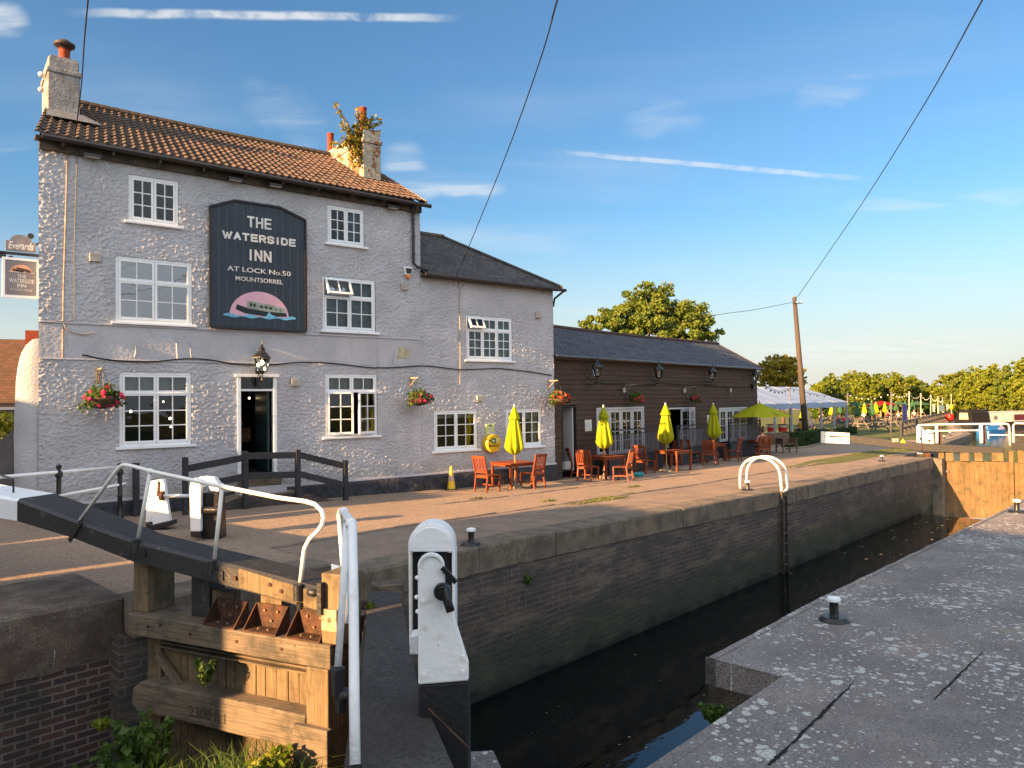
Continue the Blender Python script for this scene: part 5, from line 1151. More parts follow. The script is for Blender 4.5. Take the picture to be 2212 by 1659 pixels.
# ================================================================== the signs
SGN = PUBF
sg = fthing('pub_sign', 'huge dark board with THE WATERSIDE INN and a narrowboat on pink sun', 'sign', PUBF)
C_ = 0.10
def sp(px, py): return PUBF.px(px, py, -C_)
o_ = [sp(455, 706), sp(453.5, 446), sp(507, 434.5), sp(604, 446.5), sp(659.5, 475.5), sp(661, 716)]
o_[0] = (o_[1][0], (o_[0][1]+o_[5][1])/2); o_[5] = (o_[4][0], o_[0][1]); hh = (o_[1][1]+o_[4][1])/2; ht = (o_[2][1]+o_[3][1])/2
o_[1] = (o_[1][0], hh); o_[4] = (o_[4][0], hh); o_[2] = (o_[2][0], ht); o_[3] = (o_[3][0], ht)
MB().prism(o_, -C_+.012, -.02).build('board', M['sign'], sg)
mb = MB()
for i in range(6): a, b = o_[i], o_[(i+1) % 6]; mb.bar((a[0], -C_+.0, a[1]), (b[0], -C_, b[1]), .05, .05, (0, 1, 0))
mb.build('trim', plain('black sign trim', (0.02, 0.02, 0.024), None, 6, 0.4), sg)
mb = MB(); sx0, sx1 = o_[0][0], o_[4][0]
for i in range(1, 12):
    q = sx0+(sx1-sx0)*i/12; zt = hh+.0 if not (o_[2][0] < q < o_[3][0]) else ht
    if q < o_[2][0]: zt = hh+(ht-hh)*(q-sx0)/(o_[2][0]-sx0)
    if q > o_[3][0]: zt = hh+(ht-hh)*(sx1-q)/(sx1-o_[3][0])
    mb.box(q-.004, -C_+.0105, o_[0][1]+.03, q+.004, -C_+.014, zt-.03)
mb.build('board_groove', plain('pale groove line', (0.10, 0.12, 0.15), None, 5, 0.6), sg)
def line(txt, tl, br, name='lettering', bold=.012, cz_=None):
    a, b = sp(*tl), sp(*br); zc = (a[1]+b[1])/2; 
    return text_obj(txt, name, M['letter'], a[0], b[0], b[1], a[1], -C_+.008, sg, .012, bold)

GLY = {'T': [[(0,1),(1,1)],[(.5,1),(.5,0)]], 'H': [[(0,0),(0,1)],[(1,0),(1,1)],[(0,.5),(1,.5)]], 'E': [[(1,1),(0,1),(0,0),(1,0)],[(0,.52),(.9,.52)]],
 'W': [[(0,1),(.27,0),(.5,.8),(.73,0),(1,1)]], 'A': [[(0,0),(.5,1),(1,0)],[(.2,.32),(.8,.32)]], 'R': [[(0,0),(0,1),(.62,1),(.93,.88),(1,.74),(.93,.58),(.62,.47),(0,.47)],[(.55,.47),(1,0)]],
 'S': [[(1,.8),(.88,.95),(.6,1),(.35,1),(.1,.92),(0,.76),(.1,.6),(.4,.52),(.65,.46),(.9,.38),(1,.23),(.9,.07),(.62,0),(.35,0),(.1,.06),(0,.2)]], 'I': [[(.5,0),(.5,1)]],
 'D': [[(0,0),(0,1),(.5,1),(.85,.88),(1,.65),(1,.35),(.85,.12),(.5,0),(0,0)]], 'N': [[(0,0),(0,1),(1,0),(1,1)]]}
def stroke_text(txt, x0, x1, z0, z1, y, parent, wt, name='lettering'):
    adv = [.42 if c == 'I' else (1.18 if c == 'W' else .80) for c in txt]; gap = .46; tot = sum(adv)+gap*(len(txt)-1); k = (x1-x0-wt)/tot; x = x0+wt/2; H = z1-z0-wt; mb = MB(); d = 0
    for c, a in zip(txt, adv):
        for pl in GLY[c]:
            pts = [(x+(p*a if c != 'I' else .5*a)*k, z0+wt/2+q*H) for p, q in pl]
            for (p, q) in zip(pts, pts[1:]):
                dx_, dz_ = q[0]-p[0], q[1]-p[1]; L_ = math.hypot(dx_, dz_); nx_, nz_ = -dz_/L_*wt/2, dx_/L_*wt/2; ex_, ez_ = dx_/L_*wt*.42, dz_/L_*wt*.42; d += 1; yy = y-.010-.0002*(d % 7)
                mb.add([(p[0]-ex_+nx_, yy, p[1]-ez_+nz_), (p[0]-ex_-nx_, yy, p[1]-ez_-nz_), (q[0]+ex_-nx_, yy, q[1]+ez_-nz_), (q[0]+ex_+nx_, yy, q[1]+ez_+nz_),
                        (p[0]-ex_+nx_, y, p[1]-ez_+nz_), (p[0]-ex_-nx_, y, p[1]-ez_-nz_), (q[0]+ex_-nx_, y, q[1]+ez_-nz_), (q[0]+ex_+nx_, y, q[1]+ez_+nz_)], [(0,1,2,3),(0,4,5,1),(1,5,6,2),(2,6,7,3),(3,7,4,0)])
        x += (a+gap)*k
    return mb.build(name, M['letter'], parent)
def sline(txt, tl, br, wt): a, b = sp(*tl), sp(*br); return stroke_text(txt, a[0], b[0], b[1], a[1], -C_+.008, sg, wt)
sline('THE', (534, 466), (587, 497), .045); sline('WATERSIDE', (480, 497), (639, 533.5), .045); sline('INN', (536, 537.5), (586.5, 567.5), .045)
line('AT LOCK No.50', (491, 573.5), (628, 597), bold=.006); line('MOUNTSORREL', (509, 596), (611, 614.5), bold=.006)
def logo(cx0, cx1, zb, zt, y, par, disc, hullc, cabc, wavec):
    n = 28; r_ = (cx1-cx0)/2; c = (cx0+cx1)/2; h = zt-zb
    MB().prism([(c-r_*math.cos(math.pi*i/n), zb+h*math.sin(math.pi*i/n)) for i in range(n+1)], y-.002, y).build('sun_disc', disc, par)
    L = lambda f: cx0+(cx1-cx0)*f
    MB().prism([(L(.12), zb+h*.44), (L(.30), zb+h*.31), (L(.60), zb+h*.22), (L(.95), zb+h*.20), (L(.97), zb+h*.06), (L(.60), zb+h*.02), (L(.25), zb+h*.10), (L(.10), zb+h*.24)], y-.005, y-.0025).build('boat_hull', hullc, par)
    cb = MB().prism([(L(.28), zb+h*.34), (L(.29), zb+h*.56), (L(.33), zb+h*.60), (L(.66), zb+h*.52), (L(.92), zb+h*.40), (L(.95), zb+h*.20), (L(.60), zb+h*.22)], y-.0075, y-.0052).build('boat_cabin', cabc, par)
    wd = MB()
    for i, (a, b, t_, bt_) in enumerate([(.33, .37, .52, .40), (.39, .43, .51, .39), (.50, .55, .46, .36), (.58, .63, .44, .34), (.66, .71, .42, .32), (.77, .79, .36, .30), (.84, .86, .34, .28)]):
        wd.prism([(L(a), zb+h*t_), (L(b), zb+h*(t_-.01)), (L(b), zb+h*(bt_-.01)), (L(a), zb+h*bt_)], y-.0095, y-.0078)
    wd.build('boat_windows', hullc, cb)
    w2 = MB(); m_ = 24; up = [(L(-.10+1.22*i/m_), zb+h*(.03+.05*math.sin(i*.9))) for i in range(m_+1)]; dn = [(L(-.10+1.22*i/m_), zb+h*(-.06+.03*math.sin(i*1.1+1))) for i in range(m_, -1, -1)]
    w2.prism(up+dn, y-.012, y-.0098); w2.prism([(L(.60), zb+h*.02), (L(.66), zb+h*.22), (L(.68), zb+h*.12), (L(.80), zb+h*.02)], y-.0145, y-.0122); w2.build('waves', wavec, par)
a, b = sp(496, 682), sp(624, 686); zt = sp(560, 630)[1]
logo(a[0], b[0], (a[1]+b[1])/2, zt, -C_+.008, sg, M['pinkdisc'], plain('charcoal hull paint', (0.02, 0.025, 0.03), None, 5, 0.5), M['sage'], M['wave'])
# hanging sign at the far left, on its own bracket
HY = 0.35
def hp(px, py): return PUBF.px(px, py, HY)
hg = fthing('hanging_sign', 'square hanging sign and arched brewery board on scroll bracket at left edge', 'sign', PUBF)
grey = plain('faded grey sign', (0.24, 0.225, 0.235), (0.20, 0.19, 0.20), 3, 0.6)
a, b = hp(11, 560), hp(79, 639); c, d = hp(11, 638)[1], hp(79, 566)[1]; x0, x1 = a[0], b[0]; z0, z1 = (b[1]+c)/2, (a[1]+d)/2
MB().box(x0, HY, z0, x1, HY+.04, z1).build('panel', grey, hg)
mb = MB(); mb.box(x0-.05, HY-.01, z0-.05, x0, HY+.05, z1+.05); mb.box(x1, HY-.01, z0-.05, x1+.05, HY+.05, z1+.05); mb.box(x0, HY-.012, z1, x1, HY+.052, z1+.05); mb.box(x0, HY-.012, z0-.05, x1, HY+.052, z0); mb.build('panel_frame', M['white'], hg)
wd, hd = x1-x0, z1-z0
def htxt(t, fx0, fx1, fz0, fz1, par, X=None, b_=.0): 
    XX = X or (x0, z0, wd, hd); return text_obj(t, 'lettering', M['letter'], XX[0]+XX[2]*fx0, XX[0]+XX[2]*fx1, XX[1]+XX[3]*fz0, XX[1]+XX[3]*fz1, HY, par, .006, b_)
htxt('THE', .38, .66, .50, .60, hg, b_=.01); htxt('WATERSIDE', .12, .92, .36, .475, hg, b_=.01); htxt('INN', .38, .66, .235, .335, hg, b_=.01); htxt('AT LOCK No.50', .14, .86, .13, .19, hg)
logo(x0+wd*.15, x0+wd*.85, z0+hd*.66, z0+hd*.88, HY-.001, hg, M['peach'], plain('brown hull paint', (0.05, 0.03, 0.03), None), plain('dark cabin paint', (0.16, 0.09, 0.07), None), plain('pale wave', (0.5, 0.5, 0.48), None))
a, b = hp(12, 540), hp(78, 512); zz0 = a[1]; xa_, xb_ = a[0], b[0]; zz1 = hp(20, 519)[1]; ztop = hp(43, 507)[1]; cx_ = (xa_+xb_)/2
P = [(xa_, zz0), (xb_, zz0), (xb_, zz1)]+[(cx_+.36*(xb_-xa_)*math.cos(R(t_)), zz1+(ztop-zz1)*math.sin(R(t_))) for t_ in range(0, 181, 15)]+[(xa_, zz1)]
bd = MB().prism(P, HY, HY+.05).build('arched_board', grey, hg)
text_obj('Everards', 'lettering', M['letter'], xa_+.09*(xb_-xa_), xb_-.08*(xb_-xa_), zz0+.18*(zz1-zz0), zz0+.92*(zz1-zz0), HY, hg, .008, .02, .3)
MB().prism([(cx_-.06, ztop-.28), (cx_+.06, ztop-.28), (cx_+.07, ztop-.1), (cx_-.07, ztop-.1)], HY-.004, HY-.001).build('crest', plain('pale crest', (0.33, 0.31, 0.32), None), hg)
zq = hp(40, 548)[1]; mb = MB(); mb.box(x0-.6, HY+.01, zq-.03, XL+.4, HY+.05, zq+.03); mb.box(x0+.15, HY+.01, zq-.13, XL+.4, HY+.05, zq-.08); mb.lathe([(.07, -.02), (.07, .02)], (x0-.05, HY+.03, zq-.05), 12, 'y'); mb.lathe([(.05, -.02), (.05, .02)], (x0+.1, HY+.03, zq-.1), 12, 'y')
u_, v_ = hp(68, 522); mb.tube([(x1-.05, HY+.03, v_-.1), (x1+.1, HY+.03, v_+.05), (x1+.3, HY+.03, v_+.1)], .02, 6); mb.lathe([(.06, -.015), (.06, .015)], (x1-.1, HY+.03, v_+.12), 10, 'y')
mb.build('bracket', M['iron'], hg)
# notices and cabinets
def fbox(name, label, cat, px0, py0, px1, py1, m, d=.03, fr=PUBF, y=0.0, **k):
    a, b = fr.px(px0, py0, y-d), fr.px(px1, py1, y-d); o = MB().box(0, -d, b[1], b[0]-a[0], -.002, a[1]).build(name, m, loc=fr.w(a[0], y, 0), rot=fr.a, bevel=.004); return tag(o, label, cat, **k), (b[0]-a[0], a[1], b[1])
o, (w_, zt, zb) = fbox('notice_sign', 'small green and white notice above the yellow round cabinet', 'sign', 1050, 916.5, 1068.5, 939.5, M['lemon'], .03)
MB().box(w_*.08, -.034, zb+(zt-zb)*.05, w_*.92, -.031, zb+(zt-zb)*.28).build('white_strip', M['cwhite'], o)
MB().prism([(w_*.5+.07*math.cos(t_), zb+(zt-zb)*.55+.10*math.sin(t_)) for t_ in np.linspace(0, 6.28, 14)[:-1]], -.034, -.031).build('white_symbol', M['cwhite'], o)
MB().prism([(w_*.3, zb+(zt-zb)*.95), (w_*.7, zb+(zt-zb)*.95), (w_*.66, zb+(zt-zb)*.76), (w_*.34, zb+(zt-zb)*.76)], -.034, -.031).build('green_symbol', M['greensign'], o)
a = PUBF.px(1076, 958, -.35); ca = thing('defibrillator_cabinet', 'round yellow defibrillator cabinet mounted on the white wall', 'cabinet', PUBF.w(a[0]-.08, 0, 0), PUBF.a)
rr = 0.27; zc = a[1]
MB().lathe([(rr*.93, -.27), (rr, -.24), (rr, -.02), (rr*.95, 0)], (0, 0, zc), 36, 'y').build('case', M['yellow'], ca, smooth=True)
fc = MB().lathe([(rr*.90, -.285), (rr*.90, -.27)], (0, 0, zc), 36, 'y').build('face', M['yellow'], ca)
MB().box(-.11, -.29, zc+.0, .05, -.286, zc+.16).build('green_panel', M['greensign'], fc)
hp_ = [(-.03+.045*math.copysign(abs(math.sin(t_))**3, math.sin(t_)), zc+.075+.042*(13*math.cos(t_)-5*math.cos(2*t_)-2*math.cos(3*t_)-math.cos(4*t_))/14) for t_ in np.linspace(0, 6.28, 24)[:-1]]
MB().prism(hp_, -.294, -.291).build('white_heart', M['cwhite'], fc)
MB().box(.06, -.29, zc+.02, .15, -.286, zc+.15).build('lime_panel', M['lemon'], fc)
mb = MB(); mb.box(-.20, -.29, zc-.10, -.13, -.286, zc-.03); mb.box(-.20, -.29, zc+.06, -.13, -.286, zc+.12); mb.build('black_mark', M['black'], fc)
text_obj('DEFIBRILLATOR', 'lettering', M['black'], -.11, .15, zc-.09, zc-.04, -.286, fc, .003, .01)
o, _ = fbox('menu_frame', 'white framed menu on the barn boards beside the doorway', 'notice', 1264, 907, 1278.5, 931, M['cwhite'], .04, BARN)
MB().box(.05, -.045, _[2]+.08, _[0]-.05, -.041, _[1]-.08).build('menu_sheet', plain('pale blue menu', (0.45, 0.6, 0.58), (0.6, 0.65, 0.6), 9, 0.6), o)
o, _ = fbox('notice_board', 'small white notice behind the fourth closed parasol', 'notice', 1528, 897, 1537, 918, M['cwhite'], .04, BARN)
MB().box(.05, -.045, _[2]+.08, _[0]-.05, -.041, _[1]-.08).build('notice_sheet', plain('pale grey notice', (0.6, 0.6, 0.6), None, 9, 0.6), o)
o, _ = fbox('meter_box', 'grey box low on the barn wall by the door', 'box', 1221, 998, 1233, 1013, plain('grey box', (0.4, 0.4, 0.42), None, 8, 0.7), .14, BARN)
o['label'] = 'small grey box standing low inside the barn doorway'

# ---- floodlights
def flood(px, py, label):
    x, z = PUBF.px(px, py, -.2); t_ = thing('floodlight', label, 'floodlight', PUBF.w(x, 0, z), PUBF.a, 'floodlights under the eaves')
    mb = MB(); mb.box(-.17, -.24, -.02, .17, -.12, .05); mb.build('housing', M['iron'], t_, bevel=.008)
    MB().box(-.14, -.23, -.026, .14, -.13, -.021).build('lens', plain('lamp lens', (0.55, 0.52, 0.45), None, 8, 0.3), t_)
    mb = MB(); mb.box(-.10, -.12, .0, -.07, 0.0, .03); mb.box(.07, -.12, .0, .10, 0.0, .03); mb.build('bracket', M['iron'], t_)
flood(200, 337, 'black floodlight nearest the left end of the eaves'); flood(509, 388, 'black floodlight above the left half of the big sign board'); flood(596, 401, 'black floodlight above the right half of the big sign board'); flood(850, 448, 'black floodlight right of the upper right window')
# ---- lanterns
def lantern(fr, px, py, y, s, label, lit=True):
    x, z = fr.px(px, py, y); t_ = thing('wall_lantern', label, 'lantern', fr.w(x, 0, z), fr.a, 'hexagonal wall lanterns'); t_.scale = (s, s, s); yo = y/s
    h = lambda m_: m_
    MB().lathe([(.02, -.36), (.05, -.33), (.115, -.30), (.125, -.28)], (0, yo, 0), 6).build('base', M['iron'], t_)
    gl = MB().lathe([(.115, -.28), (.175, .02)], (0, yo, 0), 6).build('glass', m_glass_l, t_)
    mb = MB()
    for k in range(6): a = 2*math.pi*k/6; mb.bar((.12*math.cos(a), yo+.12*math.sin(a), -.29), (.182*math.cos(a), yo+.182*math.sin(a), .03), .014, .014)
    mb.build('glazing_bars', M['iron'], t_)
    MB().lathe([(.22, .02), (.22, .05), (.10, .17), (.07, .22), (.075, .26), (.03, .30), (.035, .33), (.012, .36), (.01, .42)], (0, yo, 0), 6).build('cap', M['iron'], t_)
    mb = MB(); mb.tube([(0, 0, -.55), (0, yo*.5, -.60), (0, yo, -.5), (0, yo, -.35)], .018, 6); mb.tube([(0, 0, -.30), (0, yo*.5, -.42), (0, yo, -.40)], .014, 6); mb.box(-.05, -.03, -.65, .05, 0, -.2); mb.build('bracket', M['iron'], t_)
    MB().ball((0, yo, -.08), .045, 8, (1, 1, 1.3)).build('bulb', M['lamp'] if lit else M['cwhite'], t_, smooth='all')
m_glass_l = m_glass('lantern glass', (0.9, 0.9, 0.88), 0.04)
lantern(PUBF, 566, 776, -.32, 1.0, 'large black lantern over the inn doorway', True)
lantern(BARN, 1290, 795, -.45, .95, 'black lantern on the barn nearest the white wall', False); lantern(BARN, 1423, 800, -.45, .95, 'black lantern above the middle of the barn', False)
lantern(BARN, 1539, 805, -.45, .95, 'black lantern above the fourth closed parasol', False); lantern(BARN, 1633, 810, -.3, .9, 'black lantern on the far corner of the barn', False)
for i, (u, v, w2_) in enumerate(((1344, 841, 50), (1475, 842, 45), (1575, 842, 45))):
    x, z = BARN.px(u, v, -.05); t_ = thing('wall_spotlight', ['small wall spotlight on the barn above the coral flower basket', 'small wall spotlight on the barn above the magenta flower basket', 'small wall spotlight nearest the far end of the barn'][i], 'spotlight', BARN.w(x, 0, z), BARN.a, 'small spotlights on the barn')
    MB().lathe([(.05, -.12), (.055, .06)], (0, -.12, 0), 10).build('shade', plain('pale lamp', (0.4, 0.38, 0.34), None, 8, 0.5), t_); MB().tube([(0, 0, .1), (0, -.12, .08), (0, -.12, .04)], .015, 6).build('arm', M['iron'], t_)
cable('cable', [(0, 0)]*0 or [(1287, 826), (1330, 829), (1380, 832), (1430, 828), (1480, 834), (1540, 831), (1600, 838), (1636, 836)], .014, cab, barn) if False else None
P = [Vector((BARN.px(u, v, -.06)[0], -.06, BARN.px(u, v, -.06)[1])) for u, v in [(1287, 826), (1310, 829), (1345, 828), (1375, 833), (1400, 831), (1425, 826), (1450, 829), (1490, 832), (1520, 829), (1560, 836), (1600, 837), (1634, 834)]]
MB().tube(P, .014, 6).build('cable', cab, barn, smooth=True)
mb = MB(); x, z = BARN.px(1628, 835, -.1); mb.box(x-.12, -.15, z-.12, x+.05, -.02, z+.12); mb.build('junction_box', M['iron'], barn)

# ---- hanging baskets
def leaves(mb, c, rad, n, size, rng, flat=0.0, shell=0.55, up=0.0):
    c = np.array(c); rad = np.array(rad if hasattr(rad, '__len__') else (rad,)*3)
    d = rng.normal(size=(n, 3)); d /= np.linalg.norm(d, axis=1)[:, None]; r_ = rng.uniform(shell, 1, n)**.7
    p = c+d*r_[:, None]*rad; a = rng.normal(size=(n, 3)); a /= np.linalg.norm(a, axis=1)[:, None]
    b = np.cross(a, d+rng.normal(size=(n, 3))*.6); b /= (np.linalg.norm(b, axis=1)[:, None]+1e-6); s = size*rng.uniform(.6, 1.3, n)[:, None]
    return p-a*s*.5-b*s*.1, p+b*s*.32, p+a*s*.5-b*s*.05, p-b*s*.32
def leafmesh(name, parts, m, parent=None, loc=None, rot=0):
    Q = [np.stack(p, 1) for p in parts]; V = np.concatenate(Q).reshape(-1, 3); n = len(V)//4
    me = bpy.data.meshes.new(name); me.vertices.add(len(V)); me.vertices.foreach_set('co', V.reshape(-1)); me.loops.add(n*4); me.loops.foreach_set('vertex_index', np.arange(n*4)); me.polygons.add(n)
    me.polygons.foreach_set('loop_start', np.arange(0, n*4, 4)); me.polygons.foreach_set('loop_total', np.full(n, 4)); me.update(calc_edges=True); me.materials.append(m)
    o = bpy.data.objects.new(name, me); sc.collection.objects.link(o)
    if parent: o.parent = parent
    if loc is not None: o.location = loc; o.rotation_euler = (0, 0, rot)
    return o
def basket(fr, px, py, y, r_, label, petal, seed, hang=True, n=380):
    x, z = fr.px(px, py, y); rng = np.random.default_rng(seed); t_ = thing('hanging_basket', label, 'hanging basket', fr.w(x, y, z), fr.a, 'flower baskets on wall brackets')
    bw2 = plain('coir basket', (0.045, 0.04, 0.025), (0.08, 0.055, 0.03), 14, 0.95) if seed != 3 else plain('brown coir basket', (0.16, 0.10, 0.05), None, 14, 0.95)
    MB().lathe([(r_*.15, -r_*.62), (r_*.55, -r_*.52), (r_*.85, -r_*.28), (r_, 0), (r_*.9, .02)], (0, 0, 0), 16).build('bowl', bw2, t_, smooth=True)
    leafmesh('foliage', [leaves(None, (0, 0, r_*.32), (r_*1.1, r_*.95, r_*.45), n, r_*.34, rng, shell=.3), leaves(None, (-r_*.8, -.1, -r_*.2), (r_*.35, r_*.3, r_*.45), n//8, r_*.28, rng), leaves(None, (r_*.9, -.1, -r_*.05), (r_*.5, r_*.3, r_*.5), n//5, r_*.26, rng), leaves(None, (-r_*1.15, -.05, -r_*.45), (r_*.22, r_*.2, r_*.4), n//12, r_*.22, rng), leaves(None, (0, 0, r_*.75), (r_*.7, r_*.6, r_*.3), n//6, r_*.26, rng)], M['weed'], t_)
    fl = []
    for i in range(24):
        a = rng.uniform(0, 6.28); rr = rng.uniform(.3, 1.3)*r_; c = (rr*math.cos(a), -abs(rr*math.sin(a))*.9-.02, r_*rng.uniform(-.45, .8)*(1 if rr < r_*.8 else .6)); fl.append(leaves(None, c, r_*.12, 12, r_*.22, rng, shell=.2))
    leafmesh('flowers', fl, M[petal], t_)
    mb = MB(); 
    for k in range(3): a = 2*math.pi*k/3+.5; mb.tube([(r_*.95*math.cos(a), r_*.95*math.sin(a), .02), (0, 0, r_*1.9)], .006, 4)
    mb.build('chains', M['iron'], t_)
    mb = MB(); mb.bar((0, 0, r_*1.95), (0, -y, r_*1.95), .03, .03); mb.bar((0, -y, r_*1.2), (0, -y*.35, r_*1.9), .02, .02); mb.box(-.04, -y-.02, r_*1.0, .04, -y, r_*2.1); mb.build('bracket', plain('painted bracket', (0.35, 0.28, 0.2), None, 8, 0.6), t_)
basket(PUBF, 221, 862, -.45, .33, 'pink petunia basket left of the ground floor window', 'pink', 1)
basket(PUBF, 905, 862, -.45, .30, 'pink and lime basket near the middle of the white wall', 'pink', 2)
basket(PUBF, 1206, 862, -.45, .30, 'red and yellow basket at the corner of white wall and barn', 'redp', 3)
basket(BARN, 1374, 862, -.45, .27, 'coral flower basket on the barn between first two lanterns', 'redp', 4)
basket(BARN, 1503, 862, -.45, .26, 'magenta flower basket on the barn in dark bowl', 'pink', 5)
# buddleia growing out of the right chimney
a, b, cy_, zt = STACK; rng = np.random.default_rng(8)
bu = fthing('chimney_shrub', 'straggly golden green shrub growing out of the right chimney stack', 'shrub', PUBF)
P_ = []; st_ = MB()
for i in range(13):
    th = R(40+12*i); L_ = .9+.35*math.sin(i*1.7)+(0.35 if i in (2, 3, 8) else 0); base = Vector((a+.02, cy_+.2, zt-.55)); tip = base+Vector((math.cos(th)*L_*.8, -.12, math.sin(th)*L_)); st_.tube([base, (base+tip)/2+Vector((0, -.05, .06)), tip], [.018, .012, .004], 5)
    for k in range(6): q = base.lerp(tip, .3+.12*k); P_.append(leaves(None, tuple(q), .12, 13, .11, rng, shell=.1))
P_.append(leaves(None, (a-.15, cy_+.1, zt-.75), (.3, .22, .42), 190, .12, rng, shell=.1)); P_.append(leaves(None, (a-.5, cy_+.9, zt-1.35), (.35, .25, .4), 120, .12, rng, shell=.1))
st_.build('stems', M['bark'], bu); leafmesh('foliage', P_, M['gold'], bu)

# ================================================================== bollards, ladder
def bollard(p, label, s=1.0):
    t_ = thing('mooring_bollard', label, 'bollard', p, 0, 'low iron mooring bollards'); t_.scale = (s, s, s)
    MB().lathe([(.155, 0), (.15, .02), (.125, .045), (.12, .05)], (0, 0, 0), 24).build('base_plate', M['iron'], t_, smooth=True)
    MB().lathe([(.052, .05), (.045, .07), (.045, .20), (.05, .205)], (0, 0, 0), 20).build('stem', M['iron'], t_, smooth=True)
    MB().lathe([(.04, .205), (.068, .21), (.072, .23), (.062, .25), (.02, .262)], (0, 0, 0), 20).build('cap', M['white'], t_, smooth=True); return t_
b0 = bollard(gp(1802, 1341), 'nearest white capped bollard standing on lichen spotted slab')
for q, l_, s in (((1018, 1178), 'white capped bollard on far side just beyond the big paddle gear', 1.12), ((1615, 1060), 'white capped bollard just left of the ladder hoops', 1.1), ((2197, 1107), 'white capped bollard on the near side at right edge of the picture', 1.12), ((1905, 997), 'farthest bollard on the sunny coping by the distant gate', 1.0), ((1922, 1009), 'stub beside the farthest coping bollard', .35)):
    if 'stub' in l_: continue
    dup(b0, gp(*q), 0, l_, None, s*1.0)
M['ladder'] = plain('dark ladder steel', (0.07, 0.058, 0.048), (0.03, 0.028, 0.025), 8, 0.7)
ld = thing('lock_ladder', 'white hooped ladder running down into the lock chamber', 'ladder', LOCK.o, LOCK.a)
ps, pe = st(*gp(1690, 1060).xy), st(*gp(1640, 1055).xy)
s_l = ps[0]
for k, ds in ((0, -.21), (1, .21)):
    y0, y1 = -.08, 1.12; P = []
    s_ = s_l+ds; h0 = hs(s_)
    for t_ in np.linspace(0, 1, 15):
        a = math.pi*t_; P.append((s_, (y0+y1)/2-math.cos(a)*(y1-y0)/2, h0+.30+.62*math.sin(a)**.8))
    P = [(s_+(0.08 if k == 0 else -.08), y0+.02, h0-.02), (s_, y0-.02, h0+.08)]+P+[(s_, y1, h0)]
    mb = MB(); mb.tube(P, .036, 10); mb.build('hoop', M['cream'], ld, smooth='all')
mb = MB(); mb.tube([(s_l-.13, -.06, hs(s_l)-.02), (s_l+.13, -.06, hs(s_l)-.02)], .036, 10); mb.build('cross_tube', M['cream'], ld, smooth='all')
mb = MB(); mb.box(s_l-.17, -.10, -2.9, s_l-.12, -.04, hs(s_l)-.03); mb.build('stile', M['ladder'], ld); mb = MB(); mb.box(s_l+.12, -.10, -2.9, s_l+.17, -.04, hs(s_l)-.03); mb.build('stile', M['ladder'], ld)
for i in range(9): MB().box(s_l-.12, -.085, -.55-.29*i, s_l+.12, -.055, -.515-.29*i).build('rung', M['oak'], ld)
# ================================================================== garden furniture
CW = M['chairwood']
def make_chair():
    t_ = thing('garden_chair', 'x', 'chair', (0, 0, 0), 0, 'slatted hardwood chairs round the terrace tables')
    mb = MB()
    for i in range(6): mb.box(-.23, -.20+i*.075, .425, .23, -.20+i*.075+.062, .445)
    mb.box(-.235, .21, .37, .235, .235, .44); mb.box(-.235, -.22, .37, .235, -.20, .44); mb.build('seat', CW, t_, bevel=.003, seg=1)
    for sx in (-1, 1):
        MB().box(sx*.235-.022, .19, 0, sx*.235+.022, .235, .43).build('leg', CW, t_, bevel=.004, seg=1)
        mb = MB(); mb.bar((sx*.235, -.27, 0), (sx*.235, -.21, .43), .044, .045, (0, 1, 0)); mb.bar((sx*.235, -.212, .42), (sx*.235, -.335, .96), .044, .04, (0, 1, 0)); mb.build('leg', CW, t_, bevel=.004, seg=1)
    mb = MB(); f = lambda z: -.212-.123*(z-.42)/.54
    mb.bar((-.26, f(.93), .93), (.26, f(.93), .93), .03, .075); mb.bar((-.22, f(.53), .53), (.22, f(.53), .53), .025, .05)
    for i in range(7): x = -.18+.06*i; mb.bar((x, f(.54), .54), (x, f(.91), .91), .034, .014, (0, 1, 0))
    mb.build('backrest', CW, t_, bevel=.003, seg=1)
    mb = MB(); mb.box(-.22, -.01, .16, .22, .015, .19); mb.box(-.245, -.24, .15, -.225, .21, .18); mb.box(.225, -.24, .15, .245, .21, .18); mb.build('stretcher', CW, t_)
    return t_
def make_table():
    t_ = thing('garden_table', 'x', 'table', (0, 0, 0), 0, 'square hardwood terrace tables')
    mb = MB()
    for i in range(9): mb.box(-.5+i*.1115, -.44, .715, -.5+i*.1115+.104, .44, .738)
    mb.box(-.5, -.5, .712, .5, -.44, .74); mb.box(-.5, .44, .712, .5, .5, .74); mb.build('tabletop', CW, t_, bevel=.003, seg=1)
    mb = MB(); mb.box(-.44, -.45, .63, .44, -.425, .712); mb.box(-.44, .425, .63, .44, .45, .712); mb.box(-.45, -.425, .63, -.425, .425, .712); mb.box(.425, -.425, .63, .45, .425, .712); mb.build('apron', CW, t_)
    for sx in (-1, 1):
        for sy in (-1, 1): MB().box(sx*.44-.035, sy*.44-.035, 0, sx*.44+.035, sy*.44+.035, .71).build('leg', CW, t_, bevel=.005, seg=1)
    return t_
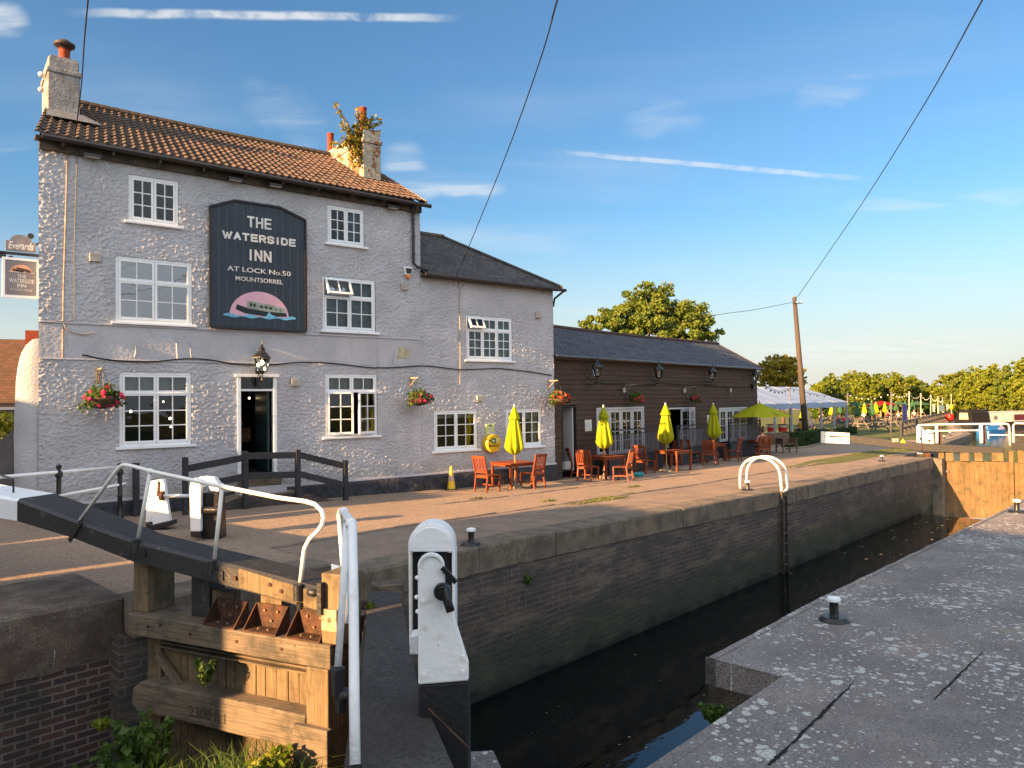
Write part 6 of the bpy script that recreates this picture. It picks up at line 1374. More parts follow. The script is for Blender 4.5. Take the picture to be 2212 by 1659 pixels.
def make_parasol(canv='lime'):
    t_ = thing('closed_parasol', 'x', 'parasol', (0, 0, 0), 0, 'closed parasols')
    MB().lathe([(.019, .0), (.019, 2.42)], n=10).build('pole', plain('varnished pole', (0.50, 0.27, 0.10), (0.4, 0.2, 0.07), 9, 0.4), t_, smooth=True)
    lob = lambda a, h: 1+(.26*math.cos(8*a+h*1.1)+.10*math.cos(3*a+h*2+1))*max(.25, 1.15-.5*h+.3)
    MB().lathe([(.05, .98), (.12, 1.03), (.205, 1.13), (.225, 1.22), (.205, 1.40), (.18, 1.6), (.15, 1.82), (.115, 2.02), (.09, 2.12)], n=64, lobes=lob).build('canopy', M[canv], t_, smooth='all')
    MB().lathe([(.15, 2.01), (.155, 2.04), (.085, 2.24), (.03, 2.38), (.02, 2.39)], n=32, lobes=lambda a, h: 1+.10*math.cos(8*a)).build('top_vent', M[canv], t_, smooth='all')
    MB().lathe([(.02, 2.36), (.028, 2.38), (.03, 2.42), (.012, 2.46)], n=8).build('finial', M['cwhite'], t_, smooth=True)
    MB().lathe([(.22, 0), (.22, .05), (.19, .08), (.05, .1), (.035, .3)], n=20).build('base', M['conc'], t_, smooth=True)
    return t_
chair0, table0, par0 = make_chair(), make_table(), make_parasol()
used = set()
def put(proto, px, py, rot, label, s=None, group=None, dxy=(0, 0)):
    p = gp(px, py); p = Vector((p.x+dxy[0], p.y+dxy[1], 0)); p.z = hgt(p.x, p.y)
    if proto.name not in used: used.add(proto.name); proto.location = p; proto.rotation_euler = (0, 0, rot); proto['label'] = label; o = proto
    else: o = dup(proto, p, rot, label)
    if s: o.scale = s if isinstance(s, tuple) else (s, s, s)
    return o
FA = PUBF.a
def chair(px, py, deg, label, dxy=(0, 0)): return put(chair0, px, py, R(deg-90), label, 1.03, dxy=dxy)   # deg = compass the sitter faces, from +X
# first table group
put(table0, 1110, 1052, FA, 'hardwood table nearest the round yellow cabinet'); put(par0, 1113, 1054, 0.3, 'lime closed parasol nearest the camera, by the yellow cabinet', (1.05, 1.05, .985))
chair(1054, 1061, 44, 'orange chair with its slatted back toward the camera, leftmost on the terrace'); chair(1150, 1054, 140, 'chair at the right of the first table, its shaded back outward')
chair(1136, 1040, 218, 'chair behind the first table with sunlit front of its back'); chair(1068, 1044, -45, 'chair against the wall at far side of first table, mostly hidden')
# second
put(table0, 1307, 1032, FA+.05, 'hardwood table under the second closed parasol'); put(par0, 1306, 1033, 1.1, 'lime closed parasol between the barn doorway and first glazed doors', (1.12, 1.12, .99))
chair(1243, 1030, 20, 'dark backed chair left of the second table'); chair(1271, 1038, 55, 'sunlit chair with tilted back at the left front of the second table')
chair(1345, 1038, 152, 'chair right of the second table seen from behind, tan back'); chair(1283, 1012, -62, 'orange backed chair behind the second table'); chair(1228, 1010, 10, 'chair half hidden beside the barn doorway')
chair(1358, 1013, 20, 'brown chair by itself between second and third tables')
# third
put(table0, 1455, 1016, FA+.1, 'hardwood table under the third closed parasol'); put(par0, 1440, 1018, 2.0, 'lime closed parasol in front of the half open glazed doors', (1.15, 1.15, 1.01))
chair(1394, 1022, 42, 'bright orange chair at left of the third table'); chair(1452, 1006, 210, 'orange chair pushed under the right side of third table'); chair(1428, 997, -60, 'chair beyond the third table by the railing')
chair(1496, 1002, 25, 'brown chair turned side on between third and fourth tables')
# fourth
put(table0, 1533, 996, FA+.1, 'hardwood table under the fourth closed parasol'); put(par0, 1543, 999, 0.7, 'lime closed parasol with green shaded hem, farthest of the closed ones on the terrace', (1.13, 1.13, 1.0))
chair(1536, 1004, 62, 'orange chair with its back to the camera at the fourth table'); chair(1584, 996, 150, 'chair right of the fourth table with sunlit edge'); chair(1520, 985, -60, 'chair on the far side of the fourth table')
chair(1410, 1000, -40, 'brown chair behind the third table near the railing end'); chair(1478, 984, -70, 'brown chair against the middle railing'); chair(1560, 978, -80, 'brown chair against the farthest railing'); chair(1596, 972, 200, 'dark chair beside the farthest railing post'); chair(1366, 998, 5, 'brown chair with its back to the first railing')
# fifth, under the open parasol
put(table0, 1628, 984, FA+.1, 'hardwood table beneath the open parasol'); chair(1648, 990, 95, 'orange chair the seated woman is sitting on'); chair(1603, 984, 15, 'dark chair left of the woman at the fifth table'); chair(1618, 968, -80, 'chair beyond the fifth table against the barn')
# open parasol
p = gp(1643, 984)
op = thing('open_parasol', 'open lime parasol near the end of the barn', 'parasol', p, R(15))
n = 8; rr, zb, zt = 1.42, 1.88, 2.42; 
for k in range(n):
    a0, a1 = 2*math.pi*k/n, 2*math.pi*(k+1)/n; vs = []; m_ = 6
    for i in range(m_+1):
        f = i/m_
        for j in range(5):
            g = j/4; a = a0+(a1-a0)*g; r_ = (.10+(rr-.10)*f)*(1-.055*math.sin(math.pi*g)*f); z = zt-.06-(zt-zb)*(f**1.15)-.03*math.sin(math.pi*g)*f
            vs.append((r_*math.cos(a), r_*math.sin(a), z))
    MB().add(vs, [(i*5+j, i*5+j+1, (i+1)*5+j+1, (i+1)*5+j) for i in range(m_) for j in range(4)]).build('canopy_panel', M['lime'], op, smooth='all')
    MB().tube([(.03*math.cos(a0), .03*math.sin(a0), zt-.09), (rr*math.cos(a0), rr*math.sin(a0), zb-.01)], .012, 5).build('rib', CW, op)
MB().lathe([(.30, zt-.13), (.16, zt-.05), (.03, zt+.02)], n=8).build('top_vent', M['lime'], op); MB().lathe([(.02, 0), (.02, zt+.07), (.03, zt+.08), (.01, zt+.13)], n=10).build('pole', CW, op, smooth=True)
MB().lathe([(.24, 0), (.24, .06), (.05, .1)], n=16).build('base', M['conc'], op)
# wooden settle beside the hedge
p = gp(1684, 978); be = thing('garden_bench', 'grey brown wooden bench with arched side panels beside the hedge', 'bench', p, R(20))
OW = M['oldwood']
mb = MB(); [mb.box(-.8+i*.16, .22, .45, -.8+i*.16+.14, .26, .95) for i in range(10)]; mb.build('backrest', OW, be); mb = MB(); [mb.box(-.8, -.28+i*.1, .40, .8, -.28+i*.1+.085, .43) for i in range(5)]; mb.build('seat', OW, be)
for x in (-.82, -.02, .78):
    mb = MB(); P = [(-.3, 0), (-.24, 0), (-.24, .22), (-.16, .33), (0, .38), (.14, .33), (.2, .22), (.2, 0), (.27, 0), (.27, .66), (-.3, .66)]; mb.prism(P, x, x+.05, 'yz'); mb.build('side_panel', OW, be, bevel=.005)
    MB().box(x-.02, -.33, .66, x+.07, .3, .70).build('armrest', OW, be)
# traffic cone
p = gp(975, 1058); co = thing('traffic_cone', 'yellow warning cone standing by the black plinth', 'cone', p, .3)
MB().box(-.17, -.17, 0, .17, .17, .03).build('base', M['black'], co, bevel=.01); MB().lathe([(.12, .03), (.035, .62), (.03, .66), (.02, .67)], n=20).build('cone_body', M['yellow'], co, smooth=True)
MB().lathe([(.090, .26), (.066, .42)], n=20).build('printed_band', plain('faded print', (0.35, 0.2, 0.25), (0.6, 0.5, 0.3), 30, 0.6), co, smooth=True)
# turquoise thing on the ground
p = gp(1380, 1029); o = thing('plastic_bowl', 'crumpled turquoise plastic bowl lying on the path', 'bowl', p, .5); MB().lathe([(.10, .0), (.16, .06), (.17, .10), (.155, .10), (.09, .02)], n=14, lobes=lambda a, h: 1+.15*math.cos(2*a)).build('bowl_body', M['teal'], o, smooth=True)
MB().lathe([(.16, .09), (.18, .10), (.175, .115)], n=14, lobes=lambda a, h: 1+.15*math.cos(2*a)).build('rim', M['teal'], o)

# ================================================================== people
def skinned(name, nodes, edges, m, parent, sub=2):
    """nodes: list of (x, y, z, r) - grown into one continuous body"""
    me = bpy.data.meshes.new(name); me.from_pydata([n_[:3] for n_ in nodes], edges, []); o = bpy.data.objects.new(name, me); sc.collection.objects.link(o)
    md = o.modifiers.new('skin', 'SKIN'); md.use_smooth_shade = True
    for i, n_ in enumerate(nodes):
        sv = me.skin_vertices[0].data[i]; sv.radius = (n_[3], n_[4] if len(n_) > 4 else n_[3]*.8); sv.use_root = (i == 0)
    s = o.modifiers.new('sub', 'SUBSURF'); s.levels = sub; s.render_levels = sub
    dg = bpy.context.evaluated_depsgraph_get(); dg.update(); m2 = bpy.data.meshes.new_from_object(o.evaluated_get(dg)); bpy.data.objects.remove(o); bpy.data.meshes.remove(me)
    m2.materials.clear(); m2.materials.append(m); m2.name = name; o = bpy.data.objects.new(name, m2); sc.collection.objects.link(o); o.parent = parent
    m2.polygons.foreach_set('use_smooth', [True]*len(m2.polygons)); return o
def person(loc, deg, label, sitting=True, top='cwhite', legs='jeans', hair='hair', arms='table', s=1.0, bare=False, fingers=True):
    """faces local +Y; body is one skin, clothes and hair are separate"""
    t_ = thing('person', label, 'person', loc, R(deg-90)); t_.scale = (s, s, s)
    hz = .47 if sitting else .92; N, E = [], []
    def nd(x, y, z, r, r2=None, par=None):
        N.append((x, y, z, r) if r2 is None else (x, y, z, r, r2)); i = len(N)-1
        if par is not None: E.append((par, i))
        return i
    pel = nd(0, 0, hz+.05, .13, .10); wa = nd(0, .0, hz+.22, .115, .085, pel); ch = nd(0, .0, hz+.40, .15, .10, wa); nk = nd(0, -.005, hz+.53, .052, .052, ch); nk2 = nd(0, .01, hz+.59, .048, .048, nk)
    hd = nd(0, .02, hz+.66, .07, .08, nk2); hd2 = nd(0, .015, hz+.76, .078, .09, hd); nd(0, .01, hz+.82, .05, .06, hd2)
    hands = []
    for sx in (-1, 1):
        sh = nd(sx*.17, 0, hz+.48, .055, .055, ch)
        if arms == 'table': el = nd(sx*.24, .10, hz+.24, .04, .04, sh); wr = nd(sx*.16, .34, hz+.28, .027, .027, el); hn = nd(sx*.13, .40, hz+.285, .03, .02, wr)
        elif arms == 'lap': el = nd(sx*.25, .0, hz+.22, .042, .042, sh); wr = nd(sx*.17, .20, hz+.13, .028, .028, el); hn = nd(sx*.13, .27, hz+.14, .03, .02, wr)
        else: el = nd(sx*.23, -.01, hz+.18, .04, .04, sh); wr = nd(sx*.22, .08, hz-.06, .027, .027, el); hn = nd(sx*.21, .10, hz-.13, .03, .02, wr)
        hands.append((sx, N[wr], N[hn]))
        if fingers:
            h = Vector(N[hn][:3]); d = (h-Vector(N[wr][:3])).normalized(); side = Vector((sx, 0, 0))
            for k, L_ in enumerate((.06, .07, .065, .05)):
                b = h+side*(.022-.015*k)+d*.01; a1 = nd(*(b+d*L_*.5), .009, .009, hn); nd(*(b+d*L_*.8+Vector((0, 0, -.02))), .008, .008, a1)
            nd(*(h-side*.035+d*.01), .010, .010, hn)
        hp_ = nd(sx*.10, .02, hz, .09, .09, pel)
        if sitting: kn = nd(sx*.13, .42, hz+.01, .065, .065, hp_); an = nd(sx*.12, .40, .09, .04, .04, kn); nd(sx*.12, .52, .035, .035, .03, an)
        else: kn = nd(sx*.11, .03, .49, .062, .062, hp_); an = nd(sx*.11, 0, .09, .04, .04, kn); nd(sx*.12, .14, .035, .035, .03, an)
    skinned('body', N, E, M['skin'], t_)
    # clothes: slightly larger shells following the same skeleton
    tn = [(0, 0, hz-.02, .14, .115), (0, 0, hz+.2, .128, .098), (0, 0, hz+.36, .16, .112)] + ([] if bare else [(0, -.005, hz+.47, .12, .09)]); te = [(i, i+1) for i in range(len(tn)-1)]
    if bare:
        for sx in (-1, 1): tn.append((sx*.09, -.035, hz+.50, .02)); te.append((2, len(tn)-1))
    else:
        for sx, w_, h_ in hands:
            sh = N[[i for i, q in enumerate(N) if abs(q[0]-sx*.17) < 1e-6 and abs(q[2]-(hz+.48)) < 1e-6][0]]; tn.append((sx*.165, 0, hz+.47, .068)); te.append((2, len(tn)-1)); tn.append((sx*.22, sh[1]+.04, hz+.33, .056)); te.append((len(tn)-2, len(tn)-1))
    skinned('top', tn, te, M[top], t_, 1)
    ln_ = [(0, 0, hz+.03, .15, .125)]; le = []
    for sx in (-1, 1):
        b = len(ln_)
        if sitting: ln_ += [(sx*.10, .02, hz, .105), (sx*.13, .42, hz+.01, .08), (sx*.12, .40, .14, .055)]
        else: ln_ += [(sx*.10, .01, hz-.05, .105), (sx*.11, .03, .49, .078), (sx*.11, .0, .12, .055)]
        le += [(0, b), (b, b+1), (b+1, b+2)]
    skinned('trousers', ln_, le, M[legs], t_, 1)
    hb = MB(); hb.ball((0, -.015, hz+.79), .098, 12, (.95, 1.08, .85)); hb.ball((0, -.06, hz+.72), .085, 10, (1, .8, 1))
    if bare: hb.ball((0, -.07, hz+.88), .055, 10)
    hb.build('hair', M[hair], t_, smooth='all')
    fm = MB(); [fm.ball((sx*.032, .098, hz+.755), .009, 6) for sx in (-1, 1)]; fm.build('eyes', M['black'], t_); MB().ball((0, .112, hz+.725), .016, 6, (.8, 1, 1.2)).build('nose', M['skin'], t_, smooth='all'); MB().box(-.022, .096, hz+.683, .022, .103, hz+.690).build('mouth', M['maroon'], t_)
    [MB().ball((sx*.08, .01, hz+.74), .022, 6, (.4, .8, 1.3)).build('ear', M['skin'], t_, smooth='all') for sx in (-1, 1)]
    for sx in (-1, 1): yy = .50 if sitting else .10; MB().ball((sx*.12, yy-.02, .045), .055, 8, (.8, 2.2, .8)).build('shoe', M['cblack'], t_, smooth='all')
    return t_
p = gp(1648, 988); pw = person(p+Vector((0, 0, 0)), 95, 'woman in black vest with pinned up hair seated with her back to the camera', True, 'cblack', 'cblack', arms='table', bare=True)

# ================================================================== telegraph pole and wires
pb = gp(1742, 958); pt_ = dp(1716, 643, pb.y)
tp = thing('telegraph_pole', 'tall leaning timber telegraph pole beside the clipped hedge', 'pole', pb)
q = pt_-pb; MB().tube([(0, 0, -.1), q*0.5, q], [.19, .155, .12], 12).build('shaft', M['pole'], tp, smooth='all'); MB().lathe([(.13, 0), (.13, .05), (.02, .1)], q, 10).build('cap', M['lead'], tp)
mb = MB(); mb.bar(q+Vector((-.1, -.12, -.35)), q+Vector((.45, -.12, -.35)), .05, .05); mb.build('bracket', M['iron'], tp)
for i in range(2): MB().lathe([(.03, 0), (.045, .03), (.03, .09)], q+Vector((.1+.3*i, -.12, -.33)), 8).build('insulator', M['cwhite'], tp)
def wire(pts, r_, label, m=None, ext=True):
    if ext: pts = [pts[0]+(pts[0]-pts[1]).normalized()*22]+pts
    Q = []
    for i in range(len(pts)-1):
        p0, p1, p2, p3 = pts[max(i-1, 0)], pts[i], pts[i+1], pts[min(i+2, len(pts)-1)]
        for k in range(6): t2 = k/6; Q.append(0.5*((2*p1)+(-p0+p2)*t2+(2*p0-5*p1+4*p2-p3)*t2*t2+(-p0+3*p1-3*p2+p3)*t2**3))
    Q.append(pts[-1]); o = MB().tube(Q, r_, 5).build('overhead_wire', m or cab, smooth='all'); return tag(o, label, 'wire', 'overhead wires crossing the sky')
wire([dp(200, -120, 9), dp(190, 0, 10.5), dp(182, 90, 12), dp(175, 190, 14.2), PUBF.w(PUBF.px(162, 292, -.1)[0], -.1, PUBF.px(162, 292, -.1)[1])], .012, 'thin overhead wire coming down to the left end of the inn roof')
xw = PUBF.px(980, 604, -.1); wire([dp(1222, -60, 9), dp(1204, 0, 10), dp(1165, 135, 13), dp(1095, 330, 17), dp(1020, 515, 21), PUBF.w(xw[0], -.15, xw[1])], .012, 'overhead wire slanting down to the extension roof')
wire([dp(2150, -50, 13), dp(2122, 0, 15), dp(2000, 220, 24), dp(1875, 420, 34), dp(1790, 545, 41), dp(1723, 641, pb.y)], .018, 'long overhead wire from top right down to the telegraph pole')
wire([dp(1712, 653, pb.y), dp(1630, 669, pb.y-2), dp(1540, 682, pb.y-4), dp(1400, 716, pb.y-7)], .014, 'short overhead wire running left from the telegraph pole behind the tree', None, False)

# ================================================================== far lock gates
hx_, hy_ = W(28.2, .3); mx_, my_ = W(29.1, -2.66)
FG = Frame(hx_, hy_, math.atan2(my_-hy_, mx_-hx_)); FW = math.hypot(mx_-hx_, my_-hy_)
def fg(px, py, y=0.0): return FG.px(px, py, y)
gt = fthing('lock_gate', 'distant sunlit timber gate closing the far end of the lock', 'lock gate', FG)
OG = m_wood('far gate planks', (0.23, 0.125, 0.05), (0.14, 0.08, 0.034), grain=(8, 8, 2), dark=(0.06, 0.06, 0.026), bump=0.01)  # orange brown grain with dark and greenish stains
ztp = fg(2100, 997)[1]; mb = MB(); rng = random.Random(8); x = 0.1
while x < FW-.05: w_ = rng.uniform(.18, .26); mb.box(x, .0+rng.uniform(-.006, .006), -2.9, min(x+w_-.006, FW-.05), .1, ztp); x += w_
mb.build('planking', OG, gt)
gf = MB()
for (u0, v0, u1, v1) in ((2014, 1014, 2050, 1021), (2014, 1042, 2050, 1046)): a, b = fg(u0, v0, -.08), fg(u1, v1, -.08); gf.box(a[0], -.08, b[1], b[0], 0, a[1])
gf.build('ledge', M['oak'], gt)
for (u0, u1, y_) in ((2043, 2060, -.12), (2074, 2093, -.12), (2105, 2123, -.12), (2142, 2168, -.12), (2027, 2040, -.02)):
    a = fg(u0, 978, y_); b = fg(u1, 997, y_); MB().box(a[0], y_, b[1], b[0], y_+.14, a[1]).build('stile', OG, gt, bevel=.01)
a = fg(1993, 958, -.1); b = fg(1993, 975, -.1); c = fg(2168, 967, -.1); d = fg(2168, 982, -.1)
MB().prism([a, c, d, b], -.1, .22).build('balance_beam', M['blackworn'], gt, bevel=.02)
a2 = fg(1835, 940, -.1); b2_ = fg(1835, 957, -.1)
MB().prism([a2, (a[0], a[1]), (b[0], b[1]), b2_], -.09, .21).build('beam_arm', M['blackworn'], gt, bevel=.02)
for (v0, v1, v2, v3) in ((932.6, 936, 943, 940), (949, 950, 959, 956)):
    p0, p1, p2, p3 = fg(1773, v0, -.14), fg(1835, v1, -.14), fg(1835, v2, -.14), fg(1773, v3, -.14); MB().prism([p0, p1, p2, p3], -.14, .24).build('white_beam_end', M['cream'], gt, bevel=.01)
p0, p1 = fg(1773, 936, -.13), fg(1792, 957, -.13); MB().box(p0[0], -.13, p1[1], p1[0], .23, p0[1]).build('white_beam_end', M['cream'], gt)
p0, p1 = fg(1790, 943, .0), fg(1835, 952, .0); MB().box(p0[0], -.02, p1[1]+.04, p1[0]+.25, .06, p0[1]-.02).build('slot_bar', M['cwhite'], gt)
rail3('grab_bar', [(1783, 934), (1784, 927.5), (1799, 928.5), (1801, 936)], .02, M['iron'], gt, FG, .05, 6)
# white rails on the far gate
rail3('handrail', [(1982, 956), (1981, 922), (1984, 918), (2030, 917), (2100, 916), (2172, 915), (2178, 917), (2180, 922), (2182, 962)], .036, M['cream'], gt, FG, -.02, 8)
rail3('middle_rail', [(1996, 931), (2121, 929.5)], .03, M['cream'], gt, FG, -.02, 8); rail3('lower_rail', [(2134, 939.5), (2180, 940)], .03, M['cream'], gt, FG, -.02, 8)
for (u, v0, v1, r_) in ((2023, 917, 957, .06), (2119, 916, 957, .07), (2134, 932, 948, .025)): rail3('rail_post', [(u, v0), (u+1.5, v1)], r_, M['cream'], gt, FG, -.04, 8)
for u in (2030.5, 2127): a = fg(u-3.5, 919, .1); b = fg(u+3.5, 960, .1); MB().box(a[0], .1, b[1], b[0], .25, a[1]).build('rack_post', M['rust'], gt)
MB().box(FW-.09, -.16, -2.9, FW+.06, .2, fg(2184, 975)[1]).build('mitre_post', OG, gt, bevel=.01); MB().box(-.12, -.12, -2.9, .14, .22, fg(2008, 978)[1]).build('heel_post', M['rust'], gt, bevel=.01)
a, b = fg(1925, 946, -.12), fg(1943, 956, -.12); s1 = MB().box(a[0], -.12, b[1], b[0], -.10, a[1]).build('warning_plate', M['black'], gt)
text_obj('DANGER', 'lettering', M['cwhite'], a[0]+.03, b[0]-.03, b[1]+.12*1, a[1]-.03, -.121, s1, .003, .02); text_obj('KEEP OFF', 'lettering', M['cwhite'], a[0]+.03, b[0]-.03, b[1]+.02, b[1]+.09, -.121, s1, .003, .02)
a, b, c = fg(1944, 956.5, -.12), fg(1957, 957, -.12), fg(1950.5, 947.5, -.12); MB().prism([(a[0], a[1]), (b[0], b[1]), (c[0], c[1])], -.12, -.10).build('warning_triangle', M['yellow'], gt)
g3 = thing('lock_gate', 'right hand far gate leaf cut off by the picture edge, with white rail', 'lock gate', (mx_, my_, 0), R(46.8)+math.atan2(-2.96, -.9)); FG2 = Frame(mx_, my_, R(46.8)+math.atan2(-2.96, -.9))
mb = MB(); x = 0.06
while x < FW: w_ = rng.uniform(.18, .26); mb.box(x, 0, -2.9, x+w_-.006, .1, ztp-.02); x += w_
mb.build('planking', OG, g3); MB().box(.05, -.05, .05, FW+3, .26, .36).build('balance_beam', M['blackworn'], g3, bevel=.02); MB().box(.3, -.08, ztp, .6, .04, .05).build('stile', OG, g3); MB().box(1.1, -.08, ztp, 1.5, .04, .05).build('stile', OG, g3)
MB().tube([(.12, 0, .1), (.12, 0, 1.08), (.2, 0, 1.17), (FW, 0, 1.19)], .036, 8).build('handrail', M['cream'], g3, smooth='all'); MB().tube([(.12, 0, .68), (FW, 0, .70)], .03, 8).build('middle_rail', M['cream'], g3, smooth='all')
for (u, v0, v1, wd, lab) in ((2006, 928, 957, 1.0, 'cream rounded paddle gear case beside the far gate beam, right of a pair'), (1987, 922, 952, .8, 'cream two part paddle gear case left of the rounded one at the far gate')):
    x, zt = fg(u, v0, .5); p = FG.w(x, .5, 0); g = hgt(p.x, p.y); t_ = thing('paddle_gear', lab, 'paddle gear', (p.x, p.y, g), FG.a, 'white paddle gear posts around the lock'); h = zt-g
    P = [(-.17*wd, .12), (.10*wd, .12), (.17*wd, .25), (.17*wd, h-.14)]+[(.17*wd*math.cos(R(t2)), h-.14+.14*math.sin(R(t2))) for t2 in range(20, 180, 20)]+[(-.17*wd, h-.14)]
    MB().prism(P, -.12, .12).build('case', M['cream'], t_, bevel=.01); MB().box(-.16*wd, -.11, 0, .16*wd, .11, .12).build('base', M['black'], t_); MB().lathe([(.05, -.2), (.05, 0)], (0, 0, h*.6), 8, 'y').build('spindle', M['rust'], t_)
# far end quoin stones and step
mb = MB(); mb.box(27.9, -.35, -3.0, 28.4, .1, hs(28)-.02); o = mb.build('quoin_stone', M['stone'], bevel=.02); o.location, o.rotation_euler = LOCK.o, (0, 0, LOCK.a); struct(o)
for q in ((2039, 949), (2052, 941)):
    dup(b0, gp(*q), 0, ['bollard with white cap on the path above the far gate, nearer of the pair', 'bollard with white cap on the path above the far gate, farther of the pair'][q[0] > 2045], None, 1.0)

# ================================================================== beer garden beyond the barn
def box_hedge(name, pts, hgt_, wd, label, n=5200, seed=1):
    rng = np.random.default_rng(seed); base = pts[0]; t_ = thing(name, label, 'hedge', base); parts = []; core = MB()
    for a, b in zip(pts, pts[1:]):
        d = b-a; L_ = d.length; sd = Vector((-d.y, d.x, 0)).normalized(); m_ = int(n*L_/sum((q-p).length for p, q in zip(pts, pts[1:])))
        u = rng.uniform(0, 1, m_); v = rng.uniform(-.5, .5, m_); w_ = rng.uniform(0, 1, m_); f = rng.integers(0, 3, m_); v = np.where(f == 0, np.sign(v)*.5, v); w_ = np.where(f == 1, 1.0, w_); w_ = np.where(f == 2, np.sqrt(w_), w_)
        c = np.array(a-base)[None, :]+np.outer(u, np.array(d))+np.outer(v*wd, np.array(sd)); c[:, 2] += w_*hgt_+.03*np.sin(u*L_*5)
        a_ = rng.normal(size=(m_, 3)); a_ /= np.linalg.norm(a_, axis=1)[:, None]; b_ = np.cross(a_, rng.normal(size=(m_, 3))); b_ /= np.linalg.norm(b_, axis=1)[:, None]; s = .10*rng.uniform(.7, 1.3, m_)[:, None]
        parts.append((c-a_*s*.5, c+b_*s*.35, c+a_*s*.5, c-b_*s*.35)); core.bar(a-base+Vector((0, 0, hgt_*.47)), b-base+Vector((0, 0, hgt_*.47)), wd*.86, hgt_*.92)
    core.build('twig_core', plain('dark hedge inside', (0.02, 0.035, 0.01), (0.01, 0.015, 0.005), 20, 0.95, 0.05, 18), t_); leafmesh('foliage', parts, M['hedge'], t_)
HB = [gp(1701, 966), gp(1745, 962), gp(1774, 955)]
box_hedge('box_hedge', HB, .78, .6, 'clipped dark green hedge behind the foot of the telegraph pole'); 
HB2 = [gp(1786, 948), gp(1842, 937)]; box_hedge('box_hedge', HB2, .55, .7, 'lower clipped hedge beyond the white beam end', 3000, 2)
kb = [gp(1700, 972), gp(1745, 967), gp(1776, 959), gp(1790, 955)]; mb = MB(); [mb.bar(a+Vector((0, 0, .04)), b+Vector((0, 0, .04)), .14, .12) for a, b in zip(kb, kb[1:])]; struct(mb.build('kerb', M['conc']))
# marquee
ex, ey = dp(1828, 866, 55).xy; TF = Frame(ex, ey, LANG)     # local X along the tent, origin at the far front eave corner
TL, TWD, ze, zr = 20.0, 7.0, 1.98, 3.15; gz_ = -.55
mq = thing('marquee', 'long white frame marquee with scalloped valance behind the telegraph pole', 'marquee', (ex, ey, 0), LANG)
mb = MB(); n = 24; vs = []
for i in range(n+1):
    x = -TL+TL*i/n; sg = -.05*math.sin(math.pi*((x/2.5) % 1)); vs += [(x, 0, ze), (x, TWD/4, (ze+zr)/2+.05+sg), (x, TWD/2, zr), (x, TWD*.75, (ze+zr)/2+.05+sg), (x, TWD, ze)]
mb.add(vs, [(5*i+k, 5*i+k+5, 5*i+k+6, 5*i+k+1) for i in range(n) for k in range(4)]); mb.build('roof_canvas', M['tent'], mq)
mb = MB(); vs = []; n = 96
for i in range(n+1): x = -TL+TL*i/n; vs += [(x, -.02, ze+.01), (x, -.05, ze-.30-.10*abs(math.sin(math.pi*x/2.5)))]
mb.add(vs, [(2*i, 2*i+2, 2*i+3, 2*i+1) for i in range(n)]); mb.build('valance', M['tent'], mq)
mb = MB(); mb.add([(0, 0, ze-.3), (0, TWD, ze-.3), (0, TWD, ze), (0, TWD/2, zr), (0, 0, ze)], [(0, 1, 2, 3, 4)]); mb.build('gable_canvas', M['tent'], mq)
mb = MB()
for i in range(9): mb.bar((-i*2.5, -.01, ze+.005), (-i*2.5, TWD/2, zr+.02), .05, .02)
mb.build('seam', plain('tent seam', (0.3, 0.36, 0.42), None, 5, 0.7), mq)
for i in range(9): MB().box(-i*2.5-.06, -.06, gz_, -i*2.5+.06, .06, ze).build('post', plain('grey tent post', (0.35, 0.36, 0.38), None, 6, 0.6), mq)
for i in range(5): MB().box(-i*5-.05, TWD-.06, gz_, -i*5+.05, TWD+.06, ze).build('post', plain('grey tent post', (0, 0, 0)), mq)
mb = MB(); mb.box(-TL, TWD-.1, gz_, -2, TWD-.05, 1.0); mb.build('rear_screen', plain('grey tent screen', (0.2, 0.2, 0.19), (0.12, 0.12, 0.12), .6, 0.9), mq)
mb = MB(); mb.box(-TL, 1.2, gz_, -12, 1.6, .55); mb.build('bar_front', M['fencewood'], mq)
# red and white drums by the marquee
for i, (u, v) in enumerate(((1667, 946), (1691, 946))):
    p = gp(u, v); p.z += 0; t_ = thing('drum_table', ['red drum with white band, left one under the open parasol edge', 'red drum with white band, right one nearer the hedge'][i], 'drum', p, i*.7, 'red and white drum tables'); 
    MB().lathe([(.26, .0), (.28, .08), (.27, .42), (.28, .9), (.25, .92)], n=18).build('drum_body', M['redpl'], t_, smooth=True); MB().lathe([(.284, .28), (.284, .44)], n=18).build('white_band', M['cwhite'], t_, smooth=True); MB().lathe([(.284, .75), (.290, .80), (.284, .90)], n=18).build('white_band', M['cwhite'], t_, smooth=True)
    MB().lathe([(.36, .92), (.36, .96)], n=20).build('tabletop', OW, t_)
# picnic tables
def make_picnic():
    t_ = thing('picnic_table', 'x', 'picnic table', (0, 0, 0), 0, 'grey wooden picnic tables in the garden'); g = m_wood('silvered picnic wood', (0.17, 0.15, 0.135), (0.10, 0.09, 0.08), grain=(8, 8, 8))
    mb = MB(); [mb.box(-.9, -.36+i*.148, .70, .9, -.36+i*.148+.135, .74) for i in range(5)]; mb.build('tabletop', g, t_)
    for sy in (-1, 1): mb = MB(); mb.box(-.9, sy*.70-.13, .42, .9, sy*.70+.13, .46); mb.build('seat', g, t_)
    for sx in (-.62, .62):
        mb = MB(); mb.bar((sx, -.25, .70), (sx, -.68, 0), .09, .045, (1, 0, 0)); mb.bar((sx, .25, .70), (sx, .68, 0), .09, .045, (1, 0, 0)); mb.bar((sx+.04, -.78, .39), (sx+.04, .78, .39), .045, .09); mb.build('frame', g, t_)
    return t_
pic = make_picnic()
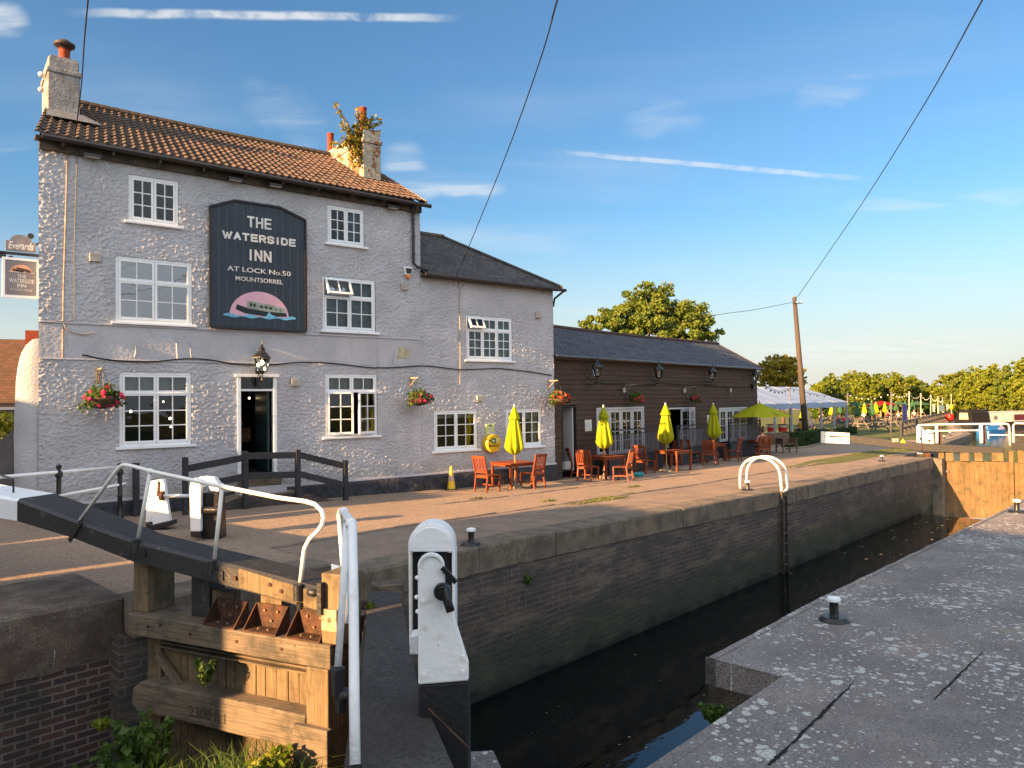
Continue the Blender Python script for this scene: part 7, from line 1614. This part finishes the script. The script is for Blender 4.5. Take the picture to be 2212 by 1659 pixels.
PT = [(1860, 925, 10), (1905, 932, 5), (1885, 918, 30), (1930, 921, -5), (1820, 921, 12), (1935, 908, 20), (1965, 912, 10), (1845, 912, 40), (1990, 905, 15), (1800, 915, 8)]
PN = ['front row table left of the nearest lamp pole', 'front row table closest to the far gate beam', 'table in second row under the yellow tipped parasols', 'table beside the dark lamp pole', 'table next to the end of the lower hedge', 'table under the red parasol', 'table by the blue banner', 'table between the closed green parasols', 'table farthest right by the fence', 'table just outside the marquee']
for (u, v, a), l_ in zip(PT, PN): put(pic, u, v, LANG+R(a), 'weathered picnic table, '+l_, 1.1)
# closed green and yellow parasols in the garden, open ones
parg = dup(par0, (0, 0, 0), 0, 'x')
for ch in parg.children:
    if ch.name.startswith(('canopy', 'top_vent')): ch.data = ch.data.copy(); ch.data.materials.clear(); ch.data.materials.append(M['green'])
first = [True]
def gpar(u, v, s, label, proto):
    p = gp(u, v)
    if proto is parg and first[0]: first[0] = False; proto.location = p; proto['label'] = label; proto.scale = (s*1.25, s*1.25, s); return
    dup(proto, p, u*.1, label, None, (s*1.25, s*1.25, s))
gpar(1853, 922, 1.0, 'dark green closed parasol nearest left in the beer garden', parg); gpar(1884, 921, 1.02, 'green closed parasol with lighter tip left of the red parasol', parg); gpar(1925, 905, .95, 'green closed parasol right of the red parasol', parg)
gpar(1956, 905, .95, 'slim green closed parasol left of the blue banner', parg); gpar(1972, 904, .98, 'slim green closed parasol right of the blue banner', parg)
gpar(1830, 916, 1.0, 'lime closed parasol at the corner of the marquee', par0); gpar(1893, 912, .95, 'lime closed parasol just in front of red parasol', par0); gpar(1806, 917, .9, 'lime closed parasol seen beneath the marquee valance', par0); gpar(1797, 915, .9, 'yellow closed parasol farther back under the marquee', par0)
def open_par(u, v, rad, h, m, label):
    p = gp(u, v); t_ = thing('open_parasol', label, 'parasol', p, u*.1); 
    MB().lathe([(rad, h-.5), (rad*.55, h-.24), (.15, h-.04), (.02, h)], n=8).build('canopy', m, t_); MB().lathe([(.02, 0), (.02, h+.1)], n=6).build('pole', CW, t_); MB().lathe([(.25, 0), (.25, .06), (.05, .1)], n=12).build('base', M['conc'], t_)
open_par(1905, 907, 1.9, 2.35, M['red'], 'wide open red parasol in the beer garden'); open_par(1983, 902, 1.9, 2.2, M['green'], 'open green parasol to the right of the garden'); open_par(1942, 902, 1.9, 2.2, M['green'], 'open green parasol behind the slim closed ones'); open_par(1846, 905, 1.9, 2.3, M['green'], 'open pale green parasol behind the dark closed one')
gpar(1762, 925, .9, 'lime closed parasol right beside the telegraph pole under the marquee', par0); gpar(1735, 930, .88, 'lime closed parasol left of the telegraph pole under the marquee', par0); gpar(1868, 911, .9, 'lime closed parasol between the first two dark green ones', par0); gpar(1912, 908, .92, 'lime closed parasol in the shade of the red parasol', par0)
gpar(1815, 912, .92, 'green closed parasol behind the marquee corner post', parg); gpar(1992, 902, .9, 'green closed parasol nearest the towpath fence', parg); gpar(1936, 903, .9, 'green closed parasol beside the dark grey lamp pole', parg); open_par(1872, 903, 1.8, 2.2, M['green'], 'open green parasol left of the red one, far back')
# people in the garden
GP = [(1776, 932, 200, 'man in black shirt standing at the marquee edge', False, 'cblack'), (1729, 942, 120, 'person in yellow shirt seated just left of the marquee post', True, 'cyellow'), (1740, 936, 250, 'person in yellow shirt seated farther under the marquee', True, 'cyellow'),
      (1812, 920, 200, 'person in red shirt seated by hanging parasols', True, 'cred'), (1838, 919, 160, 'person in pale top seated at the front garden table', True, 'cwhite'), (1866, 912, 240, 'person in white top seated between green parasols', True, 'cwhite'),
      (1903, 910, 150, 'person in orange light seated under the red parasol', True, 'cyellow'), (1941, 912, 200, 'person in pale top left of the blue banner', True, 'cwhite'), (1962, 910, 180, 'person in cream top right of the blue banner', True, 'cwhite'), (1975, 908, 220, 'person in cream top, second right of the blue banner', True, 'cwhite'), (1992, 905, 170, 'person seated nearest the garden fence', True, 'cwhite'), (1753, 934, 230, 'person in pale top seated just right of the telegraph pole', True, 'cwhite'), (1822, 922, 100, 'person in red shirt seated at the table by the lower hedge', True, 'cred'), (1880, 915, 60, 'person in black top seated left of the red parasol', True, 'cblack'), (1918, 909, 250, 'person in red shirt seated right of the red parasol', True, 'cred'), (1950, 908, 90, 'person in yellow top seated behind the blue banner', True, 'cyellow')]
for (u, v, a, l_, sit, tp_) in GP: person(gp(u, v), a, l_, sit, tp_, fingers=False)
# fence of posts and rail between garden and towpath
fc2 = thing('post_fence', 'grey timber post and rail fence between garden and towpath', 'fence', gp(1947, 943)); f0 = Vector(fc2.location); A1, B1 = gp(1947, 943), gp(2048, 909); n = 17
FPm = m_wood('grey fence timber', (0.11, 0.10, 0.095), (0.07, 0.065, 0.06), grain=(6, 6, 6))
for i in range(n+1):
    p = A1.lerp(B1, (i/n)); p.z = hgt(p.x, p.y); MB().box(p.x-f0.x-.08, p.y-f0.y-.08, p.z-f0.z, p.x-f0.x+.08, p.y-f0.y+.08, p.z-f0.z+1.0).build('post', FPm, fc2)
MB().bar(Vector((0, 0, 1.02)), B1-f0+Vector((0, 0, 1.02)), .2, .07).build('rail', FPm, fc2); MB().bar(Vector((0, 0, .55)), B1-f0+Vector((0, 0, .55)), .06, .14).build('rail', FPm, fc2)
# lamp poles with festoon lights
def lpole(u, v0, v1, m, label, r_=.05):
    p = gp(u, v1); t = dp(u, v0, p.y); o = thing('lamp_pole', label, 'pole', p, 0, 'slim poles carrying festoon lights'); MB().tube([(0, 0, 0), (t-p)], r_, 8).build('shaft', m, o, smooth='all'); MB().lathe([(r_*1.5, -.02), (r_*1.5, .06)], t-p, 8).build('cap', m, o); return t
gm2 = plain('grey metal pole', (0.14, 0.14, 0.15), None, 5, 0.5); cm3 = plain('cream pole', (0.6, 0.55, 0.42), None, 5, 0.6)
T = []
for i, (u, a, b, m_) in enumerate(((1833-2, 847+3, 938, gm2), (1917+8, 848, 945, gm2), (1964, 847, 914, cm3), (1989, 851, 912, cm3), (2010.5, 854, 908, cm3), (2026, 857, 905, cm3), (2036, 860, 903, cm3))):
    T.append(lpole(u, a, b, m_, ['grey lamp pole in front of the marquee end', 'dark grey lamp pole in front of the red parasol', 'cream pole behind the green parasols, leftmost of the cream row', 'second cream pole of the row along the towpath', 'third cream pole of the row along the towpath', 'fourth cream pole, by the blue sign board', 'last cream pole at right of the blue sign board'][i]))
T0 = lpole(1706, 838, 950, gm2, 'grey lamp pole left of the telegraph pole')
def festoon(a, b, label, sag=.35, n=14, m=None):
    P = [a.lerp(b, i/n)+Vector((0, 0, -sag*math.sin(math.pi*i/n))) for i in range(n+1)]; t_ = thing('festoon_lights', label, 'string lights', a, 0, 'strings of festoon lights'); MB().tube([q-a for q in P], .015, 4).build('cable', cab, t_)
    for q in P[1:-1:2]: MB().ball(q-a+Vector((0, 0, -.1)), .055, 6).build('bulb', M['cwhite'] if not m else m, t_)
le = BARN.w(BL, -.1, 3.2)
festoon(le, T0, 'string of lights from the barn corner to the first grey pole', .35, 16, M['iron']); festoon(T0, T[0], 'string of lights across the front of the marquee', .3, 16, M['iron']); festoon(T[0], T[1], 'string of lights over the front garden tables'); festoon(T[1], T[2], 'string of lights behind the red parasol')
for i in range(2, 6): festoon(T[i], T[i+1], 'string of pale lights between cream poles, span %s of the row' % ['one', 'two', 'three', 'four'][i-2], .5)
# blue banner, blue sign, red canopy thing, lock signs
p = gp(1950, 935); t_ = thing('feather_banner', 'narrow dark blue banner on a pole in the garden', 'banner', p, R(20)); MB().lathe([(.025, 0), (.025, 2.3)], n=6).build('pole', M['iron'], t_); MB().prism([(.03, .5), (.5, .6), (.52, 2.1), (.3, 2.3), (.03, 2.3)], -.01, .01).build('cloth', plain('navy banner cloth', (0.02, 0.03, 0.16), None, 4, 0.8), t_)
p = gp(2034, 906); t_ = thing('information_board', 'pale blue information board on posts beyond the fence', 'sign', p, R(25)); MB().box(-.55, -.03, 1.0, .55, .03, 1.75).build('panel', plain('pale blue board', (0.25, 0.42, 0.52), None, 4, 0.6), t_); [MB().box(x-.05, -.02, 0, x+.05, .06, 1.75).build('post', cm3, t_) for x in (-.5, .5)]
p = gp(2052, 914); t_ = thing('red_lantern_post', 'round red reflector drum on a post at the end of the fence', 'marker', p, 0); MB().lathe([(.05, 0), (.05, .3)], n=8).build('post', M['iron'], t_); MB().lathe([(.15, .22), (.36, .35), (.42, .62), (.36, .9), (.12, 1.02)], n=18).build('drum', M['redpl'], t_, smooth=True)
for i, (u, v) in enumerate(((2018, 905), (2048, 905))):
    p = gp(u, v); t_ = thing('striped_post', ['black and white banded post left of the blue board', 'black and white banded post right of the blue board'][i], 'post', p, 0, 'banded posts by the towpath'); MB().lathe([(.06, 0), (.06, .9)], n=8).build('lower_shaft', M['black'], t_)
    for k in range(4): MB().lathe([(.15, .9+k*.26), (.15, 1.06+k*.26)], n=8).build('white_band', M['cwhite'], t_)
    MB().lathe([(.07, .9), (.07, 1.85)], n=8).build('upper_shaft', M['black'], t_)
p = gp(2056, 906); t_ = thing('yellow_buoy_post', 'yellow lifebuoy housing on a pole by the canal', 'post', p, 0); MB().lathe([(.04, 0), (.04, 3.1)], n=6).build('pole', cm3, t_); MB().ball((0, 0, 1.5), .3, 10, (.8, .6, 1.3)).build('housing', M['yellow'], t_, smooth='all')
# ================================================================== boats above the lock
def narrowboat(u, v, L_, deg, label, hullm, cabm, tonneau=True, wl=-.95):
    p = gz(u, v, wl); t_ = thing('narrowboat', label, 'boat', p, R(deg)); b = 1.0
    mb = MB(); P = [(-L_/2, -b), (L_/2-1.6, -b), (L_/2-.5, -b*.6), (L_/2, 0), (L_/2-.5, b*.6), (L_/2-1.6, b), (-L_/2, b), (-L_/2-.6, b*.5), (-L_/2-.6, -b*.5)]; n = len(P); vs = [(x*.99, y*.94, -.3) for x, y in P]+[(x, y, .55+.25*max(0, (x-L_/2+2.5)/2.5)) for x, y in P]
    mb.add(vs, [tuple(range(n-1, -1, -1)), tuple(range(n, 2*n))]+[(i, (i+1) % n, (i+1) % n+n, i+n) for i in range(n)]); mb.build('hull', hullm, t_)
    mb = MB(); x0, x1 = -L_/2+2.6, L_/2-2.4; mb.prism([(-.85, .55), (.85, .55), (.74, 1.45), (.5, 1.52), (-.5, 1.52), (-.74, 1.45)], x0, x1, 'yz'); cb = mb.build('cabin', cabm, t_, bevel=.02)
    for i in range(4):
        x = x0+.8+(x1-x0-1.6)*i/3; MB().lathe([(.2, -.88), (.2, -.80)], (x, 0, 1.05), 14, 'y').build('porthole', M['lead'], cb)
    if tonneau:
        mb = MB(); mb.prism([(-.95, .55), (.95, .55), (.80, 1.55), (.45, 1.85), (-.45, 1.85), (-.80, 1.55)], -L_/2+.2, -L_/2+2.6, 'yz'); tn = mb.build('pram_hood', M['cblack'], t_, bevel=.05)
        MB().prism([(-.5, .9), (.5, .9), (.42, 1.55), (-.42, 1.55)], -L_/2+.18, -L_/2+.199, 'yz').build('clear_panel', plain('clear hood panel', (0.35, 0.33, 0.3), (0.5, 0.4, 0.2), 8, 0.3), tn)
    mb = MB(); mb.tube([(x0, -.5, 1.6), (x1, -.5, 1.6)], .02, 5); mb.tube([(x0, .5, 1.6), (x1, .5, 1.6)], .02, 5); mb.build('roof_rail', M['cwhite'], cb)
    MB().lathe([(.09, 1.5), (.09, 2.0), (.12, 2.0), (.12, 2.06)], (x0+1, .3, 0), 8).build('chimney', M['iron'], cb)
    return t_
cream_ = plain('cream cabin side', (0.55, 0.5, 0.42), (0.45, 0.4, 0.33), 1.5, 0.5)
nb1 = narrowboat(2196, 922, 15, 20, 'long moored narrowboat with black pram hood and cream and maroon side', M['black'], cream_)
MB().box(-1.5, -.90, .75, 1.2, -.86, 1.3).build('side_panel', M['maroon'], nb1); MB().box(2.6, -.97, .45, 5.4, -.90, 1.45).build('red_panel', M['redpl'], nb1)
# blue cruiser
p = gz(2136, 938, -.95); cr_ = thing('cabin_cruiser', 'small bright blue cabin cruiser with grey cover above the lock', 'boat', p, R(-155)); cr_.scale = (.62, .62, .62)
mb = MB(); P = [(-2.4, -.85), (1.0, -.9), (2.2, -.45), (2.7, 0), (2.2, .45), (1.0, .9), (-2.4, .85)]; n = len(P); mb.add([(x*.92, y*.8, -.25) for x, y in P]+[(x, y, .62+.12*(x > 1)) for x, y in P], [tuple(range(n-1, -1, -1)), tuple(range(n, 2*n))]+[(i, (i+1) % n, (i+1) % n+n, i+n) for i in range(n)]); mb.build('hull', M['blue'], cr_)
MB().prism([(-.7, .6), (.7, .6), (.55, 1.2), (-.55, 1.2)], -1.4, 1.2, 'yz').build('cabin', M['blue'], cr_, bevel=.04); MB().prism([(-.8, .62), (.8, .62), (.2, 1.55), (-.2, 1.55)], -2.3, -1.0, 'yz').build('cover', plain('grey lilac cover', (0.3, 0.28, 0.38), None, 4, 0.8), cr_, bevel=.04)
mb = MB(); mb.box(-2.4, -.93, .50, 1.0, -.86, .58); mb.build('white_stripe', M['cwhite'], cr_); MB().box(-.9, -.72, .8, .6, -.62, 1.08).build('side_window', M['lead'], cr_)
# ================================================================== trees and plants
def crown(t_, blobs, n, leaf, size, seed, core=True, corem=None):
    """leaf clumps gathered round many small sub-centres so the outline stays broken"""
    rng = np.random.default_rng(seed); parts = []; vol = sum(b[1][0]*b[1][1]*b[1][2] for b in blobs)
    for c, r_ in blobs:
        k = max(24, int(230*(r_[0]*r_[1]*r_[2]/vol)**.8)); m_ = max(6, int(n*(r_[0]*r_[1]*r_[2]/vol)/k)); d = rng.normal(size=(k, 3)); d /= np.linalg.norm(d, axis=1)[:, None]; rr = rng.uniform(.15, 1.03, k)**.5
        for q in (np.array(c)+d*rr[:, None]*np.array(r_)):
            s = rng.uniform(.14, .28)*min(r_); parts.append(leaves(None, q, (s*1.25, s*1.25, s*.85), m_, size, rng, shell=.1))
    return leafmesh('crown', parts, leaf, t_)
def tree(name, label, base, h, blobs, n, leaf, size, seed, trunk_r=.25, group=None, limbs=7):
    t_ = thing(name, label, 'tree', base, 0, group); rng = random.Random(seed); mb = MB()
    mb.tube([(0, 0, -.2), (.05, .02, h*.25), (-.03, .05, h*.5), (0, 0, h*.75)], [trunk_r*1.25, trunk_r, trunk_r*.7, trunk_r*.3], 9)
    for i in range(limbs):
        c, r_ = blobs[i % len(blobs)]; z0 = h*rng.uniform(.2, .5); e = Vector(c)+Vector((rng.uniform(-.5, .5)*r_[0], rng.uniform(-.5, .5)*r_[1], rng.uniform(-.2, .6)*r_[2])); s = Vector((0, 0, z0)); mb.tube([s, s.lerp(e, .5)+Vector((0, 0, .12*(e-s).length)), e], [trunk_r*.5, trunk_r*.3, .03], 6)
    mb.build('trunk', M['bark'], t_, smooth='all'); crown(t_, blobs, n, leaf, size, seed); return t_
def blobs_px(base, Y, lst):
    out = []
    for (u, v, ru, rv) in lst:
        p = dp(u, v, Y); k = Y/FPX; out.append(((p.x-base.x, p.y-base.y, p.z-base.z), (ru*k, ru*k*.9, rv*k)))
    return out
Y = 58; b = dp(1410, 850, Y); b.z = -.4
tree('ash_tree', 'big spreading ash tree rising behind the barn roof', b, 8.5, blobs_px(b, Y, [(1405, 672, 76, 58), (1340, 702, 74, 52), (1478, 705, 68, 54), (1295, 722, 52, 40), (1518, 730, 44, 34), (1400, 730, 100, 45), (1437, 640, 26, 24), (1392, 625, 24, 18), (1500, 668, 20, 18), (1240, 742, 14, 10)]), 52000, M['ash'], .25, 1, .35, limbs=12)
Y = 66; b = dp(1690, 880, Y); b.z = -.5
tree('hawthorn_tree', 'small golden tree between the barn gable and telegraph pole', b, 4.6, blobs_px(b, Y, [(1680, 800, 38, 34), (1700, 815, 38, 34), (1665, 825, 30, 26), (1705, 785, 22, 20), (1722, 812, 18, 26), (1650, 800, 14, 16)]), 9000, M['gold'], .26, 2, .18, limbs=8)
TL_ = [(1766, 848, 24, 24, 92, 'first tree of the far line, just right of the telegraph pole'), (1800, 838, 30, 32, 95, 'rounded tree behind the marquee end in the far line'), (1835, 832, 26, 34, 110, 'tree above the marquee corner in the far line'), (1866, 832, 26, 34, 104, 'tree behind the closed green parasols in the far line'), (1896, 836, 24, 30, 112, 'tree behind the red parasol in the far line'),
       (1928, 834, 28, 32, 106, 'tree behind the dark lamp pole in the far line'), (1962, 838, 26, 30, 112, 'tree behind the leftmost cream pole'), (1990, 846, 20, 24, 118, 'low tree at the dip of the far line'), (2018, 852, 20, 24, 112, 'lowest tree where the far line dips'), (2048, 840, 28, 36, 98, 'bright tree right of the dip in the far line'), (2080, 838, 30, 40, 92, 'tree above the lifebuoy post in the far line'),
       (2112, 834, 32, 44, 88, 'tree above the narrowboat hood in the far line'), (2148, 832, 34, 46, 84, 'tall tree above the narrowboat in the far line'), (2185, 830, 34, 48, 80, 'tall tree above the red panel of the narrowboat'), (2222, 824, 34, 54, 76, 'tallest tree cut by the right picture edge')]
for i, (u, v, ru, rv, Y, l_) in enumerate(TL_):
    b = dp(u, 880, Y); b.z = -.6; rg = random.Random(i)
    bl = [(u, v, ru, rv*.9), (u-ru*.5, v+18, ru*.75, rv*.7), (u+ru*.5, v+20, ru*.75, rv*.7), (u+rg.uniform(-8, 8), v-rv*.55, ru*.5, rv*.45), (u, v+32, ru*1.1, rv*.5)]
    tree('willow_tree', l_, b, 4.5, blobs_px(b, Y, bl), 8600, M[('willow', 'ash', 'willow', 'willow', 'ash', 'willow')[i % 6]], .33, 20+i, .2, 'trees of the far line', 5)
# scrub on the canal bank under the trees, one uncountable mass
rng = np.random.default_rng(4); parts = []
for i in range(110):
    f = i/109; u = 1780+450*f; Y = 108-32*max(0, f-.4)*1.6; p = dp(u, 888+4*math.sin(i), Y); parts.append(leaves(None, (p.x, p.y, -.3+rng.uniform(0, .5)), (1.6, 1.2, .8), 60, .42, rng, shell=.2))
tag(leafmesh('bank_scrub', parts, M['hedge']), 'dark scrub along the foot of the far trees', 'scrub', kind='stuff')
# neighbours at the far left
h = Frame(*dp(30, 900, 27).xy, R(25)); hs_ = fthing('neighbour_house', 'cream cottage with orange brown tiled roof at left edge', 'house', h)
mb = MB(); mb.box(-9, 0, -.3, .9, 6, 2.6); wl_ = mb.build('wall', plain('cream cottage wall', (0.55, 0.48, 0.36), None, 3, 0.9), hs_)
t = NT('plain clay tile'); x = t.sepc(); bk = t.brick(t.comb(x[0], x[1]), (0.15, 0.075, 0.042), (0.10, 0.055, 0.034), (0.08, 0.05, 0.03), .2, .13, .008); plain_tile = t.done(bk[0], .85, 0, .2, t.bump(t.math('MULTIPLY', bk[1], -1.0), .01))
zt = h.px(30, 733, 3)[1]
mb = MB(); mb.add([(-9.3, -.3, 2.55), (1.2, -.3, 2.55), (1.2, 3, zt), (-9.3, 3, zt), (-9.3, 6.3, 2.55), (1.2, 6.3, 2.55)], [(0, 1, 2, 3), (3, 2, 5, 4)]); rf_ = mb.build('roof', plain_tile, hs_)
x_, z_ = h.px(73, 730, 3); MB().box(x_-.25, 2.7, zt-.2, x_+.25, 3.2, zt+.35).build('chimney', M['terracotta'], rf_)
x_, z_ = h.px(18, 840, 0); w_ = MB().box(x_-.5, -.05, 1.2, x_+.3, .02, 2.4).build('window', M['white'], hs_); MB().box(x_-.4, -.06, 1.3, x_+.2, -.051, 2.3).build('glass', plain('dark pane', (0.03, 0.035, 0.04), None, 3, 0.1), w_)
b = dp(8, 985, 20); b.z = 0; rng = np.random.default_rng(9); bs = thing('garden_bush', 'bright green bush at left edge below the cottage', 'shrub', b)
MB().tube([(0, 0, 0), (.1, 0, 1), (0, .1, 1.8)], [.08, .06, .02], 6).build('stem', M['bark'], bs); leafmesh('foliage', [leaves(None, (0, 0, 1.55), (.55, .6, .75), 900, .14, rng, shell=.3), leaves(None, (-.3, 0, 1.9), (.4, .4, .45), 300, .14, rng, shell=.3)], M['willow'], bs)
gw_ = thing('garden_wall', 'dark grey garden wall with sloping top behind the buttress', 'wall', dp(0, 1040, 18)*1); gw_.location.z = 0
p0, p1 = dp(-60, 960, 18), dp(52, 960, 18); MB().prism([(p0.x-gw_.location.x, -.2), (p1.x-gw_.location.x, -.2), (p1.x-gw_.location.x, 2.0), (p1.x-gw_.location.x-.1, 2.0), (p0.x-gw_.location.x, .95)], 0, .3).build('masonry', plain('grey brown render', (0.12, 0.115, 0.12), (0.08, 0.08, 0.085), 1.5, 0.9), gw_)

# plants growing at the foot of the near gate
def sprig(loc, label, kind, n, spread, h, m, seed, name='wild_plant', ls=.12):
    rng = np.random.default_rng(seed); rg = random.Random(seed); t_ = thing(name, label, 'plant', loc); mb = MB(); parts = []
    for i in range(n):
        a = rg.uniform(0, 6.28); e = Vector((math.cos(a)*spread*rg.uniform(.2, 1), math.sin(a)*spread*rg.uniform(.2, .9), h*rg.uniform(.5, 1))); s = Vector((e.x*.15, e.y*.15, 0)); mid = s.lerp(e, .55)+Vector((0, 0, h*.12)); mb.tube([s, mid, e], [.012, .009, .004], 5)
        for k in range(7): f = .2+.8*k/6; q = s*(1-f)**2+mid*2*f*(1-f)+e*f*f; parts.append(leaves(None, tuple(q), ls*.8, 7, ls, rng, shell=.2))
    mb.build('stems', M['weed'], t_); leafmesh('foliage', parts, m, t_); return t_
def gfl(u, v, Z): return dp(u, v, Z)
sprig(gfl(285, 1680, 7.9), 'leafy ivy like plant between the wing wall and the gate', 0, 10, .28, .62, M['weed'], 1, ls=.10)
sprig(gfl(250, 1720, 7.6), 'low nettle clump in front of the brick wing wall', 0, 10, .4, .42, M['weed'], 2, ls=.10)
sprig(gfl(345, 1700, 7.8), 'pale stemmed bush at the foot of the heel post', 0, 9, .3, .75, M['weed'], 3, ls=.08)
sprig(gfl(590, 1730, 7.2), 'broad leaved weed beside the facing boards', 0, 10, .26, .42, M['willow'], 5, ls=.10)
sprig(gfl(440, 1478, 7.9), 'green fern hanging on the gate planks', 0, 9, .13, .26, M['weed'], 6, 'fern', ls=.06)
sprig(gfl(222, 1572, 8.3), 'small round lime green fern on brickwork', 0, 10, .10, .10, M['willow'], 7, 'fern', ls=.05)
sprig(gfl(800, 1325, 7.6), 'tiny yellow green weed on the walkway edge', 0, 6, .06, .10, M['willow'], 8, ls=.035)
sprig(gfl(1000, 1245, 12.3), 'weed tuft sprouting from coping brickwork behind the big paddle gear', 0, 9, .18, .3, M['weed'], 9, ls=.08)
sprig(gfl(1132, 1262, 13.1), 'small plant rooted in the lock wall below the coping', 0, 8, .12, .2, M['weed'], 10, ls=.07)
sprig(gfl(1540, 1560, 6.35), 'moss and fern at the corner of the stone recess', 0, 8, .10, .16, M['weed'], 11, 'fern', ls=.05)
def blades(name, label, boxes, n, h, m, seed, wdt=.012, kind='stuff'):
    rng = np.random.default_rng(seed); parts = []
    for (c, rx, ry) in boxes:
        p = np.stack([rng.uniform(-rx, rx, n)+c[0], rng.uniform(-ry, ry, n)+c[1], np.full(n, c[2])], 1); d = np.stack([rng.normal(0, .4, n), rng.normal(0, .4, n), np.ones(n)], 1); hh = h*rng.uniform(.4, 1.1, n)[:, None]; sd = rng.normal(size=(n, 3)); sd[:, 2] = 0; sd /= np.linalg.norm(sd, axis=1)[:, None]
        mid = p+d*hh*.6; tip = mid+(d*np.array([2.0, 2.0, .35]))*hh*.4
        parts.append((p-sd*wdt, p+sd*wdt, mid+sd*wdt*.8, mid-sd*wdt*.8)); parts.append((mid-sd*wdt*.8, mid+sd*wdt*.8, tip+sd*wdt*.1, tip-sd*wdt*.1))
    o = leafmesh(name, parts, m); return tag(o, label, 'grass', kind=kind)
blades('long_grass', 'long grass growing in the channel below the near gate', [(tuple(gfl(460, 1730, 7.4)), .75, .3), (tuple(gfl(560, 1740, 7.1)), .4, .3), (tuple(gfl(330, 1790, 7.3)), .6, .3)], 600, .50, M['weed'], 3, .008)
mb = MB(); q = gfl(430, 1740, 7.3); mb.box(q.x-2.2, q.y-.9, -2.9, q.x+1.3, q.y+.75, q.z+.02); struct(mb.build('mud_bank', plain('damp mud', (0.03, 0.028, 0.018), (0.015, 0.02, 0.01), 3, 0.9, 0.05, 6)))
gl_ = []
for (u, v, a, b) in ((1278, 1085, .9, .16), (1300, 1078, .6, .12), (1335, 1077, .45, .1), (1185, 1083, .35, .06), (1360, 1068, .3, .08), (1370, 1052, .4, .07), (1690, 1050, .12, .05), (1030, 1078, .25, .04), (1900, 975, 2.4, .35), (1960, 972, 1.8, .35), (1850, 981, .8, .15)): p = gp(u, v); gl_.append((p, a, b))
parts = []; rng = np.random.default_rng(6)
for (p, a, b) in gl_:
    n = int(260*min(a, 1.6)); ang = SUN_AZ if a < 1 else LANG; X = rng.normal(0, .45, n)*a; Yv = rng.normal(0, .5, n)*b; x = p.x+X*math.cos(LANG)-Yv*math.sin(LANG); y = p.y+X*math.sin(LANG)+Yv*math.cos(LANG); z = np.array([hgt(i, j) for i, j in zip(x, y)])
    q = np.stack([x, y, z], 1); d = np.stack([rng.normal(0, .7, n), rng.normal(0, .7, n), np.ones(n)], 1)*.05; sd = rng.normal(size=(n, 3)); sd[:, 2] = 0; sd /= np.linalg.norm(sd, axis=1)[:, None]; w2 = .012; parts.append((q-sd*w2, q+sd*w2, q+d+sd*w2*.3, q+d-sd*w2*.3))
tag(leafmesh('grass_tufts', parts, M['straw']), 'thin grass tufts in cracks of the sunny path', 'grass', kind='stuff')
# floating specks on the dark water
mb = MB(); rg = random.Random(2)
for i in range(130):
    s, t2 = (rg.uniform(-2, 26), rg.uniform(-5.1, -.2)) if i % 3 else (rg.uniform(16, 26), rg.uniform(-5.1, -.2)); r_ = rg.uniform(.008, .028)*(1+max(0, s)/9); a = rg.uniform(0, 3); mb.add([(s+r_*math.cos(a+k*1.57)*(1 if k % 2 else .6), t2+r_*math.sin(a+k*1.57)*(1 if k % 2 else .6), -2.492) for k in range(4)], [(0, 1, 2, 3)])
o = mb.build('floating_leaves', plain('floating leaf', (0.16, 0.12, 0.06), (0.3, 0.26, 0.18), 9, 0.8)); o.location, o.rotation_euler = LOCK.o, (0, 0, LOCK.a); tag(o, 'scattered small leaves floating on the dark lock water', 'leaves', kind='stuff')

# ================================================================== unseen hedges added behind the photographer, sized to cast the evening shade
ld = Vector((math.cos(SUN_AZ), math.sin(SUN_AZ), 0)); pd = Vector((-ld.y, ld.x, 0)); TE = math.tan(SUN_EL)
def shade(p0, p1, a, h, seed, label, dens=1.0, wd=1.3):
    """added shade hedge between offsets p0..p1 across the light, a metres along it"""
    c = ld*a+pd*((p0+p1)/2); rng = np.random.default_rng(seed); t_ = thing('shade_hedge', label, 'hedge', (c.x, c.y, 0), SUN_AZ+math.pi/2, 'added hedges behind the camera that cast shade'); L_ = p1-p0
    n = int(120*L_*h*dens/3); parts = []
    k = max(3, int(L_*h*1.2))
    cen = np.stack([rng.uniform(-L_/2+.3, L_/2-.3, k), rng.uniform(-wd*.4, wd*.4, k), rng.uniform(.3, h-.45, k)], 1)
    for q in cen: parts.append(leaves(None, q, (.5, .5, .5), 70, .24, rng, shell=.1))
    m2 = MB(); m2.box(-L_/2+.12, -wd*.3, 0, L_/2-.12, wd*.3, h-.35); m2.build('twig_core', plain('dark hedge inside', (0, 0, 0)), t_); leafmesh('foliage', parts, M['hedge'], t_)
AH = -11.0
def hfor(aend, z=0.0): return z+TE*(aend-AH)
shade(15.8, 30, AH, hfor(1.9, 2.75), 1, 'added shade hedge in line with the front of the inn, out of view')
shade(8.0, 12.55, AH, hfor(13.2), 2, 'added hedge block shading the far lockside, out of view'); shade(-4, 6.75, AH, hfor(16.0), 3, 'added long hedge shading the lichen slab, out of view'); shade(-30, -4, AH, hfor(22), 4, 'added shade hedge farthest right behind the camera, out of view')

shade(12.55, 15.8, AH, hfor(3.6), 7, 'added lower shade hedge in line with the sunny strip of path, out of view')
